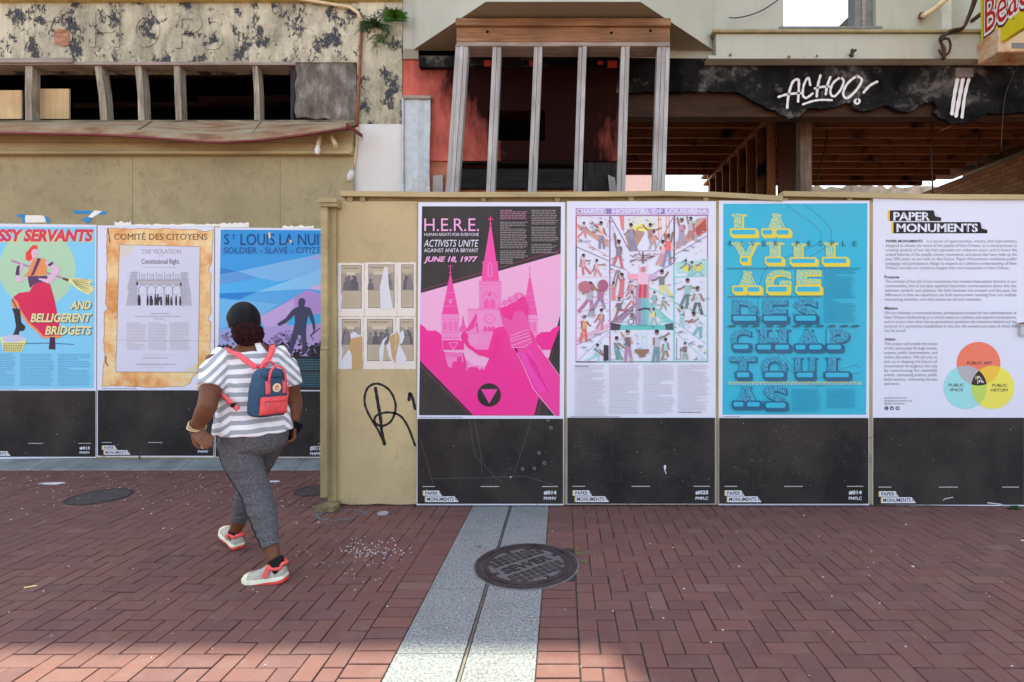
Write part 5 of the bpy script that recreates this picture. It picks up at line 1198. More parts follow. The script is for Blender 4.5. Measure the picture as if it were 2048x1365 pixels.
rows = [('L', 80, 85, 235, 225, YE, 1, one), ('A', 280, 85, 435, 225, YE, 1, two),
        ('V', 75, 262, 255, 395, YE, 1, [(.33, .66)]), ('I', 295, 262, 400, 400, YE, 1, one), ('L', 450, 268, 605, 402, YE, 1, one), ('L', 650, 262, 800, 402, YE, 1, one),
        ('A', 100, 440, 255, 580, YE, 1, two), ('G', 290, 432, 445, 580, YE, 1, [(.05, .95)]), ('E', 485, 432, 635, 580, YE, 1, one),
        ('D', 90, 618, 240, 760, NV, 2, one), ('E', 280, 618, 430, 760, NV, 2, one), ('S', 470, 612, 620, 760, NV, 2, [(.02, .98)]),
        ('C', 80, 800, 205, 935, NV, 2, [(.05, .95)]), ('H', 238, 800, 445, 938, NV, 2, [(-.02, .48), (.52, 1.02)]), ('A', 485, 800, 640, 938, NV, 2, two), ('P', 675, 800, 815, 938, NV, 2, [(-.04, .7)]),
        ('T', 75, 970, 235, 1110, NV, 2, [(.2, .8)]), ('O', 272, 970, 425, 1110, NV, 2, [(.06, .94)]), ('U', 465, 975, 615, 1110, NV, 2, [(.1, .9)]), ('L', 665, 975, 815, 1110, NV, 2, one),
        ('A', 100, 1155, 255, 1292, NV, 2, two), ('S', 285, 1152, 430, 1300, NV, 2, [(.02, .98)])]
for ch, u0, v0, u1, v1, c, mi, bars in rows: orn(ch, *T4([(u0, v0)])[0], *T4([(u1, v1)])[0], c, mi, bars)
P.up()
for i, ch in enumerate('RIVER PEOPLE'):
    if ch == ' ': continue
    u = (78, 148, 215, 288, 360, 0, 495, 567, 638, 712, 782, 850)[i]; w_ = 4 if ch == 'I' else 22
    P.text(ch, *T4([(u-w_/2, 255)])[0], *T4([(u+w_/2, 286)])[0], (44, 66, 84))
for v, a, b in ((425, 60, 885), (602, 65, 640)):
    u = a
    while u < b: P.poly(T4(circ(u, v, 4.6, 8)), (70, 96, 112)); u += 13
u = 62; i = 0
while u < 885: P.rect(*T4([(u, 1129)])[0], *T4([(u+9, 1137)])[0], YE); P.rect(*T4([(u+7, 1139)])[0], *T4([(u+15, 1148)])[0], (190, 218, 226)); u += 16
for u in (85, 165, 232, 318, 398, 485, 560, 630, 705, 782, 850): P.poly(T4([(u-28, 788), (u-8, 778), (u+16, 776), (u+32, 784), (u+16, 790), (u-8, 791)]), (52, 92, 112))
BT = (36, 140, 178)
P.greek(*T4([(660, 432)])[0], *T4([(858, 762)])[0], 24, BT); P.greek(*T4([(462, 1170)])[0], *T4([(640, 1315)])[0], 11, BT); P.greek(*T4([(680, 1170)])[0], *T4([(865, 1290)])[0], 9, BT); P.greek(1446, 832, 1550, 835, 1, (120, 116, 130))
blackband(P, 1438.5, 836.5, 1737, 1008, '#014', 'PMPLC', 12, 'diag')
P.build([MPRINT, HY, HN])

# ---- Paper Monuments statement
P = Poster('poster', 'white text poster with three overlapping coloured circles', [(1746, 397), (2050, 397), (2049, 1013), (1745, 1010)], YP, mat=MPRINTM)
S8 = 0.491; T8 = lambda L: [(1720+u*S8, 370+v*S8) for u, v in L]
P.poly(T8([(113, 104), (300, 104), (331, 134), (331, 148), (113, 148)]), INK, 'logo_plate#1'); P.poly(T8([(128, 152), (490, 152), (519, 184), (519, 198), (128, 198)]), INK, 'logo_plate#2'); P.up()
P.rect(*T8([(113, 104)])[0], *T8([(121, 148)])[0], (226, 186, 60), 'logo'); P.rect(*T8([(128, 152)])[0], *T8([(136, 198)])[0], (226, 186, 60), 'logo')
P.poly(T8([(300, 104), (331, 134), (306, 128)]), (214, 212, 222), 'logo'); P.poly(T8([(490, 152), (519, 184), (496, 178)]), (214, 212, 222), 'logo')
P.text('PAPER', *T8([(136, 111)])[0], *T8([(285, 146)])[0], (232, 230, 240), 'logo_title#1', 0.03); P.text('MONUMENTS', *T8([(149, 158)])[0], *T8([(480, 193)])[0], (232, 230, 240), 'logo_title#2', 0.03); P.up(0.0001)
for u in (150, 178, 208, 240, 268): P.rect(*T8([(u, 110)])[0], *T8([(u+2.2, 147)])[0], INK, 'logo_title#1')
for u in (168, 206, 246, 286, 326, 366, 402, 436, 466): P.rect(*T8([(u, 157)])[0], *T8([(u+2.4, 194)])[0], INK, 'logo_title#2')
TG = (112, 106, 120)
def lines(L, u0, u1, v0, dv, col=TG, last=None):
    P.cnt += 1; key = 'paragraph#%d' % P.cnt
    for i, s_ in enumerate(L):
        e = u1 if not (last and i == len(L)-1) else last
        P.text(s_, *T8([(u0, v0+dv*i-12.5)])[0], *T8([(e, v0+dv*i)])[0], col, key, bbox=False)
P.text('PAPER MONUMENTS', *T8([(106, 224)])[0], *T8([(255, 235)])[0], (60, 56, 64), 'heading#0', 0.03)
lines(['is a series of opportunities, events, and interventions'], 272, 639, 235, 18)
lines(['designed to elevate the voices of the people of New Orleans, as a critical process to', 'creating symbols of our city that represent our collective vision, and to honor the', 'erased histories of the people, events, movements, and places that have made up the', 'past 300 years as we look to the future. Paper Monuments combines public', 'pedagogy and participatory design to expand our collective understanding of New', 'Orleans, and asks our citizens to imagine their own monuments to New Orleans.'], 105, 639, 253, 18.2, last=608)
for s_, v, e in (('Purpose', 381, 160), ('Mission', 508, 154), ('Action', 634, 144)): P.text(s_, *T8([(100, v-11.5)])[0], *T8([(e, v)])[0], (60, 56, 64), 'heading#%d' % v, 0.03, bbox=False)
lines(['The removal of four Jim Crow monuments has revealed deep-seated divisions in our', 'communities, but it has also sparked important conversations about the ties', 'between symbols and systems, the links between the present and the past, the', 'differences in how we experience our built environment resulting from our multiple', 'intersecting identities, and what stories we tell and remember.'], 102, 638, 399, 18.3, last=496)
lines(['We are initiating a community-driven, participatory process for the redevelopment of', 'New Orleans landmarking as a critical means to continue and expand conversations,', 'and to ensure that when future generations questions the intentions behind and the', 'purpose of a permanent installations in this city, the answers are ones of which the', 'can be proud.'], 100, 638, 527, 18.1, last=187)
lines(['This project will amplify the voices', 'of the community through events,', 'actions, public interventions, and', 'online discussion. We ask you to', 'join us in shaping the future of', 'monuments throughout the city', 'by communing for monthly', 'events, canvassing actions, public', 'build sessions, community forums', 'and more.'], 99, 315, 653, 18.1, last=161)
for s_, v, e in (('papermonuments.org', 871, 190), ('info@papermonuments.org', 883, 213), ('@paper.monuments', 894, 182)): P.text(s_, *T8([(99, v-8)])[0], *T8([(e, v)])[0], TG, 'contact_line#%d' % v, bbox=False)
for u in (108, 130, 153): P.poly(T8(circ(u, 910, 8, 18)), INK, 'icons')
P.up(); P.text('f', *T8([(105.5, 905)])[0], *T8([(110, 916)])[0], (232, 230, 240), 'icons', 0.02); P.poly(T8([(125, 906), (130, 910), (134, 906), (134, 912), (128, 915)]), (232, 230, 240), 'icons'); P.poly(T8(circ(153, 910, 4, 12)), (232, 230, 240), 'icons')
ca_, cb_, cc_ = circ(483, 729, 89, 72), circ(429, 825, 88, 72), circ(541, 825, 88, 72)
P.poly(T8(ca_), (232, 118, 96)); P.poly(T8(cb_), (144, 208, 220)); P.poly(T8(cc_), (220, 214, 92)); P.up()
P.poly(T8(clip(ca_, cb_)), (166, 168, 178)); P.poly(T8(clip(ca_, cc_)), (232, 186, 66)); P.poly(T8(clip(cb_, cc_)), (176, 204, 98)); P.up(); P.poly(T8(clip(clip(ca_, cb_), cc_)), (36, 34, 36)); P.up()
for s_, a, b, v in (('PUBLIC ART', 436, 539, 732), ('PUBLIC', 361, 425, 822), ('SPACE', 366, 419, 841), ('PUBLIC', 539, 600, 823), ('HISTORY', 533, 606, 842)): P.text(s_, *T8([(a, v-12)])[0], *T8([(b, v)])[0], (70, 60, 66), 'lettering', 0.012)
for u, v in ((471, 790), (478, 808)): P.rect(*T8([(u, v-12)])[0], *T8([(u+2.5, v+4)])[0], (226, 206, 60))
P.text('p', *T8([(477, 779)])[0], *T8([(488, 792)])[0], (232, 230, 240), bold=0.03); P.text('M', *T8([(484, 794)])[0], *T8([(498, 807)])[0], (232, 230, 240), bold=0.03)
P.poly(T8([(489, 784), (496, 790), (489, 790)]), (232, 230, 240)); P.poly(T8([(499, 799), (507, 806), (499, 806)]), (232, 230, 240))
blackband(P, 1746.5, 836, 2048.5, 1010, None, None, 17, 'none')
for i in range(40):
    a, b = random.uniform(1755, 2030), random.uniform(850, 970); P.line([(a, b), (a+random.uniform(4, 22), b+random.uniform(-1, 1))], 0.4, (46, 44, 47), 'map_band'); P.line([(a, b), (a, b+random.uniform(4, 14))], 0.4, (46, 44, 47), 'map_band')
P.line([(1886, 1001), (1890, 998), (1906, 995)], 1.6, (210, 208, 214), 'map_band'); P.line([(1975, 1006), (2002, 1009), (2010, 1013)], 1.8, (216, 214, 220), 'map_band')
P.build()

# ---- left hoarding posters
YQ = YL-0.0130
P = Poster('poster', 'light blue poster of a red-haired woman with a broom', [(-48, 447), (193, 450), (192.5, 916), (-48, 919)], YQ)
P.poly([(-40, 454), (190.5, 455), (188, 777), (-40, 780)], (122, 196, 240)); P.up()
S5 = 0.2564; T5 = lambda L: [(u*S5, 440+v*S5) for u, v in L]
P.poly(clip(T5(circ(290, 380, 300, 60)), [(-40, 454.5), (190, 455.5), (188, 776), (-40, 779)]), (166, 204, 176)); P.up()
for d, c in ((1.6, (238, 200, 130)), (0, (204, 50, 84))):
    P.text('SASSY SERVANTS', -38+d, 458.5+d, 187+d, 484+d, c, bold=0.05, shear=0.22); P.up()
# broom, woman, basket
P.line(T5([(90, 318), (500, 460)]), 4.2, (176, 130, 170)); P.poly(T5([(490, 450), (540, 462), (530, 482), (488, 466)]), (96, 70, 60)); P.poly(T5([(535, 462), (600, 455), (720, 470), (700, 500), (735, 545), (690, 585), (610, 545), (540, 485)]), (230, 218, 150))
for i in range(12): P.line(T5([(560+i*3, 468+i*4), (680+random.uniform(-10, 50), 465+i*10)]), 0.6, (70, 60, 50))
SK = (216, 178, 214)
P.up(); P.poly(T5([(230, 560), (265, 500), (330, 480), (390, 500), (420, 600), (440, 700), (470, 860), (484, 905), (450, 925), (380, 915), (330, 915), (290, 860), (220, 800), (160, 700), (100, 640), (105, 600), (150, 570)]), (206, 30, 84))
P.poly(T5([(85, 640), (105, 610), (140, 640), (155, 690), (100, 690)]), (220, 140, 90)); P.line(T5([(150, 700), (218, 805), (285, 860), (335, 915), (478, 912)]), 4.5, (232, 140, 96)); P.up()
P.poly(T5([(95, 690), (155, 695), (165, 800), (200, 835), (185, 865), (150, 870), (145, 905), (85, 910), (110, 880), (125, 830), (110, 740)]), (40, 36, 48)); P.line(T5([(95, 620), (130, 690)]), 2.4, (90, 60, 110)); P.poly(T5([(390, 915), (428, 915), (432, 1012), (380, 1010)]), (60, 34, 60))
P.poly(T5([(215, 430), (300, 440), (365, 435), (375, 480), (330, 485), (265, 500), (235, 535), (220, 480)]), (84, 48, 96)); P.poly(T5([(265, 300), (340, 300), (368, 320), (362, 430), (240, 440), (180, 440), (215, 410), (230, 370)]), (232, 140, 84)); P.up()
P.poly(T5([(295, 295), (320, 305), (265, 430), (235, 440), (255, 400)]), (88, 48, 100)); P.poly(T5([(345, 320), (400, 340), (470, 375), (460, 410), (410, 485), (370, 495), (300, 465), (300, 455), (370, 462), (425, 385), (360, 360)]), SK); P.poly(T5([(370, 350), (410, 325), (415, 345), (385, 365)]), (64, 44, 80))
P.poly(T5([(125, 440), (150, 360), (170, 335), (180, 350), (150, 440), (200, 460), (150, 490), (125, 480)]), SK); P.poly(T5([(120, 430), (130, 365), (155, 350), (150, 435)]), (70, 46, 84)); P.poly(T5([(235, 270), (250, 235), (285, 225), (298, 245), (290, 285), (262, 300), (240, 345), (230, 320)]), SK); P.up()
P.poly(T5([(238, 215), (260, 196), (288, 200), (292, 228), (255, 228), (240, 260), (255, 300), (230, 325), (200, 310), (200, 260), (222, 235)]), (226, 62, 44)); P.line(T5([(262, 262), (278, 266)]), 0.8, (120, 60, 100))
P.poly(T5([(0, 920), (60, 900), (150, 900), (210, 930), (170, 1030), (30, 1030)]), (226, 216, 150)); P.poly(T5([(10, 930), (60, 895), (170, 900), (205, 935), (120, 955), (50, 960)]), (206, 202, 226)); P.up()
for i in range(5): P.line(T5([(20+i*2, 968+i*13), (190-i*6, 966+i*13)]), 0.8, (60, 50, 40))
for i in range(8): P.line(T5([(30+i*20, 962), (40+i*16, 1028)]), 0.6, (60, 50, 40))
P.line(T5([(200, 966), (360, 962), (440, 965), (575, 972)]), 1.2, (40, 50, 70))
for s_, u0, u1, v0, v1 in (('AND', 548, 710, 632, 698), ('BELLIGERENT', 236, 716, 730, 800), ('BRIDGETS', 350, 716, 828, 898)):
    a, b = T5([(u0, v0), (u1, v1)]); P.text(s_, a[0]+1.2, a[1]+1.0, b[0]+1.2, b[1]+1.0, (74, 70, 60), bold=0.045, shear=0.25); P.up(0.0001); P.text(s_, *a, *b, (222, 214, 160), bold=0.03, shear=0.25); P.up(0.0001)
BL = (84, 150, 196)
for u0, u1 in ((0, 125), (155, 420), (448, 710)): a, b = T5([(u0, 1042), (u1, 1295)]); P.greek(a[0]-(30 if u0 == 0 else 0), a[1], b[0], b[1], 18, BL, th=0.3)
P.greek(-30, 779.5, 45, 782, 1, (130, 126, 140))
blackband(P, -46, 782, 190.5, 914, '#015', 'PMMV', 21, 'none')
P.build()

P = Poster('poster', 'parchment-bordered poster with a small grey engraving', [(195, 451), (428.5, 454), (428, 915), (193.5, 914)], YQ, mat=MPRINTM)
def parch():
    k = NT('parchment_print'); pos = k.n('NewGeometry').outputs['Position']; n1 = k.noise(3.2, 6, 0.65, pos); n2 = k.noise(11, 5, 0.7, pos)
    col = k.ramp(n1, [(0.30, C(232, 210, 170)[:3]), (0.48, C(226, 184, 130)[:3]), (0.62, C(206, 140, 76)[:3]), (0.78, C(170, 96, 48)[:3])])
    return k.done(k.mix(k.math('MULTIPLY', k.step(n2, 0.5, 0.7), 0.4), col, C(238, 226, 200)[:3]), 0.6)
MPARCH = parch()
S6 = 0.2564; T6 = lambda L: [(190+u*S6, 440+v*S6) for u, v in L]
edge = [(95, 65), (300, 70), (600, 70), (820, 80), (840, 95), (920, 80), (915, 200), (908, 350), (885, 370), (885, 410), (905, 430), (900, 560), (905, 740), (882, 760), (880, 785), (902, 790), (900, 1000), (895, 1100), (850, 1120), (830, 1180), (770, 1215), (740, 1270), (690, 1300), (400, 1305), (160, 1295), (55, 1298), (60, 1180), (75, 1100), (68, 950), (75, 720), (100, 690), (82, 660), (88, 500), (95, 460), (90, 400)]
rough = []
for (a, b), (c, d) in zip(edge, edge[1:]+edge[:1]):
    n_ = max(1, int(math.hypot(c-a, d-b)/30))
    for i in range(n_): rough.append((a+(c-a)*i/n_+random.uniform(-4, 4), b+(d-b)*i/n_+random.uniform(-4, 4)))
P.poly(T6(rough), (226, 184, 130), mi=1); P.up()
P.line(T6(rough+rough[:1]), 0.8, (150, 96, 56)); P.poly(T6([(188, 192), (822, 208), (805, 1192), (160, 1188)]), (150, 130, 104)); P.up(); P.poly(T6([(193, 196), (818, 212), (801, 1188), (165, 1184)]), (222, 218, 232)); P.up()
P.poly(T6([(193, 198), (320, 205), (280, 260), (193, 300)]), (226, 216, 200)); P.poly(T6([(801, 1120), (801, 1186), (680, 1186), (740, 1150)]), (226, 212, 190)); P.up()
GR = (110, 92, 84)
P.text('COMITÉ DES CITOYENS', *T6([(148, 96)])[0], *T6([(875, 156)])[0], (92, 66, 50), serif=0.05, bold=-0.004); P.text('THE VIOLATION', *T6([(362, 230)])[0], *T6([(670, 264)])[0], (150, 140, 150), serif=0.05); P.text('Constitutional Right.', *T6([(362, 305)])[0], *T6([(660, 355)])[0], (92, 84, 92), bold=0.01, serif=0.03, bbox=True)
P.line(T6([(490, 283), (535, 283)]), 0.8, (160, 150, 160)); P.line(T6([(385, 370), (632, 372)]), 0.7, (160, 150, 160))
P.poly(T6([(285, 405), (330, 402), (330, 670), (240, 670), (262, 560), (250, 530)]), (190, 186, 198)); P.poly(T6([(668, 405), (715, 410), (745, 560), (755, 670), (672, 672)]), (190, 186, 198)); P.up()
for i in range(18): P.line(T6([(245+random.uniform(0, 25), 410+i*14), (328, 412+i*14)]), 0.5, (150, 146, 158)); P.line(T6([(672, 412+i*14), (720+random.uniform(-10, 25), 410+i*14)]), 0.5, (150, 146, 158))
P.rect(*T6([(330, 470)])[0], *T6([(672, 503)])[0], (176, 172, 184)); P.line(T6([(325, 470), (676, 470)]), 0.9, (84, 80, 88)); P.line(T6([(325, 503), (676, 504)]), 0.6, (110, 106, 116))
for i in range(5):
    u = 345+i*66; P.rect(*T6([(u+16, 424)])[0], *T6([(u+46, 466)])[0], (206, 202, 214)); P.line(T6([(u, 405), (u, 468)]), 0.7, (110, 106, 116)); P.line(T6([(u+16, 466), (u+16, 424), (u+46, 424), (u+46, 466)]), 0.6, (130, 126, 136))
    P.line(T6([(u-6, 570)]+[(u+28-34*cos(a*pi/8), 545-34*sin(a*pi/8)) for a in range(9)]+[(u+62, 570)]), 0.9, (120, 116, 126)); P.line(T6([(u, 580), (u+60, 580)]), 0.5, (140, 136, 146)); P.line(T6([(u-4, 545), (u-4, 670)]), 0.9, (150, 146, 156))
rr = random.Random(3)
for u in (340, 348, 410, 432, 440, 470, 490, 516, 556, 572, 594, 632, 664):
    h0 = rr.uniform(592, 612); P.poly(T6([(u-5, h0), (u+5, h0), (u+8, h0+30), (u+6, 668), (u-6, 668), (u-8, h0+30)]), (50, 48, 54)); P.poly(T6(circ(u, h0-6, 6, 8)), (50, 48, 54))
P.rect(*T6([(425, 620)])[0], *T6([(452, 664)])[0], (60, 58, 64)); P.poly(T6([(470, 610), (515, 600), (500, 640), (472, 668)]), (64, 62, 70)); P.rect(*T6([(322, 482)])[0], *T6([(334, 512)])[0], (60, 58, 64)); P.rect(*T6([(662, 490)])[0], *T6([(674, 516)])[0], (60, 58, 64))
LG = (168, 162, 172)
P.greek(*T6([(430, 724)])[0], *T6([(580, 740)])[0], 1, LG); P.greek(*T6([(312, 746)])[0], *T6([(680, 760)])[0], 1, LG); P.greek(*T6([(455, 766)])[0], *T6([(540, 778)])[0], 1, LG)
for u0, u1 in ((248, 402), (414, 572), (584, 742)): P.greek(*T6([(u0, 798)])[0], *T6([(u1, 1015)])[0], 19, (178, 172, 182), th=0.34)
P.line(T6([(380, 1052), (605, 1054)]), 0.5, LG); P.greek(*T6([(372, 1070)])[0], *T6([(582, 1084)])[0], 1, LG); P.greek(*T6([(320, 1118)])[0], *T6([(632, 1134)])[0], 1, LG); P.line(T6([(402, 1148), (540, 1150)]), 0.5, LG); P.line(T6([(110, 937), (960, 946)]), 0.5, (168, 150, 146)); P.greek(204, 776.5, 280, 779, 1, (120, 116, 130))
for L in ([(100, 70), (115, 180)], [(85, 1065), (82, 1110), (100, 1140)]): P.line(T6(L), 1.6, (120, 70, 40))
blackband(P, 195.5, 781, 426.5, 912, '#004', 'PMMV', 25, 'none')
P.build([MPRINTM, MPARCH])

P = Poster('poster', 'blue and purple poster with a dark standing silhouette, partly behind the person', [(430, 455), (672, 458), (672, 916), (429.5, 915)], YQ, mat=MPRINTM)
S7 = 0.2638; T7 = lambda L: [(425+u*S7, 440+v*S7) for u, v in L]
FR = T7([(62, 75), (940, 80), (940, 1292), (38, 1285)])
P.poly(FR, (70, 166, 228)); P.up()
for L, c in (([(62, 75), (940, 80), (940, 180), (62, 400)], (50, 140, 212)), ([(62, 270), (800, 260), (940, 240), (60, 480)], (56, 150, 222)), ([(60, 360), (180, 392), (60, 412)], (50, 122, 200)), ([(60, 412), (180, 392), (350, 440), (55, 495)], (92, 150, 214)), ([(190, 392), (805, 260), (940, 230), (940, 380), (500, 470), (350, 440)], (118, 176, 230)),
             ([(55, 495), (350, 440), (500, 470), (360, 545), (50, 560)], (78, 170, 232)), ([(50, 560), (340, 545), (200, 605), (50, 592)], (48, 128, 206)), ([(340, 545), (805, 380), (940, 330), (940, 520), (700, 525)], (128, 190, 236)), ([(200, 605), (345, 545), (720, 525), (500, 640), (345, 620)], (86, 164, 226)), ([(700, 300), (805, 262), (940, 240), (940, 300)], (150, 160, 218)),
             ([(48, 600), (340, 620), (500, 640), (350, 740), (48, 830)], (108, 176, 230)), ([(360, 735), (720, 530), (940, 600), (940, 700), (400, 760)], (168, 138, 206)), ([(345, 740), (620, 600), (620, 700), (560, 800), (400, 815)], (186, 160, 216)), ([(400, 815), (560, 800), (820, 790), (940, 790), (940, 1060), (44, 1060), (44, 830)], (170, 150, 208)), ([(720, 520), (805, 490), (940, 450), (940, 560)], (196, 176, 222)), ([(44, 830), (400, 815), (380, 900), (44, 960)], (140, 156, 208))): 
    q = clip(T7(L), FR)
    if q: P.poly(q, c); P.up(0.00002)
P.up(); rr = random.Random(11)
for i in range(330):                      # foliage blots
    u, v = rr.uniform(50, 880), 820+220*rr.random()**.7
    if v < 965-130*abs(sin(u/130+.4)): continue
    f_ = (v-830)/210; g = rr.choice([(128, 108, 160), (104, 88, 138), (84, 74, 110)]) if f_ < .35+.3*rr.random() else rr.choice([(44, 40, 52), (56, 50, 68), (38, 36, 46)]); r = rr.uniform(6, 20)+14*f_*rr.random()
    P.poly(T7([(u+r*rr.uniform(.35, 1.2)*cos(a*pi/7), v+r*rr.uniform(.3, 1)*sin(a*pi/7)) for a in range(14)]), g)
P.up(); P.poly(clip(T7([(40, 1045), (150, 1030), (940, 1035), (940, 1292), (38, 1292)]), FR), (38, 42, 52)); P.up()
SI = (64, 66, 96)
P.poly(T7([(650, 640), (652, 610), (664, 594), (690, 594), (702, 610), (700, 640), (690, 655), (735, 665), (755, 700), (775, 780), (780, 830), (765, 850), (755, 790), (725, 720), (712, 780), (708, 860), (715, 1010), (690, 1015), (672, 880), (650, 870), (600, 1010), (565, 1020), (600, 880), (625, 780), (622, 720), (560, 780), (505, 805), (488, 795), (500, 780), (555, 745), (605, 680), (655, 655)]), SI); P.line(T7([(740, 880), (815, 820)]), 1.6, (40, 38, 50)); P.line(T7([(770, 845), (745, 880), (765, 910)]), 1.2, (40, 38, 50)); P.up()
TX = (28, 66, 122)
P.text('S', *T7([(88, 108)])[0], *T7([(124, 186)])[0], TX); P.text('T', *T7([(146, 112)])[0], *T7([(172, 146)])[0], TX)
P.text('LOUIS LA NUIT', *T7([(212, 106)])[0], *T7([(868, 192)])[0], TX); P.text('SOLDIER - SLAVE - CITIZEN', *T7([(86, 208)])[0], *T7([(868, 254)])[0], (32, 84, 146))
P.poly(T7([(420, 100), (440, 92), (442, 130), (428, 148)]), (220, 206, 190)); P.poly(T7([(580, 158), (602, 150), (600, 176), (590, 178)]), (226, 190, 120))
P.greek(*T7([(340, 1055)])[0], *T7([(940, 1268)])[0], 17, (62, 120, 146), th=0.34)
blackband(P, 431, 783, 671, 914, '#017', 'PMPPL', 31, 'none'); P.text('#017', 620, 892, 642, 902, (226, 224, 230), 'lettering', 0.03); P.text('PMPPL', 620, 905, 642, 911, (226, 224, 230), 'lettering', 0.02)
P.build()

# ---- six torn handbills on the bare sheet
T9 = lambda L: [(660+u*0.2932, 510+v*0.2932) for u, v in L]
bills = [((52, 56, 232, 420), 'upper handbill beside the fence post, torn along its edge', None),
         ((236, 52, 456, 420), 'upper middle handbill with a tall white torn strip', [(370, 80), (395, 90), (400, 200), (430, 370), (345, 370), (340, 220)]),
         ((460, 52, 586, 420), 'upper handbill beside the pink poster, crumpled at its corner', None),
         ((56, 424, 226, 780), 'lower handbill beside the fence post, torn open over bare plywood', 'hole1'),
         ((228, 424, 446, 780), 'lower middle handbill with a curled torn strip', [(395, 555), (370, 600), (362, 720), (340, 735), (335, 650), (360, 580)]),
         ((450, 424, 586, 780), 'lower handbill beside the pink poster with its middle ripped away', 'hole2')]
rr = random.Random(4)
for k, ((u0, v0, u1, v1), lab, tear) in enumerate(bills):
    jag = lambda a, b, n_, j: [(a[0]+(b[0]-a[0])*i/n_+rr.uniform(-j, j)*(0 < i), a[1]+(b[1]-a[1])*i/n_+rr.uniform(-j, j)*(0 < i)) for i in range(n_)]
    out = jag((u0, v0), (u1, v0), 8, 3)+jag((u1, v0), (u1, v1), 10, 2)+jag((u1, v1), (u0, v1), 8, 3)+jag((u0, v1), (u0, v0), 10, 3)
    P = Poster('handbill', lab, T9(out), YF-0.0002, (212, 206, 204), MPRINTM, 'torn handbills on the tan plywood'); P.root['category'] = 'handbill'
    P.rect(*T9([(u0+26, v0+14)])[0], *T9([(u1-16, v0+310 if k < 3 else v0+300)])[0], (96, 92, 92)); P.up()
    P.rect(*T9([(u0+30, v0+18)])[0], *T9([(u1-20, v0+306 if k < 3 else v0+296)])[0], (176, 164, 148)); P.up()
    vm = v0+190
    P.rect(*T9([(u0+30, v0+70)])[0], *T9([(u1-20, vm)])[0], (150, 142, 136)); P.up()
    for i in range(7):
        u = u0+40+rr.random()*(u1-u0-75); v = v0+rr.uniform(90, 130); g = rr.choice([(104, 100, 108), (122, 116, 120), (92, 88, 98)])
        P.poly(T9(circ(u, v, 11, 10, 14)), g); P.poly(T9([(u-22, vm-4), (u-18, v+22), (u, v+12), (u+18, v+22), (u+22, vm-4)]), g)
    P.rect(*T9([(u0+60, v0+60)])[0], *T9([(u1-60, v0+84)])[0], (190, 180, 164)); P.line(T9([(u0+30, vm), (u1-20, vm)]), 0.7, (112, 104, 104))
    P.text('CITIZENS', *T9([(u0+44, v0+26)])[0], *T9([(u1-34, v0+44)])[0], (140, 124, 108), serif=0.04) if False else P.greek(*T9([(u0+40, v0+24)])[0], *T9([(u1-30, v0+46)])[0], 1, (138, 122, 104))
    P.greek(*T9([(u0+40, vm+14)])[0], *T9([(u1-30, v0+290)])[0], 9, (160, 150, 140), th=0.3); P.up()
    WP = (222, 218, 220)
    if isinstance(tear, list): P.poly(T9(tear), WP, 'torn_strip')
    if k in (0, 3): P.poly(T9([(u0+2, v0+10), (u0+22, v0+14), (u0+14, v0+120), (u0+30, v0+230), (u0+24, v0+330), (u0+4, v0+340)]), WP, 'torn_strip')
    if tear == 'hole1':
        P.poly(T9([(140, 540), (165, 520), (190, 545), (215, 550), (218, 575), (140, 590)]), WP, 'torn_strip'); P.poly(T9([(60, 775), (90, 700), (135, 640), (150, 700), (148, 778)]), WP, 'torn_strip'); P.up()
        P.poly(T9([(138, 575), (165, 565), (220, 556), (222, 778), (148, 780), (150, 690), (132, 640)]), (178, 149, 108), 'bare_patch')
    if tear == 'hole2':
        P.poly(T9([(452, 500), (470, 540), (500, 510), (508, 560), (490, 610), (470, 600), (500, 660), (524, 710), (510, 745), (470, 750), (452, 730)]), WP, 'torn_strip'); P.up(); P.poly(T9([(451, 520), (470, 545), (476, 580), (462, 640), (451, 690)]), (178, 149, 108), 'bare_patch')
    if k == 4:
        P.poly(T9([(445, 520), (410, 550), (400, 600), (385, 620), (400, 690), (430, 740), (445, 730)]), WP, 'torn_strip'); P.up(); P.poly(T9([(445, 535), (402, 560), (415, 640), (422, 700), (445, 740)]), (178, 149, 108), 'bare_patch')
    P.build()

# ---- tape and scraps on the left hoarding
MBLUE = simple('blue_masking_tape', C(40, 130, 196), 0.6, 0.15, 20, 0.1); MSCRAP = simple('white_paper_scrap', C(226, 222, 222), 0.7, 0.08, 20, 0.1)
def patchpx(name, polys, Y, label=None, cat=None, parent=None):
    root = thing(name, label, cat, at(*polys[0][0][0], Y)) if label else parent
    for k, (pts, m, nm) in enumerate(polys):
        t = BM(); pprism(t, pts, Y-0.0022-0.0012*k, Y-0.0012-0.0012*k); obj(nm, t, m, root)
    return root
patchpx('tape_scrap', [([(48, 431), (82, 431), (90, 434), (92, 445), (48, 446)], MSCRAP, 'paper_piece'), ([(34, 429), (50, 429), (50, 446), (44, 446), (44, 435), (34, 434)], MBLUE, 'tape_strip'), ([(88, 433), (94, 434), (101, 446), (94, 446)], MBLUE, 'tape_strip')], YL, 'white paper scrap held by blue tape above the light blue poster', 'tape')
patchpx('tape_scrap', [([(146, 421), (180, 422), (214, 423), (209, 430), (180, 428), (149, 428)], MBLUE, 'tape_strip'), ([(189, 421), (204, 423), (182, 438), (176, 434)], MSCRAP, 'paper_piece'), ([(162, 440), (174, 434), (184, 436), (178, 446), (172, 447), (168, 441)], MBLUE, 'tape_strip')], YL, 'crossed strips of blue tape above the gap between two posters', 'tape')
def ragged(x0, x1, y0, y1, n, amp):
    top = [(x0+(x1-x0)*i/n, y0+random.uniform(-amp, amp)) for i in range(n+1)]; bot = [(x1-(x1-x0)*i/n, y1) for i in range(n+1)]
    return top+bot
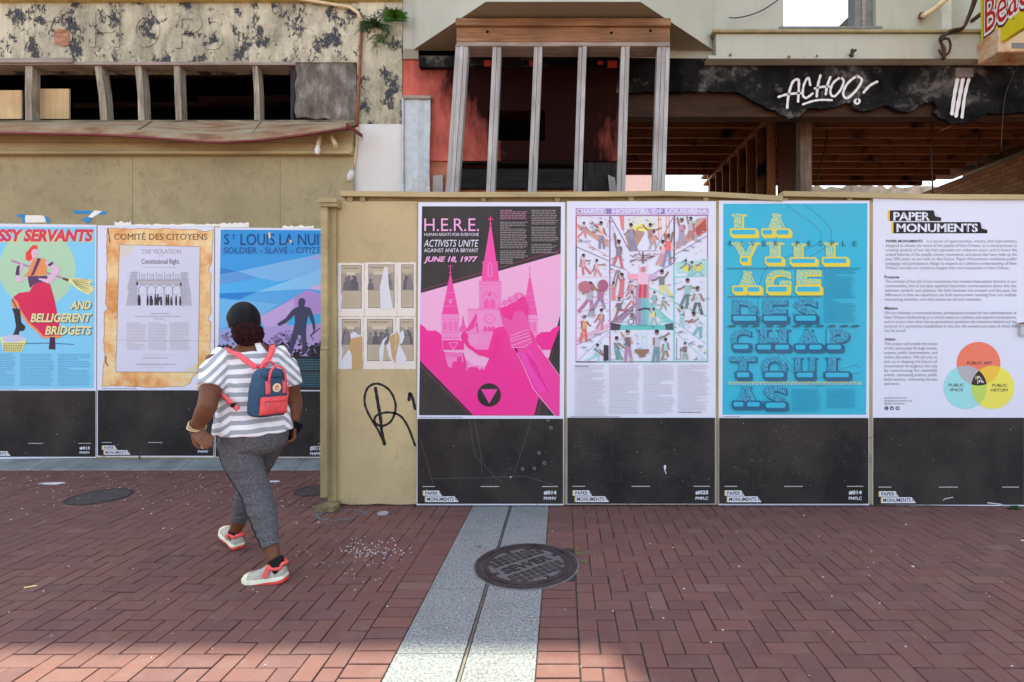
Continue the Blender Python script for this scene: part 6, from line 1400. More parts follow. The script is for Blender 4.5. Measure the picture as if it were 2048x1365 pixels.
patchpx('paste_remnant', [(ragged(229, 262, 445, 452, 8, 3), MSCRAP, 'paper_piece'), (ragged(262, 470, 449, 453.5, 30, 1.6), MSCRAP, 'paper_piece'), (ragged(440, 498, 447, 455, 12, 2.4), MSCRAP, 'paper_piece'), (ragged(565, 628, 452, 457, 14, 1.8), MSCRAP, 'paper_piece')], YL, 'ragged white paper remnants along the top of the left posters', 'paper')
# latch at the fence's right end
lt = thing('latch', 'small metal latch on the edge of the white text poster', 'latch', at(2043, 660, YF-0.02))
t = BM(); pbox(t, 2040, 2056, 646, 652, YF-0.05, YF-0.02, bev=0.002); pbox(t, 2043, 2056, 652.5, 672, YF-0.045, YF-0.02, bev=0.002); obj('hasp', t, MGALV, lt)
t = BM(); tube(t, [at(2038, 648, YF-0.05), at(2048, 646, YF-0.06), at(2056, 650, YF-0.05)], 0.006, 8); obj('shackle', t, MPIPER, lt)
# ------------------------------------------------------------------ the woman walking away
from mathutils.bvhtree import BVHTree
from mathutils import noise as mnoise
TH = radians(44); PO = Vector((gx(507, 3.18), 3.18, 0))
RM = Matrix.Translation(PO) @ Matrix.Rotation(TH, 4, 'Z'); RI = RM.inverted()
def L_(px, py, Y): return RI @ at(px, py, Y)
def Lw(x, y, z): return RI @ Vector((x, y, z))
pr = bpy.data.objects.new('person', None); COL.objects.link(pr); pr['_local'] = 1; pr.location = PO; pr.rotation_euler = (0, 0, TH)
tag(pr, 'person in striped tee and grey leggings walking away past the posters', 'person')
def skinmat():
    k = NT('brown_skin'); v = k.co(); c = (0.17, 0.066, 0.032)
    col = k.ramp(k.noise(7, 4, 0.6, v), [(0.3, tuple(x*0.72 for x in c)), (0.7, tuple(x*1.15 for x in c))])
    k.bump(k.noise(120, 3, 0.6, v), 0.12, 0.001)
    m = k.done(col, 0.5, spec=0.22)
    k.b.inputs['Subsurface Weight'].default_value = 0.05; k.b.inputs['Subsurface Radius'].default_value = (0.02, 0.008, 0.004)
    return m
MSKIN = skinmat()
def shirtmat():
    k = NT('striped_jersey'); tc = k.n('TexCoord'); sp = k.n('SeparateXYZ'); k.l(tc.outputs['Object'], sp.inputs[0])
    ax = k.math('MAXIMUM', k.math('SUBTRACT', k.math('ABSOLUTE', k.math('ADD', sp.outputs['X'], 0.01)), 0.135), 0.0)
    nz = k.noise(5, 3, 0.5)
    v = k.math('ADD', k.math('ADD', sp.outputs['Z'], k.math('MULTIPLY', ax, 0.95)), k.math('MULTIPLY', nz, 0.035))
    s = k.math('SINE', k.math('MULTIPLY', v, 2*pi/0.0525))
    m = k.step(k.math('ADD', k.math('MULTIPLY', s, 0.5), 0.5), 0.50, 0.56)
    col = k.mix(m, C(240, 234, 244)[:3], C(150, 156, 168)[:3])
    k.bump(k.noise(9, 4, 0.6, k.co((1, 1, 1.8)), 0.8), 0.35, 0.02)
    return k.done(col, 0.85, spec=0.15)
MSHIRT = shirtmat()
def pantmat():
    k = NT('heather_grey_jersey'); v = k.co((1, 1, 5)); n1 = k.noise(150, 3, 0.8, v); n2 = k.noise(7, 4, 0.6, k.co((1, 1, 4)), 0.7)
    col = k.ramp(n1, [(0.36, (0.022, 0.022, 0.025)), (0.51, (0.10, 0.10, 0.105)), (0.66, (0.30, 0.30, 0.305))])
    k.bump(n2, 0.5, 0.02); return k.done(col, 0.9, spec=0.1)
MPANT = pantmat()
def H(bm, a, b, ra, rb, n=14): tube(bm, [a, b], [ra, rb], n)
def limb(bm, pts, rs, n=16): tube(bm, pts, rs, n)
V3 = Vector
hipL, hipR = V3((-.088, 0, .78)), V3((.088, 0, .78))
kneeL, ankL = L_(515, 988, 3.10), L_(548, 1118, 3.0)
hR = Lw(gx(477, 3.42), 3.42, .0)
ankR = hR+(RI.to_3x3() @ V3((-.8, .6, 0)))*.046+V3((0, 0, .105)); kneeR = V3((.045, .225, .47))
shL, shR = V3((-.175, .03, 1.245)), V3((.165, .03, 1.245))
elL, wrL = L_(414, 815, 2.92), L_(389, 862, 2.93)
elR, wrR = L_(588, 805, 3.37), L_(587, 852, 3.34)
HC = V3((-.028, .105, 1.462))
body = BM()
limb(body, [hipL, (hipL+kneeL)/2, kneeL, kneeL.lerp(ankL, .3), kneeL.lerp(ankL, .8), ankL, ankL+V3((0, 0, -.06))], [.085, .08, .06, .06, .042, .036, .036])
limb(body, [hipR, (hipR+kneeR)/2, kneeR, kneeR.lerp(ankR, .3), kneeR.lerp(ankR, .8), ankR, ankR+V3((0, 0, -.05))], [.085, .08, .06, .06, .042, .036, .036])
loft(body, [ellring((0, y, z), a, b) for z, a, b, y in ((.74, .15, .12, 0), (.85, .165, .13, 0), (1.0, .155, .12, .01), (1.15, .16, .115, .02), (1.235, .16, .09, .035), (1.285, .12, .065, .045), (1.318, .075, .055, .055), (1.36, .054, .054, .07), (1.42, .05, .055, .085))])
def bend(a, b, c, ra, rb, rc): return [a, a.lerp(b, .5), a.lerp(b, .85), b, b.lerp(c, .2), b.lerp(c, .6), c], [ra, ra*.96, rb*1.02, rb, rb*.97, (rb+rc)/2, rc]
for s, e, w in ((shL, elL, wrL), (shR, elR, wrR)):
    p, r = bend(s, e, w, .062, .050, .028); limb(body, p, r)
# head, nose, ears
loft(body, [[HC+V3((cos(2*pi*k/24)*rx, dy+sin(2*pi*k/24)*ry, dz)) for k in range(24)] for dz, rx, ry, dy in ((-.112, .03, .04, .03), (-.095, .048, .065, .02), (-.06, .062, .082, .008), (-.02, .070, .092, .0), (.03, .073, .096, -.004), (.065, .066, .086, -.006), (.09, .048, .062, -.006), (.102, .02, .03, -.006))])
ico(body, HC+V3((0, .098, -.02)), .018, 2, (.8, 1, 1.5)); ico(body, HC+V3((0, .094, -.062)), .018, 2, (1.3, .6, .5))
for s in (-1, 1): ico(body, HC+V3((s*.075, -.002, -.012)), .026, 2, (.35, .7, 1.15))
# hands: palm, four fingers, thumb
def hand(bm, w, d, n, curl, thumb_side, spread=.0):
    d = d.normalized(); n = (n-d*n.dot(d)).normalized(); s = d.cross(n); thumb_side = 1 if s.y > 0 else -1
    loft(bm, [ellring(w+d*t+n*(.002), a, b, 14, s, n) for t, a, b in ((-.02, .026, .022), (.01, .029, .017), (.045, .038, .016), (.08, .040, .014), (.092, .036, .011))])
    for i, ln in enumerate((.066, .076, .072, .056)):
        o = (i-1.5)*.0195*thumb_side*-1; p = w+d*.085+s*o; c0 = curl*(.9+.1*i); pts = [p-d*.01]; dd = d.copy()
        for k, f in enumerate((.42, .32, .26)):
            q = Matrix.Rotation(c0*(.5, .7, .5)[k], 3, s) @ dd
            if q.dot(n) < dd.dot(n): q = Matrix.Rotation(-c0*(.5, .7, .5)[k], 3, s) @ dd
            dd = q; pts.append(pts[-1]+dd*(ln*f+(.01 if k == 0 else 0)))
        tube(bm, pts, [.0092, .0088, .0082, .0068], 10)
    t0 = w+d*.022+s*(.022*thumb_side); t1 = t0+(d*.6+s*thumb_side*.75+n*.3).normalized()*.036; t2 = t1+(d*.9+s*thumb_side*.2+n*.35).normalized()*.03; t3 = t2+(d+n*.3).normalized()*.022
    tube(bm, [t0, t1, t2, t3], [.014, .0115, .010, .0078], 10)
hdL = L_(418, 889, 2.86)-wrL
hand(body, wrL, V3((hdL.x, hdL.y, hdL.z)), RI.to_3x3() @ V3((.35, .75, -.4)), .35, 1)
hdR = L_(586, 886, 3.30)-wrR
hand(body, wrR, hdR, V3((-1, -.1, 0)), 1.0, -1)
me = remeshed(body, .0055, 3, .5)
bodyo = obj('body', me, MSKIN, pr, True)
# eyes and lips
for s in (-1, 1):
    t = BM(); ico(t, HC+V3((s*.030, .083, .004)), .011, 2, (1.1, .7, .8)); obj('eye', t, simple('eye_white', (.7, .68, .65), .3), bodyo, True)
t = BM(); ico(t, HC+V3((0, .099, -.062)), .016, 2, (1.4, .5, .45)); obj('lips', t, simple('lips', (.20, .06, .05), .4), bodyo, True)
# hair: smooth black cap and burgundy curls at the nape
def hairmat(name, c, sc_, b):
    k = NT(name); n1 = k.noise(sc_, 5, .7, k.co((4, 4, 1)), .5)
    k.bump(n1, b, .01); return k.done(k.ramp(n1, [(.3, tuple(x*.5 for x in c)), (.7, tuple(x*1.8 for x in c))]), .6, spec=.18)
t = BM()
g = bmesh.ops.create_icosphere(t, subdivisions=5, radius=1.0)
for v in t.verts:
    p = v.co.copy(); q = V3((p.x*.090, p.y*.108, p.z*.118)); q += V3((0, -.004, 0)); q *= 1+.012*mnoise.noise(p*3)
    v.co = q+HC+V3((0, 0, .004))
cut = [v for v in t.verts if (v.co-HC).z < -.012+((v.co-HC).y+.02)*.75]
bmesh.ops.delete(t, geom=cut, context='VERTS')
o = obj('hair', t, hairmat('black_hair', (.005, .0045, .005), 30, .25), pr, True); md = o.modifiers.new('s', 'SOLIDIFY'); md.thickness = .012; md.offset = -1
t = BM(); g = bmesh.ops.create_icosphere(t, subdivisions=5, radius=1.0)
for v in t.verts:
    p = v.co.normalized(); f = 1+.16*mnoise.noise(p*3.0)+.13*mnoise.noise(p*8)+.09*mnoise.noise(p*18)
    v.co = V3((p.x*.080*f, p.y*.062*f, p.z*.078*f))+HC+V3((.008, -.072, -.075))
curl_o = obj('curls', t, hairmat('burgundy_hair', (.030, .006, .008), 60, .9), pr, True)
t = BM(); rr = random.Random(9)
for i in range(170):                    # loose ringlets standing off the puff
    p = V3((rr.gauss(0, 1), rr.gauss(0, 1)-.4, rr.gauss(0, 1)-.2)).normalized(); c = V3((p.x*.078, p.y*.062, p.z*.076))+HC+V3((.008, -.072, -.075))
    a = p.orthogonal().normalized(); b = p.cross(a); ph = rr.random()*6
    tube(t, [c+p*(.012*k/5-.006)+(a*cos(ph+k*1.3)+b*sin(ph+k*1.3))*.007 for k in range(6)], [.0032]*5+[.0015], 5)
tag(obj('ringlets', t, bpy.data.materials['burgundy_hair'], curl_o), kind='stuff')
# shirt
t = BM()
loft(t, [ellring((0, y, z), a, b, 28, pw=.85) for z, a, b, y in ((.805, .204, .180, -.010), (.86, .200, .172, -.006), (.97, .184, .152, .004), (1.08, .178, .146, .01), (1.17, .174, .134, .02), (1.225, .162, .113, .03), (1.262, .140, .088, .042), (1.282, .108, .066, .048))])
for s, S_, E_ in ((-1, shL, elL), (1, shR, elR)):
    o_ = V3((s*.004, 0, .002))
    limb(t, [V3((s*.07, .03, 1.205)), S_+V3((-s*.012, 0, -.006)), S_.lerp(E_, .25)+o_, S_.lerp(E_, .52)+o_, S_.lerp(E_, .64)+o_*1.6], [.080, .079, .076, .069, .069], 20)
me = remeshed(t, .0075, 5, .5)
for v, n in zip(me.vertices, [v.normal.copy() for v in me.vertices]):                    # folds
    p = v.co
    d = .010*mnoise.noise(V3((p.x*6+p.z*5, p.y*6, p.z*15-p.x*4)))+.006*mnoise.noise(V3((p.x*18+3, p.y*18, p.z*26)))
    low = max(0, (1.0-p.z)/.2); d += .0035*min(low, 1)*sin(atan2(p.y, p.x)*8+p.z*12)
    v.co = p+n*d
shirt = obj('shirt', me, MSHIRT, pr, True)
sbm = BM(); sbm.from_mesh(me); SB = BVHTree.FromBMesh(sbm); sbm.free()
t = BM(); P0 = [V3((.018, -.015, 1.375)), V3((.03, -.022, 1.33)), V3((.045, -.042, 1.285)), V3((.05, -.06, 1.262))]
bbm = BM(); bbm.from_mesh(bodyo.data); BB = BVHTree.FromBMesh(bbm); bbm.free()
prev = None
for i, p in enumerate(P0):
    row = []
    for s in (-.5, -.17, .17, .5):
        q = p+V3((s*(.03+.015*i), 0, 0)); h, n, _, _ = BB.find_nearest(q); row.append(t.verts.new(h+n*.005))
    if prev:
        for k in range(3): t.faces.new((prev[k], prev[k+1], row[k+1], row[k]))
    prev = row
o = obj('undershirt', t, simple('white_vest', C(236, 232, 240), .8, .05), pr, True); md = o.modifiers.new('s', 'SOLIDIFY'); md.thickness = .004
# leggings
t = BM()
loft(t, [ellring((0, y, z), a, b, 26) for z, a, b, y in ((.93, .165, .13, 0), (.86, .180, .150, -.004), (.79, .190, .165, -.012), (.72, .178, .155, -.01), (.68, .15, .13, 0))])
eL = L_(541, 1094, 3.01); eR = ankR.lerp(kneeR, .22)
limb(t, [hipL+V3((-.005, -.005, 0)), hipL.lerp(kneeL, .45)+V3((-.012, 0, 0)), kneeL+V3((-.004, 0, 0)), kneeL.lerp(eL, .35)+V3((0, -.012, 0)), kneeL.lerp(eL, .75), eL], [.106, .100, .078, .075, .056, .047], 20)
limb(t, [hipR, hipR.lerp(kneeR, .5), kneeR, kneeR.lerp(eR, .4), eR], [.104, .094, .073, .068, .046], 20)
me = remeshed(t, .007, 4, .5)
for v, n in zip(me.vertices, [v.normal.copy() for v in me.vertices]):
    p = v.co
    d = .0045*mnoise.noise(V3((p.x*9, p.y*9, p.z*22)))+.003*mnoise.noise(V3((p.x*22, p.y*22, p.z*50)))
    for kz in (kneeL.z-.03, .235):
        d += .004*math.exp(-((p.z-kz-(p.x+.1)*.25)/.012)**2)
    v.co = p+n*d
pants = obj('leggings', me, MPANT, pr, True)
pbm = BM(); pbm.from_mesh(me); PB = BVHTree.FromBMesh(pbm); pbm.free()
t = BM(); prev = None; side = V3((-1, -.1, 0)).normalized()
for i in range(26):                      # black side seam of the near leg
    f = i/25
    p = V3((-.19, .01, .80)).lerp(kneeL+side*.1, f*2) if f < .5 else (kneeL+side*.1).lerp(eL+side*.07, f*2-1)
    h, n, _, _ = PB.find_nearest(p); row = [t.verts.new(h+n*.003+V3((0, s*.008, 0))) for s in (-1, 1)]
    if prev: t.faces.new((prev[0], prev[1], row[1], row[0]))
    prev = row
obj('side_seam', t, simple('black_seam', (.012, .012, .013), .8), pants)
# socks and shoes
MSHG = simple('grey_mesh_upper', C(168, 166, 160), .8, .3, 60, .3); MSHC = simple('coral_lining', C(238, 90, 96), .65, .12, 30, .1); MSHW = simple('white_midsole', C(222, 222, 206), .55, .08, 20, .05); MSHR = simple('coral_outsole', C(232, 74, 64), .55, .12, 20, .05); MSOCK = simple('black_sock', (.012, .012, .013), .9); MLACE = simple('cream_lace', C(226, 214, 180), .7)
def shoe(heel, yaw, pitch, roll, ank):
    root = bpy.data.objects.new('shoe', None); COL.objects.link(root); root.parent = pr; root['_local'] = 1
    root.location = heel; root.rotation_euler = (0, 0, 0)
    root.rotation_euler = (Matrix.Rotation(yaw, 3, 'Z') @ Matrix.Rotation(-pitch, 3, 'Y') @ Matrix.Rotation(roll, 3, 'X')).to_euler()
    out = [(-.002, .020), (.005, .034), (.04, .038), (.09, .036), (.13, .041), (.175, .046), (.21, .043), (.237, .028), (.243, .010)]
    def slab(z0f, z1f, grow):
        t = BM(); loop = [(x, w+grow) for x, w in out]+[(x, -(w+grow)) for x, w in out[::-1]]
        A = [t.verts.new((x, y, z0f(x))) for x, y in loop]; B = [t.verts.new((x, y*.98, z1f(x))) for x, y in loop]; n = len(loop)
        t.faces.new(A[::-1]); t.faces.new(B)
        for i in range(n): t.faces.new((A[i], A[(i+1) % n], B[(i+1) % n], B[i]))
        return t
    rock = lambda x: .010*max(0, (x-.17)/.07)**2+.008*max(0, (.04-x)/.04)**2
    mid = lambda x: rock(x)+.004+.014*max(0, 1-x/.20)
    up0 = lambda x: rock(x)+.026+.008*max(0, 1-x/.2)
    obj('outsole', slab(rock, mid, 0.0), MSHR, root); obj('midsole', slab(lambda x: mid(x)+.0005, up0, .002), MSHW, root)
    def upper(secs, nm, mat, z0):
        t = BM(); R = []
        for x, w, h in secs: R.append([V3((x, w*cos(a*pi/10), z0(x)+h*max(0, sin(a*pi/10))**.75)) for a in range(11)])
        Q = [[t.verts.new(p) for p in r] for r in R]
        for A, B in zip(Q, Q[1:]):
            for i in range(10): t.faces.new((A[i], A[i+1], B[i+1], B[i]))
        t.faces.new(Q[0][::-1]); t.faces.new(Q[-1]); return obj(nm, t, mat, root, True)
    upper([(.004, .027, .045), (.02, .033, .052), (.05, .034, .052), (.09, .035, .06), (.115, .037, .058), (.15, .042, .045), (.19, .043, .034), (.22, .035, .024), (.236, .020, .010)], 'upper', MSHG, lambda x: up0(x)-.001)
    upper([(.198, .044, .0335), (.215, .0385, .027), (.232, .0255, .016), (.2405, .014, .006)], 'toe_cap', simple('cream_toe', C(206, 200, 180), .7), lambda x: up0(x)-.0005)
    t = BM()                              # collar ring
    ringp = [V3((.046+.05*cos(a*pi/10), .0315*sin(a*pi/10), up0(.04)+.050+.022*(1 if cos(a*pi/10) < -.6 else 0)+.010*(cos(a*pi/10) > .5))) for a in range(20)]
    tube(t, ringp, .0105, 8, close=True); obj('collar', t, MSHC, root, True)
    for s in (-1, 1):
        t = BM(); pts = [(.070, .034, .058), (.092, .030, .066), (.112, .0405, .02), (.094, .0405, .004), (.080, .038, .02)]
        t.faces.new([t.verts.new((x, s*(y+.0035), up0(x)+z)) for x, y, z in pts]); o = obj('side_panel', t, MSHC, root); md = o.modifiers.new('s', 'SOLIDIFY'); md.thickness = .004
    t = BM()
    for k in range(4):
        x = .108+k*.017; zz_ = up0(x)+.059-.0105*k; tube(t, [V3((x, -.018, zz_-.008)), V3((x+.004, 0, zz_+.002)), V3((x, .018, zz_-.008))], .003, 6)
    obj('laces', t, MLACE, root)
    t = BM(); box(t, -.006, .002, -.008, .008, up0(0)+.05, up0(0)+.085, bev=.002); obj('heel_tab', t, MSHR, root)
    return root
def yaw_of(wd):
    d = RI.to_3x3() @ V3(wd); return atan2(d.y, d.x)
hL = Lw(gx(573, 2.985), 2.985, .004)
shoe(hL, yaw_of((-1, .02, 0)), radians(-3.5), 0, ankL); shoe(hR, yaw_of((-.8, .6, 0)), radians(15), 0, ankR)
for nm, h_, y_, a in (('sock', hL, yaw_of((-1, .02, 0)), ankL), ('sock', hR, yaw_of((-.8, .6, 0)), ankR)):
    t = BM(); f = V3((cos(y_), sin(y_), 0)); c = h_+f*.048
    limb(t, [c+V3((0, 0, .045)), c+V3((0, 0, .085)), c.lerp(a, .5)+V3((0, 0, .055)), V3((a.x, a.y, max(a.z, h_.z+.115))).lerp(c+V3((0, 0, .12)), .4)], [.032, .036, .040, .041], 16); obj(nm, t, MSOCK, pr, True)
# bangles and wrist tie
t = BM(); d = (wrL-elL).normalized(); a = d.orthogonal().normalized(); b = d.cross(a)
for k in range(3):
    c = wrL-d*(.012+.012*k); tube(t, [c+(a*cos(q*pi/12)+b*sin(q*pi/12))*(.040+.002*k)+d*(.008*sin(q*pi/12+k)) for q in range(24)], .0026, 6, close=True)
obj('bangles', t, simple('pale_gold_bangle', C(206, 190, 150), .3, .1, 10, 0, .6), pr, True)
t = BM(); d = (wrR-elR).normalized(); a = d.orthogonal().normalized(); b = d.cross(a)
tube(t, [wrR-d*.012+(a*cos(q*pi/10)+b*sin(q*pi/10))*.031 for q in range(20)], .006, 6, close=True); obj('wrist_tie', t, MSOCK, pr, True)
# phone held in the far hand
ph = bpy.data.objects.new('phone', None); COL.objects.link(ph); ph['_local'] = 1
tag(ph, 'black phone held low in the walking person\'s hand', 'phone'); 
pc = at(585, 866, 3.31); ph.location = pc; ph.rotation_euler = (radians(12), radians(32), TH+radians(20))
t = BM(); box(t, -.036, .036, -.005, .005, -.072, .072, bev=.004); obj('case', t, simple('black_phone_case', (.01, .01, .011), .4), ph)
t = BM(); box(t, -.033, .033, -.0062, -.0052, -.066, .066); obj('screen', t, simple('dark_glass', (.008, .008, .01), .12, 0, 5, 0), ph)

# ------------------------------------------------------------------ backpack
bp = bpy.data.objects.new('backpack', None); COL.objects.link(bp); bp['_local'] = 1
tag(bp, 'small navy backpack with coral pocket, straps and round badge on the person\'s back', 'backpack')
BL_ = V3((-.005, -.150, .922)); BR = Matrix.Rotation(radians(20), 4, 'Z') @ Matrix.Rotation(radians(2), 4, 'Y') @ Matrix.Rotation(radians(3), 4, 'X')
bmat_ = RM @ Matrix.Translation(BL_) @ BR; bp.matrix_world = bmat_; BI = bmat_.inverted()
MNAVY = simple('navy_canvas', C(52, 78, 106), .8, .22, 40, .2); MCOR = simple('coral_canvas', C(236, 84, 92), .7, .14, 40, .2); MCOR2 = simple('coral_webbing', C(240, 92, 104), .7, .1, 60, .2)
t = BM()
secs = [(0.0, .088, .045), (.012, .098, .056), (.12, .098, .060), (.20, .092, .052), (.245, .082, .040), (.268, .068, .028), (.276, .045, .014)]
loft(t, [ellring((0, -.062+.004*(z > .2), z), a, b, 28, pw=.45) for z, a, b in secs])
me = bpy.data.meshes.new('b'); t.to_mesh(me); t.free(); me = evaluated(me, [('SUBSURF', dict(levels=2))])
for v, n in zip(me.vertices, [v.normal.copy() for v in me.vertices]): v.co += n*(.0035*mnoise.noise(v.co*16))
bag = obj('bag_body', me, MNAVY, bp, True)
gbm = BM(); gbm.from_mesh(me); GB = BVHTree.FromBMesh(gbm); gbm.free()
def onbag(x, z, off=.003):
    h = GB.ray_cast(V3((x, -.5, z)), V3((0, 1, 0)))[0]; return V3((x, h.y-off, z)) if h else V3((x, -.12, z))
def onbag_patch(x0, x1, z0, z1, off, nx=8, nz=6, bulge=0.0):
    t = BM(); G = [[t.verts.new(onbag(x0+(x1-x0)*i/nx, z0+(z1-z0)*j/nz, off+bulge*sin(pi*i/nx)**.4*sin(pi*j/nz)**.4)) for i in range(nx+1)] for j in range(nz+1)]
    for j in range(nz):
        for i in range(nx): t.faces.new((G[j][i], G[j][i+1], G[j+1][i+1], G[j+1][i]))
    return t
def solid(o, th): m = o.modifiers.new('s', 'SOLIDIFY'); m.thickness = th; m.offset = 1; return o
pk = solid(obj('front_pocket', onbag_patch(-.082, .084, .018, .118, .004, 14, 10, .016), MCOR, bp, True), .003)
t = BM(); tube(t, [onbag(x, .094, .0235) for x in (-.07, -.035, 0, .035, .072)], .0022, 6); obj('zip', t, simple('dark_zip', C(170, 60, 66), .5), pk)
t = BM(); box(t, -.062, -.054, -.150, -.146, .070, .090, bev=.001); obj('zip_pull', t, simple('zip_metal', (.5, .48, .46), .35, .1, 5, 0, .8), pk)
for x in (-.045, .058):
    solid(obj('strap_tab', onbag_patch(x-.014, x+.014, .132, .205, .003, 3, 6), MCOR2, bp, True), .003)
solid(obj('top_flap', onbag_patch(-.07, .07, .225, .258, .004, 10, 4, .004), MNAVY, bp, True), .003)
for yo, nm in ((-.115, 'grab_handle'), (-.045, 'grab_handle')):   # two loop handles
    t = BM(); pts = []
    for k in range(13):
        a = pi*k/12; pts.append(V3((.0065-.0515*cos(a), yo+(-.012 if yo < -.1 else .0)+.01*sin(a), (.205 if yo < -.1 else .235)+(.085 if yo < -.1 else .075)*sin(a)**.8)))
    tube(t, pts, .0065, 8); obj(nm, t, MCOR2, bp, True)
bc = onbag(.008, .168, .002); t = BM(); loft(t, [ellring((bc.x, bc.y, bc.z), .025, .025, 32, (1, 0, 0), (0, 0, 1)), ellring((bc.x, bc.y-.003, bc.z), .025, .025, 32, (1, 0, 0), (0, 0, 1))]); bd = obj('badge', t, simple('cream_badge', C(238, 222, 190), .5, .04, 10, 0), bp)
MBRED = simple('badge_red', C(206, 50, 50), .5, .05, 10, 0)
def flat(bm, pts, y): bm.faces.new([bm.verts.new((bc.x+x, y, bc.z+z)) for x, z in pts])
t = BM(); flat(t, [(.011*cos(a*pi/12)-.001, .0125*sin(a*pi/12)) for a in range(24)], bc.y-.0034); obj('emblem', t, MBRED, bd)
t = BM(); flat(t, [(-.009, -.002), (-.004, .003), (.002, .004), (.004, -.002), (.001, -.008), (-.002, -.003), (-.005, -.004)], bc.y-.0038); obj('emblem_fox', t, bpy.data.materials['cream_badge'], bd)
for word, a0, flip in (('FJÄLLRÄVEN', 200, 1), ('KÅNKEN', 222, -1)):   # ring lettering
    for i, ch in enumerate(word):
        ang = radians(a0-i*24.5) if flip > 0 else radians(a0+i*19)
        me = text_mesh(ch, .03); cx = sum(v.co.x for v in me.vertices)/len(me.vertices); R_ = .0155 if flip > 0 else .0205
        for v in me.vertices:
            u, w = (v.co.x-cx)*.0078, v.co.y*.0072
            if flip > 0: X, Z = (R_+w)*cos(ang)+u*sin(ang), (R_+w)*sin(ang)-u*cos(ang)
            else: X, Z = (R_-w)*cos(ang)-u*sin(ang)*1, (R_-w)*sin(ang)+u*cos(ang)
            v.co = (bc.x+X, bc.y-.0036, bc.z+Z)
        obj('badge_letter', me, MBRED, bd)
# shoulder straps laid on the shirt
def strap(pts, w, nm='shoulder_strap'):
    P = [V3(p) for p in pts]; Q = []
    for i in range(len(P)-1):
        for k in range(6): Q.append(P[i].lerp(P[i+1], k/6))
    Q.append(P[-1]); t = BM(); prev = None; C_ = []
    for q in Q:
        h, n, _, _ = SB.find_nearest(q); d = (q-h).length; outside = (q-h).dot(n) > 0.006
        C_.append((q if outside else h+n*.006, n))
    for i, (p, n) in enumerate(C_):
        d = C_[min(i+1, len(C_)-1)][0]-C_[max(i-1, 0)][0]; s = d.cross(n).normalized()*(w/2)
        row = [t.verts.new(BI @ (RM @ (p+s*k+n*(-abs(k)*.002)))) for k in (-1, 0, 1)]
        if prev:
            for k in range(2): t.faces.new((prev[k], prev[k+1], row[k+1], row[k]))
        prev = row
    o = obj(nm, t, MCOR2, bp, True); m = o.modifiers.new('s', 'SOLIDIFY'); m.thickness = .004; m.offset = 0
strap([(-.028, -.17, 1.195), (-.07, -.14, 1.235), (-.105, -.09, 1.275), (-.126, -.02, 1.295), (-.13, .05, 1.285), (-.13, .12, 1.22)], .034)
strap([(.0, -.17, 1.195), (.04, -.14, 1.24), (.075, -.09, 1.285), (.098, -.02, 1.32), (.105, .06, 1.31), (.11, .13, 1.24)], .034)
strap([(-.19, .05, 1.15), (-.205, -.02, 1.09), (-.185, -.09, 1.05), (-.15, -.135, 1.005), (-.118, -.17, .965)], .026, 'lower_strap')
strap([(.17, .08, 1.15), (.19, .0, 1.08), (.15, -.10, 1.0), (.085, -.17, .96)], .026, 'lower_strap')
t = BM(); c = BI @ (RM @ V3((-.018, -.172, 1.2))); box(t, c.x-.022, c.x+.022, c.y-.008, c.y+.006, c.z-.012, c.z+.010, bev=.004); obj('strap_anchor', t, MCOR2, bp)
t = BM(); c = BI @ (RM @ V3((-.138, -.150, .99))); box(t, c.x-.016, c.x+.016, c.y-.008, c.y+.004, c.z-.012, c.z+.012, bev=.003); obj('buckle', t, simple('black_buckle', (.015, .015, .016), .4), bp)

# ------------------------------------------------------------------ flakes, scraps and marks on the bricks
def flakes(name, label, cat, L, mat):
    t = BM(); rr = random.Random(len(L)+3)
    for x, y, r in L:
        n = rr.randrange(4, 7); z = .0035+rr.random()*.001; a0 = rr.random()*6
        A = [(x+r*rr.uniform(.6, 1.2)*cos(a0+2*pi*k/n), y+r*rr.uniform(.6, 1.2)*sin(a0+2*pi*k/n)) for k in range(n)]
        T = [t.verts.new((u, v, z)) for u, v in A]; B = [t.verts.new((u, v, .0012)) for u, v in A]
        t.faces.new(T)
        for k in range(n): t.faces.new((T[k], B[k], B[(k+1) % n], T[(k+1) % n]))
    o = obj(name, t, mat); tag(o, label, cat, kind='stuff'); return o
def gp(px, py): Y = CH*FPX/(py-VY); return (gx(px, Y), Y)
MFLK = simple('white_paint_flake', (.72, .71, .72), .8, .1, 30, 0)
rr = random.Random(21); L = []
for i in range(120): px, py = rr.gauss(740, 38), rr.gauss(1103, 11); L.append((*gp(px, py), rr.uniform(.002, .0055)))
for i in range(40): px, py = rr.gauss(690, 60), rr.gauss(1125, 22); L.append((*gp(px, py), rr.uniform(.0015, .004)))
for i in range(150): px, py = rr.uniform(0, 640), 945+abs(rr.gauss(0, 45)); L.append((*gp(px, py), rr.uniform(.002, .007)))
for i in range(60): px, py = rr.uniform(0, 2048), rr.uniform(1020, 1360); L.append((*gp(px, py), rr.uniform(.0015, .005)))
for px, py, r in ((1478, 1134, .008), (1368, 1179, .006), (1812, 1050, .008), (1608, 1032, .008), (1826, 1134, .01), (2046, 1082, .012), (1092, 1158, .006), (1028, 1138, .007), (1107, 1112, .008)): L.append((*gp(px, py), r))
flakes('paint_flakes', 'white paper and paint flakes scattered over the bricks', 'flakes', L, MFLK)
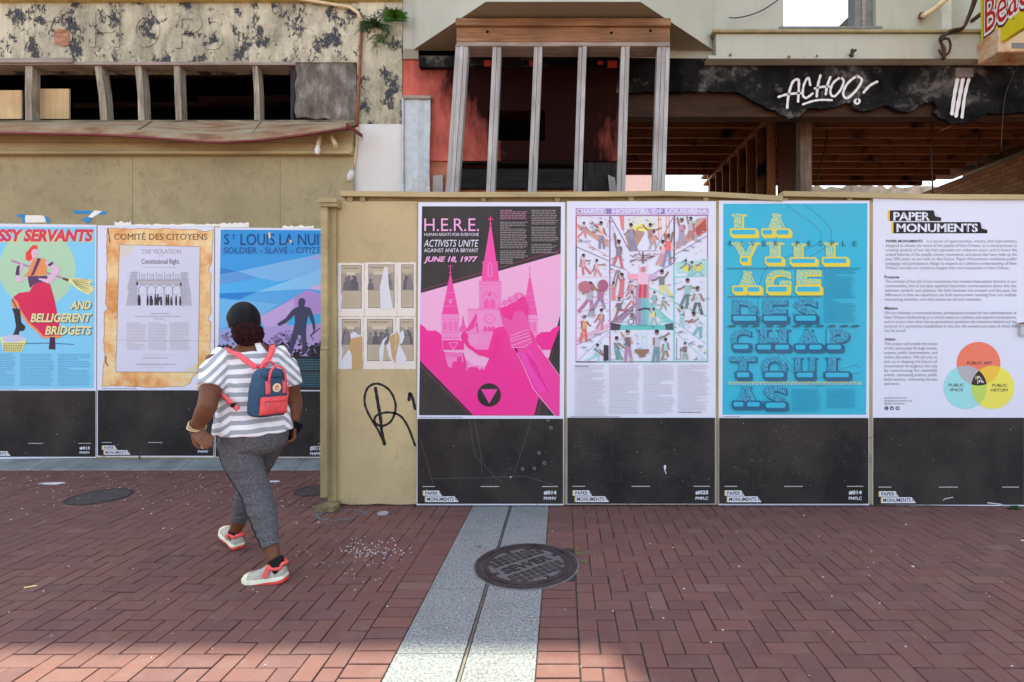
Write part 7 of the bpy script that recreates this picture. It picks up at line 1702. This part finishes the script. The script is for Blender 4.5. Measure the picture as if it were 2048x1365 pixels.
for i, (px, py, w, lab) in enumerate(((545, 964, .07, 'white torn paper scrap on the bricks behind the walking person'), (105, 968, .10, 'long white paper smear on the bricks near the far kerb'))):
    x, y = gp(px, py); t = BM(); n = 14; A = [(x+w*(1+.25*rr.uniform(-1, 1))*cos(2*pi*k/n), y+w*.35*(1+.4*rr.uniform(-1, 1))*sin(2*pi*k/n)) for k in range(n)]
    T = [t.verts.new((u, v, .0045)) for u, v in A]; B = [t.verts.new((u, v, .0015)) for u, v in A]; t.faces.new(T)
    for k in range(n): t.faces.new((T[k], B[k], B[(k+1) % n], T[(k+1) % n]))
    tag(obj('paper_scrap', t, MFLK), lab, 'paper scrap')
x, y = gp(59, 1176); t = BM(); tube(t, [(x-.02, y-.01, .005), (x+.025, y+.015, .005)], .004, 8); tag(obj('cigarette_end', t, simple('tan_filter', C(222, 190, 140), .8)), 'tan cigarette end lying on the bricks at far left', 'litter')
x, y = gp(766, 1028); t = BM(); ringz(t, (x, y), .036, .042, .001, .008, 24); cyl(t, (x, y), .036, .001, .004, 24); tag(obj('cup_lid', t, simple('clear_lid', (.38, .36, .42), .3, .1, 10, 0)), 'small translucent round lid on the bricks before the tagged sheet', 'lid')
def chalk():
    k = NT('blue_chalk'); n1 = k.noise(45, 5, .75, k.n('NewGeometry').outputs['Position']); m = k.done((.16, .26, .33), .95)
    k.l(k.math('MULTIPLY', k.step(n1, .42, .62), .75), k.b.inputs['Alpha']); return m
x, y = gp(682, 1031); t = BM(); n = 40; A = []
for k in range(n): a = 2*pi*k/n; A.append((t.verts.new((x+.20*cos(a), y+.13*sin(a), .0040)), t.verts.new((x+.165*cos(a), y+.105*sin(a), .0040))))
for k in range(n-5): t.faces.new((A[k][0], A[k+1][0], A[k+1][1], A[k][1]))
tag(obj('chalk_ring', t, chalk()), 'faint blue chalk ring on the bricks before the fence post', 'chalk mark')
t = BM(); rr = random.Random(2)
for px, py in ((1152, 1101), (1160, 1108), (1168, 1126), (1130, 1053), (958, 1094), (1172, 1026)):
    x, y = gp(px, py)
    for i in range(14):
        a = rr.random()*6.3; l_ = rr.uniform(.008, .022); d = V3((cos(a)*.8, sin(a)*.8, rr.uniform(.3, 1))).normalized()*l_; s_ = V3((-sin(a), cos(a), 0))*.002; p = V3((x+rr.gauss(0, .01), y+rr.gauss(0, .006), -.002))
        t.faces.new([t.verts.new(q) for q in (p-s_, p+d*.6-s_*1.4, p+d, p+d*.6+s_*1.4, p+s_)])
tag(obj('joint_weeds', t, MLEAF2), 'tiny green weeds in the joints beside the manhole', 'weeds', kind='stuff')
for a in bpy.data.objects:
    if '_local' in a: del a['_local']
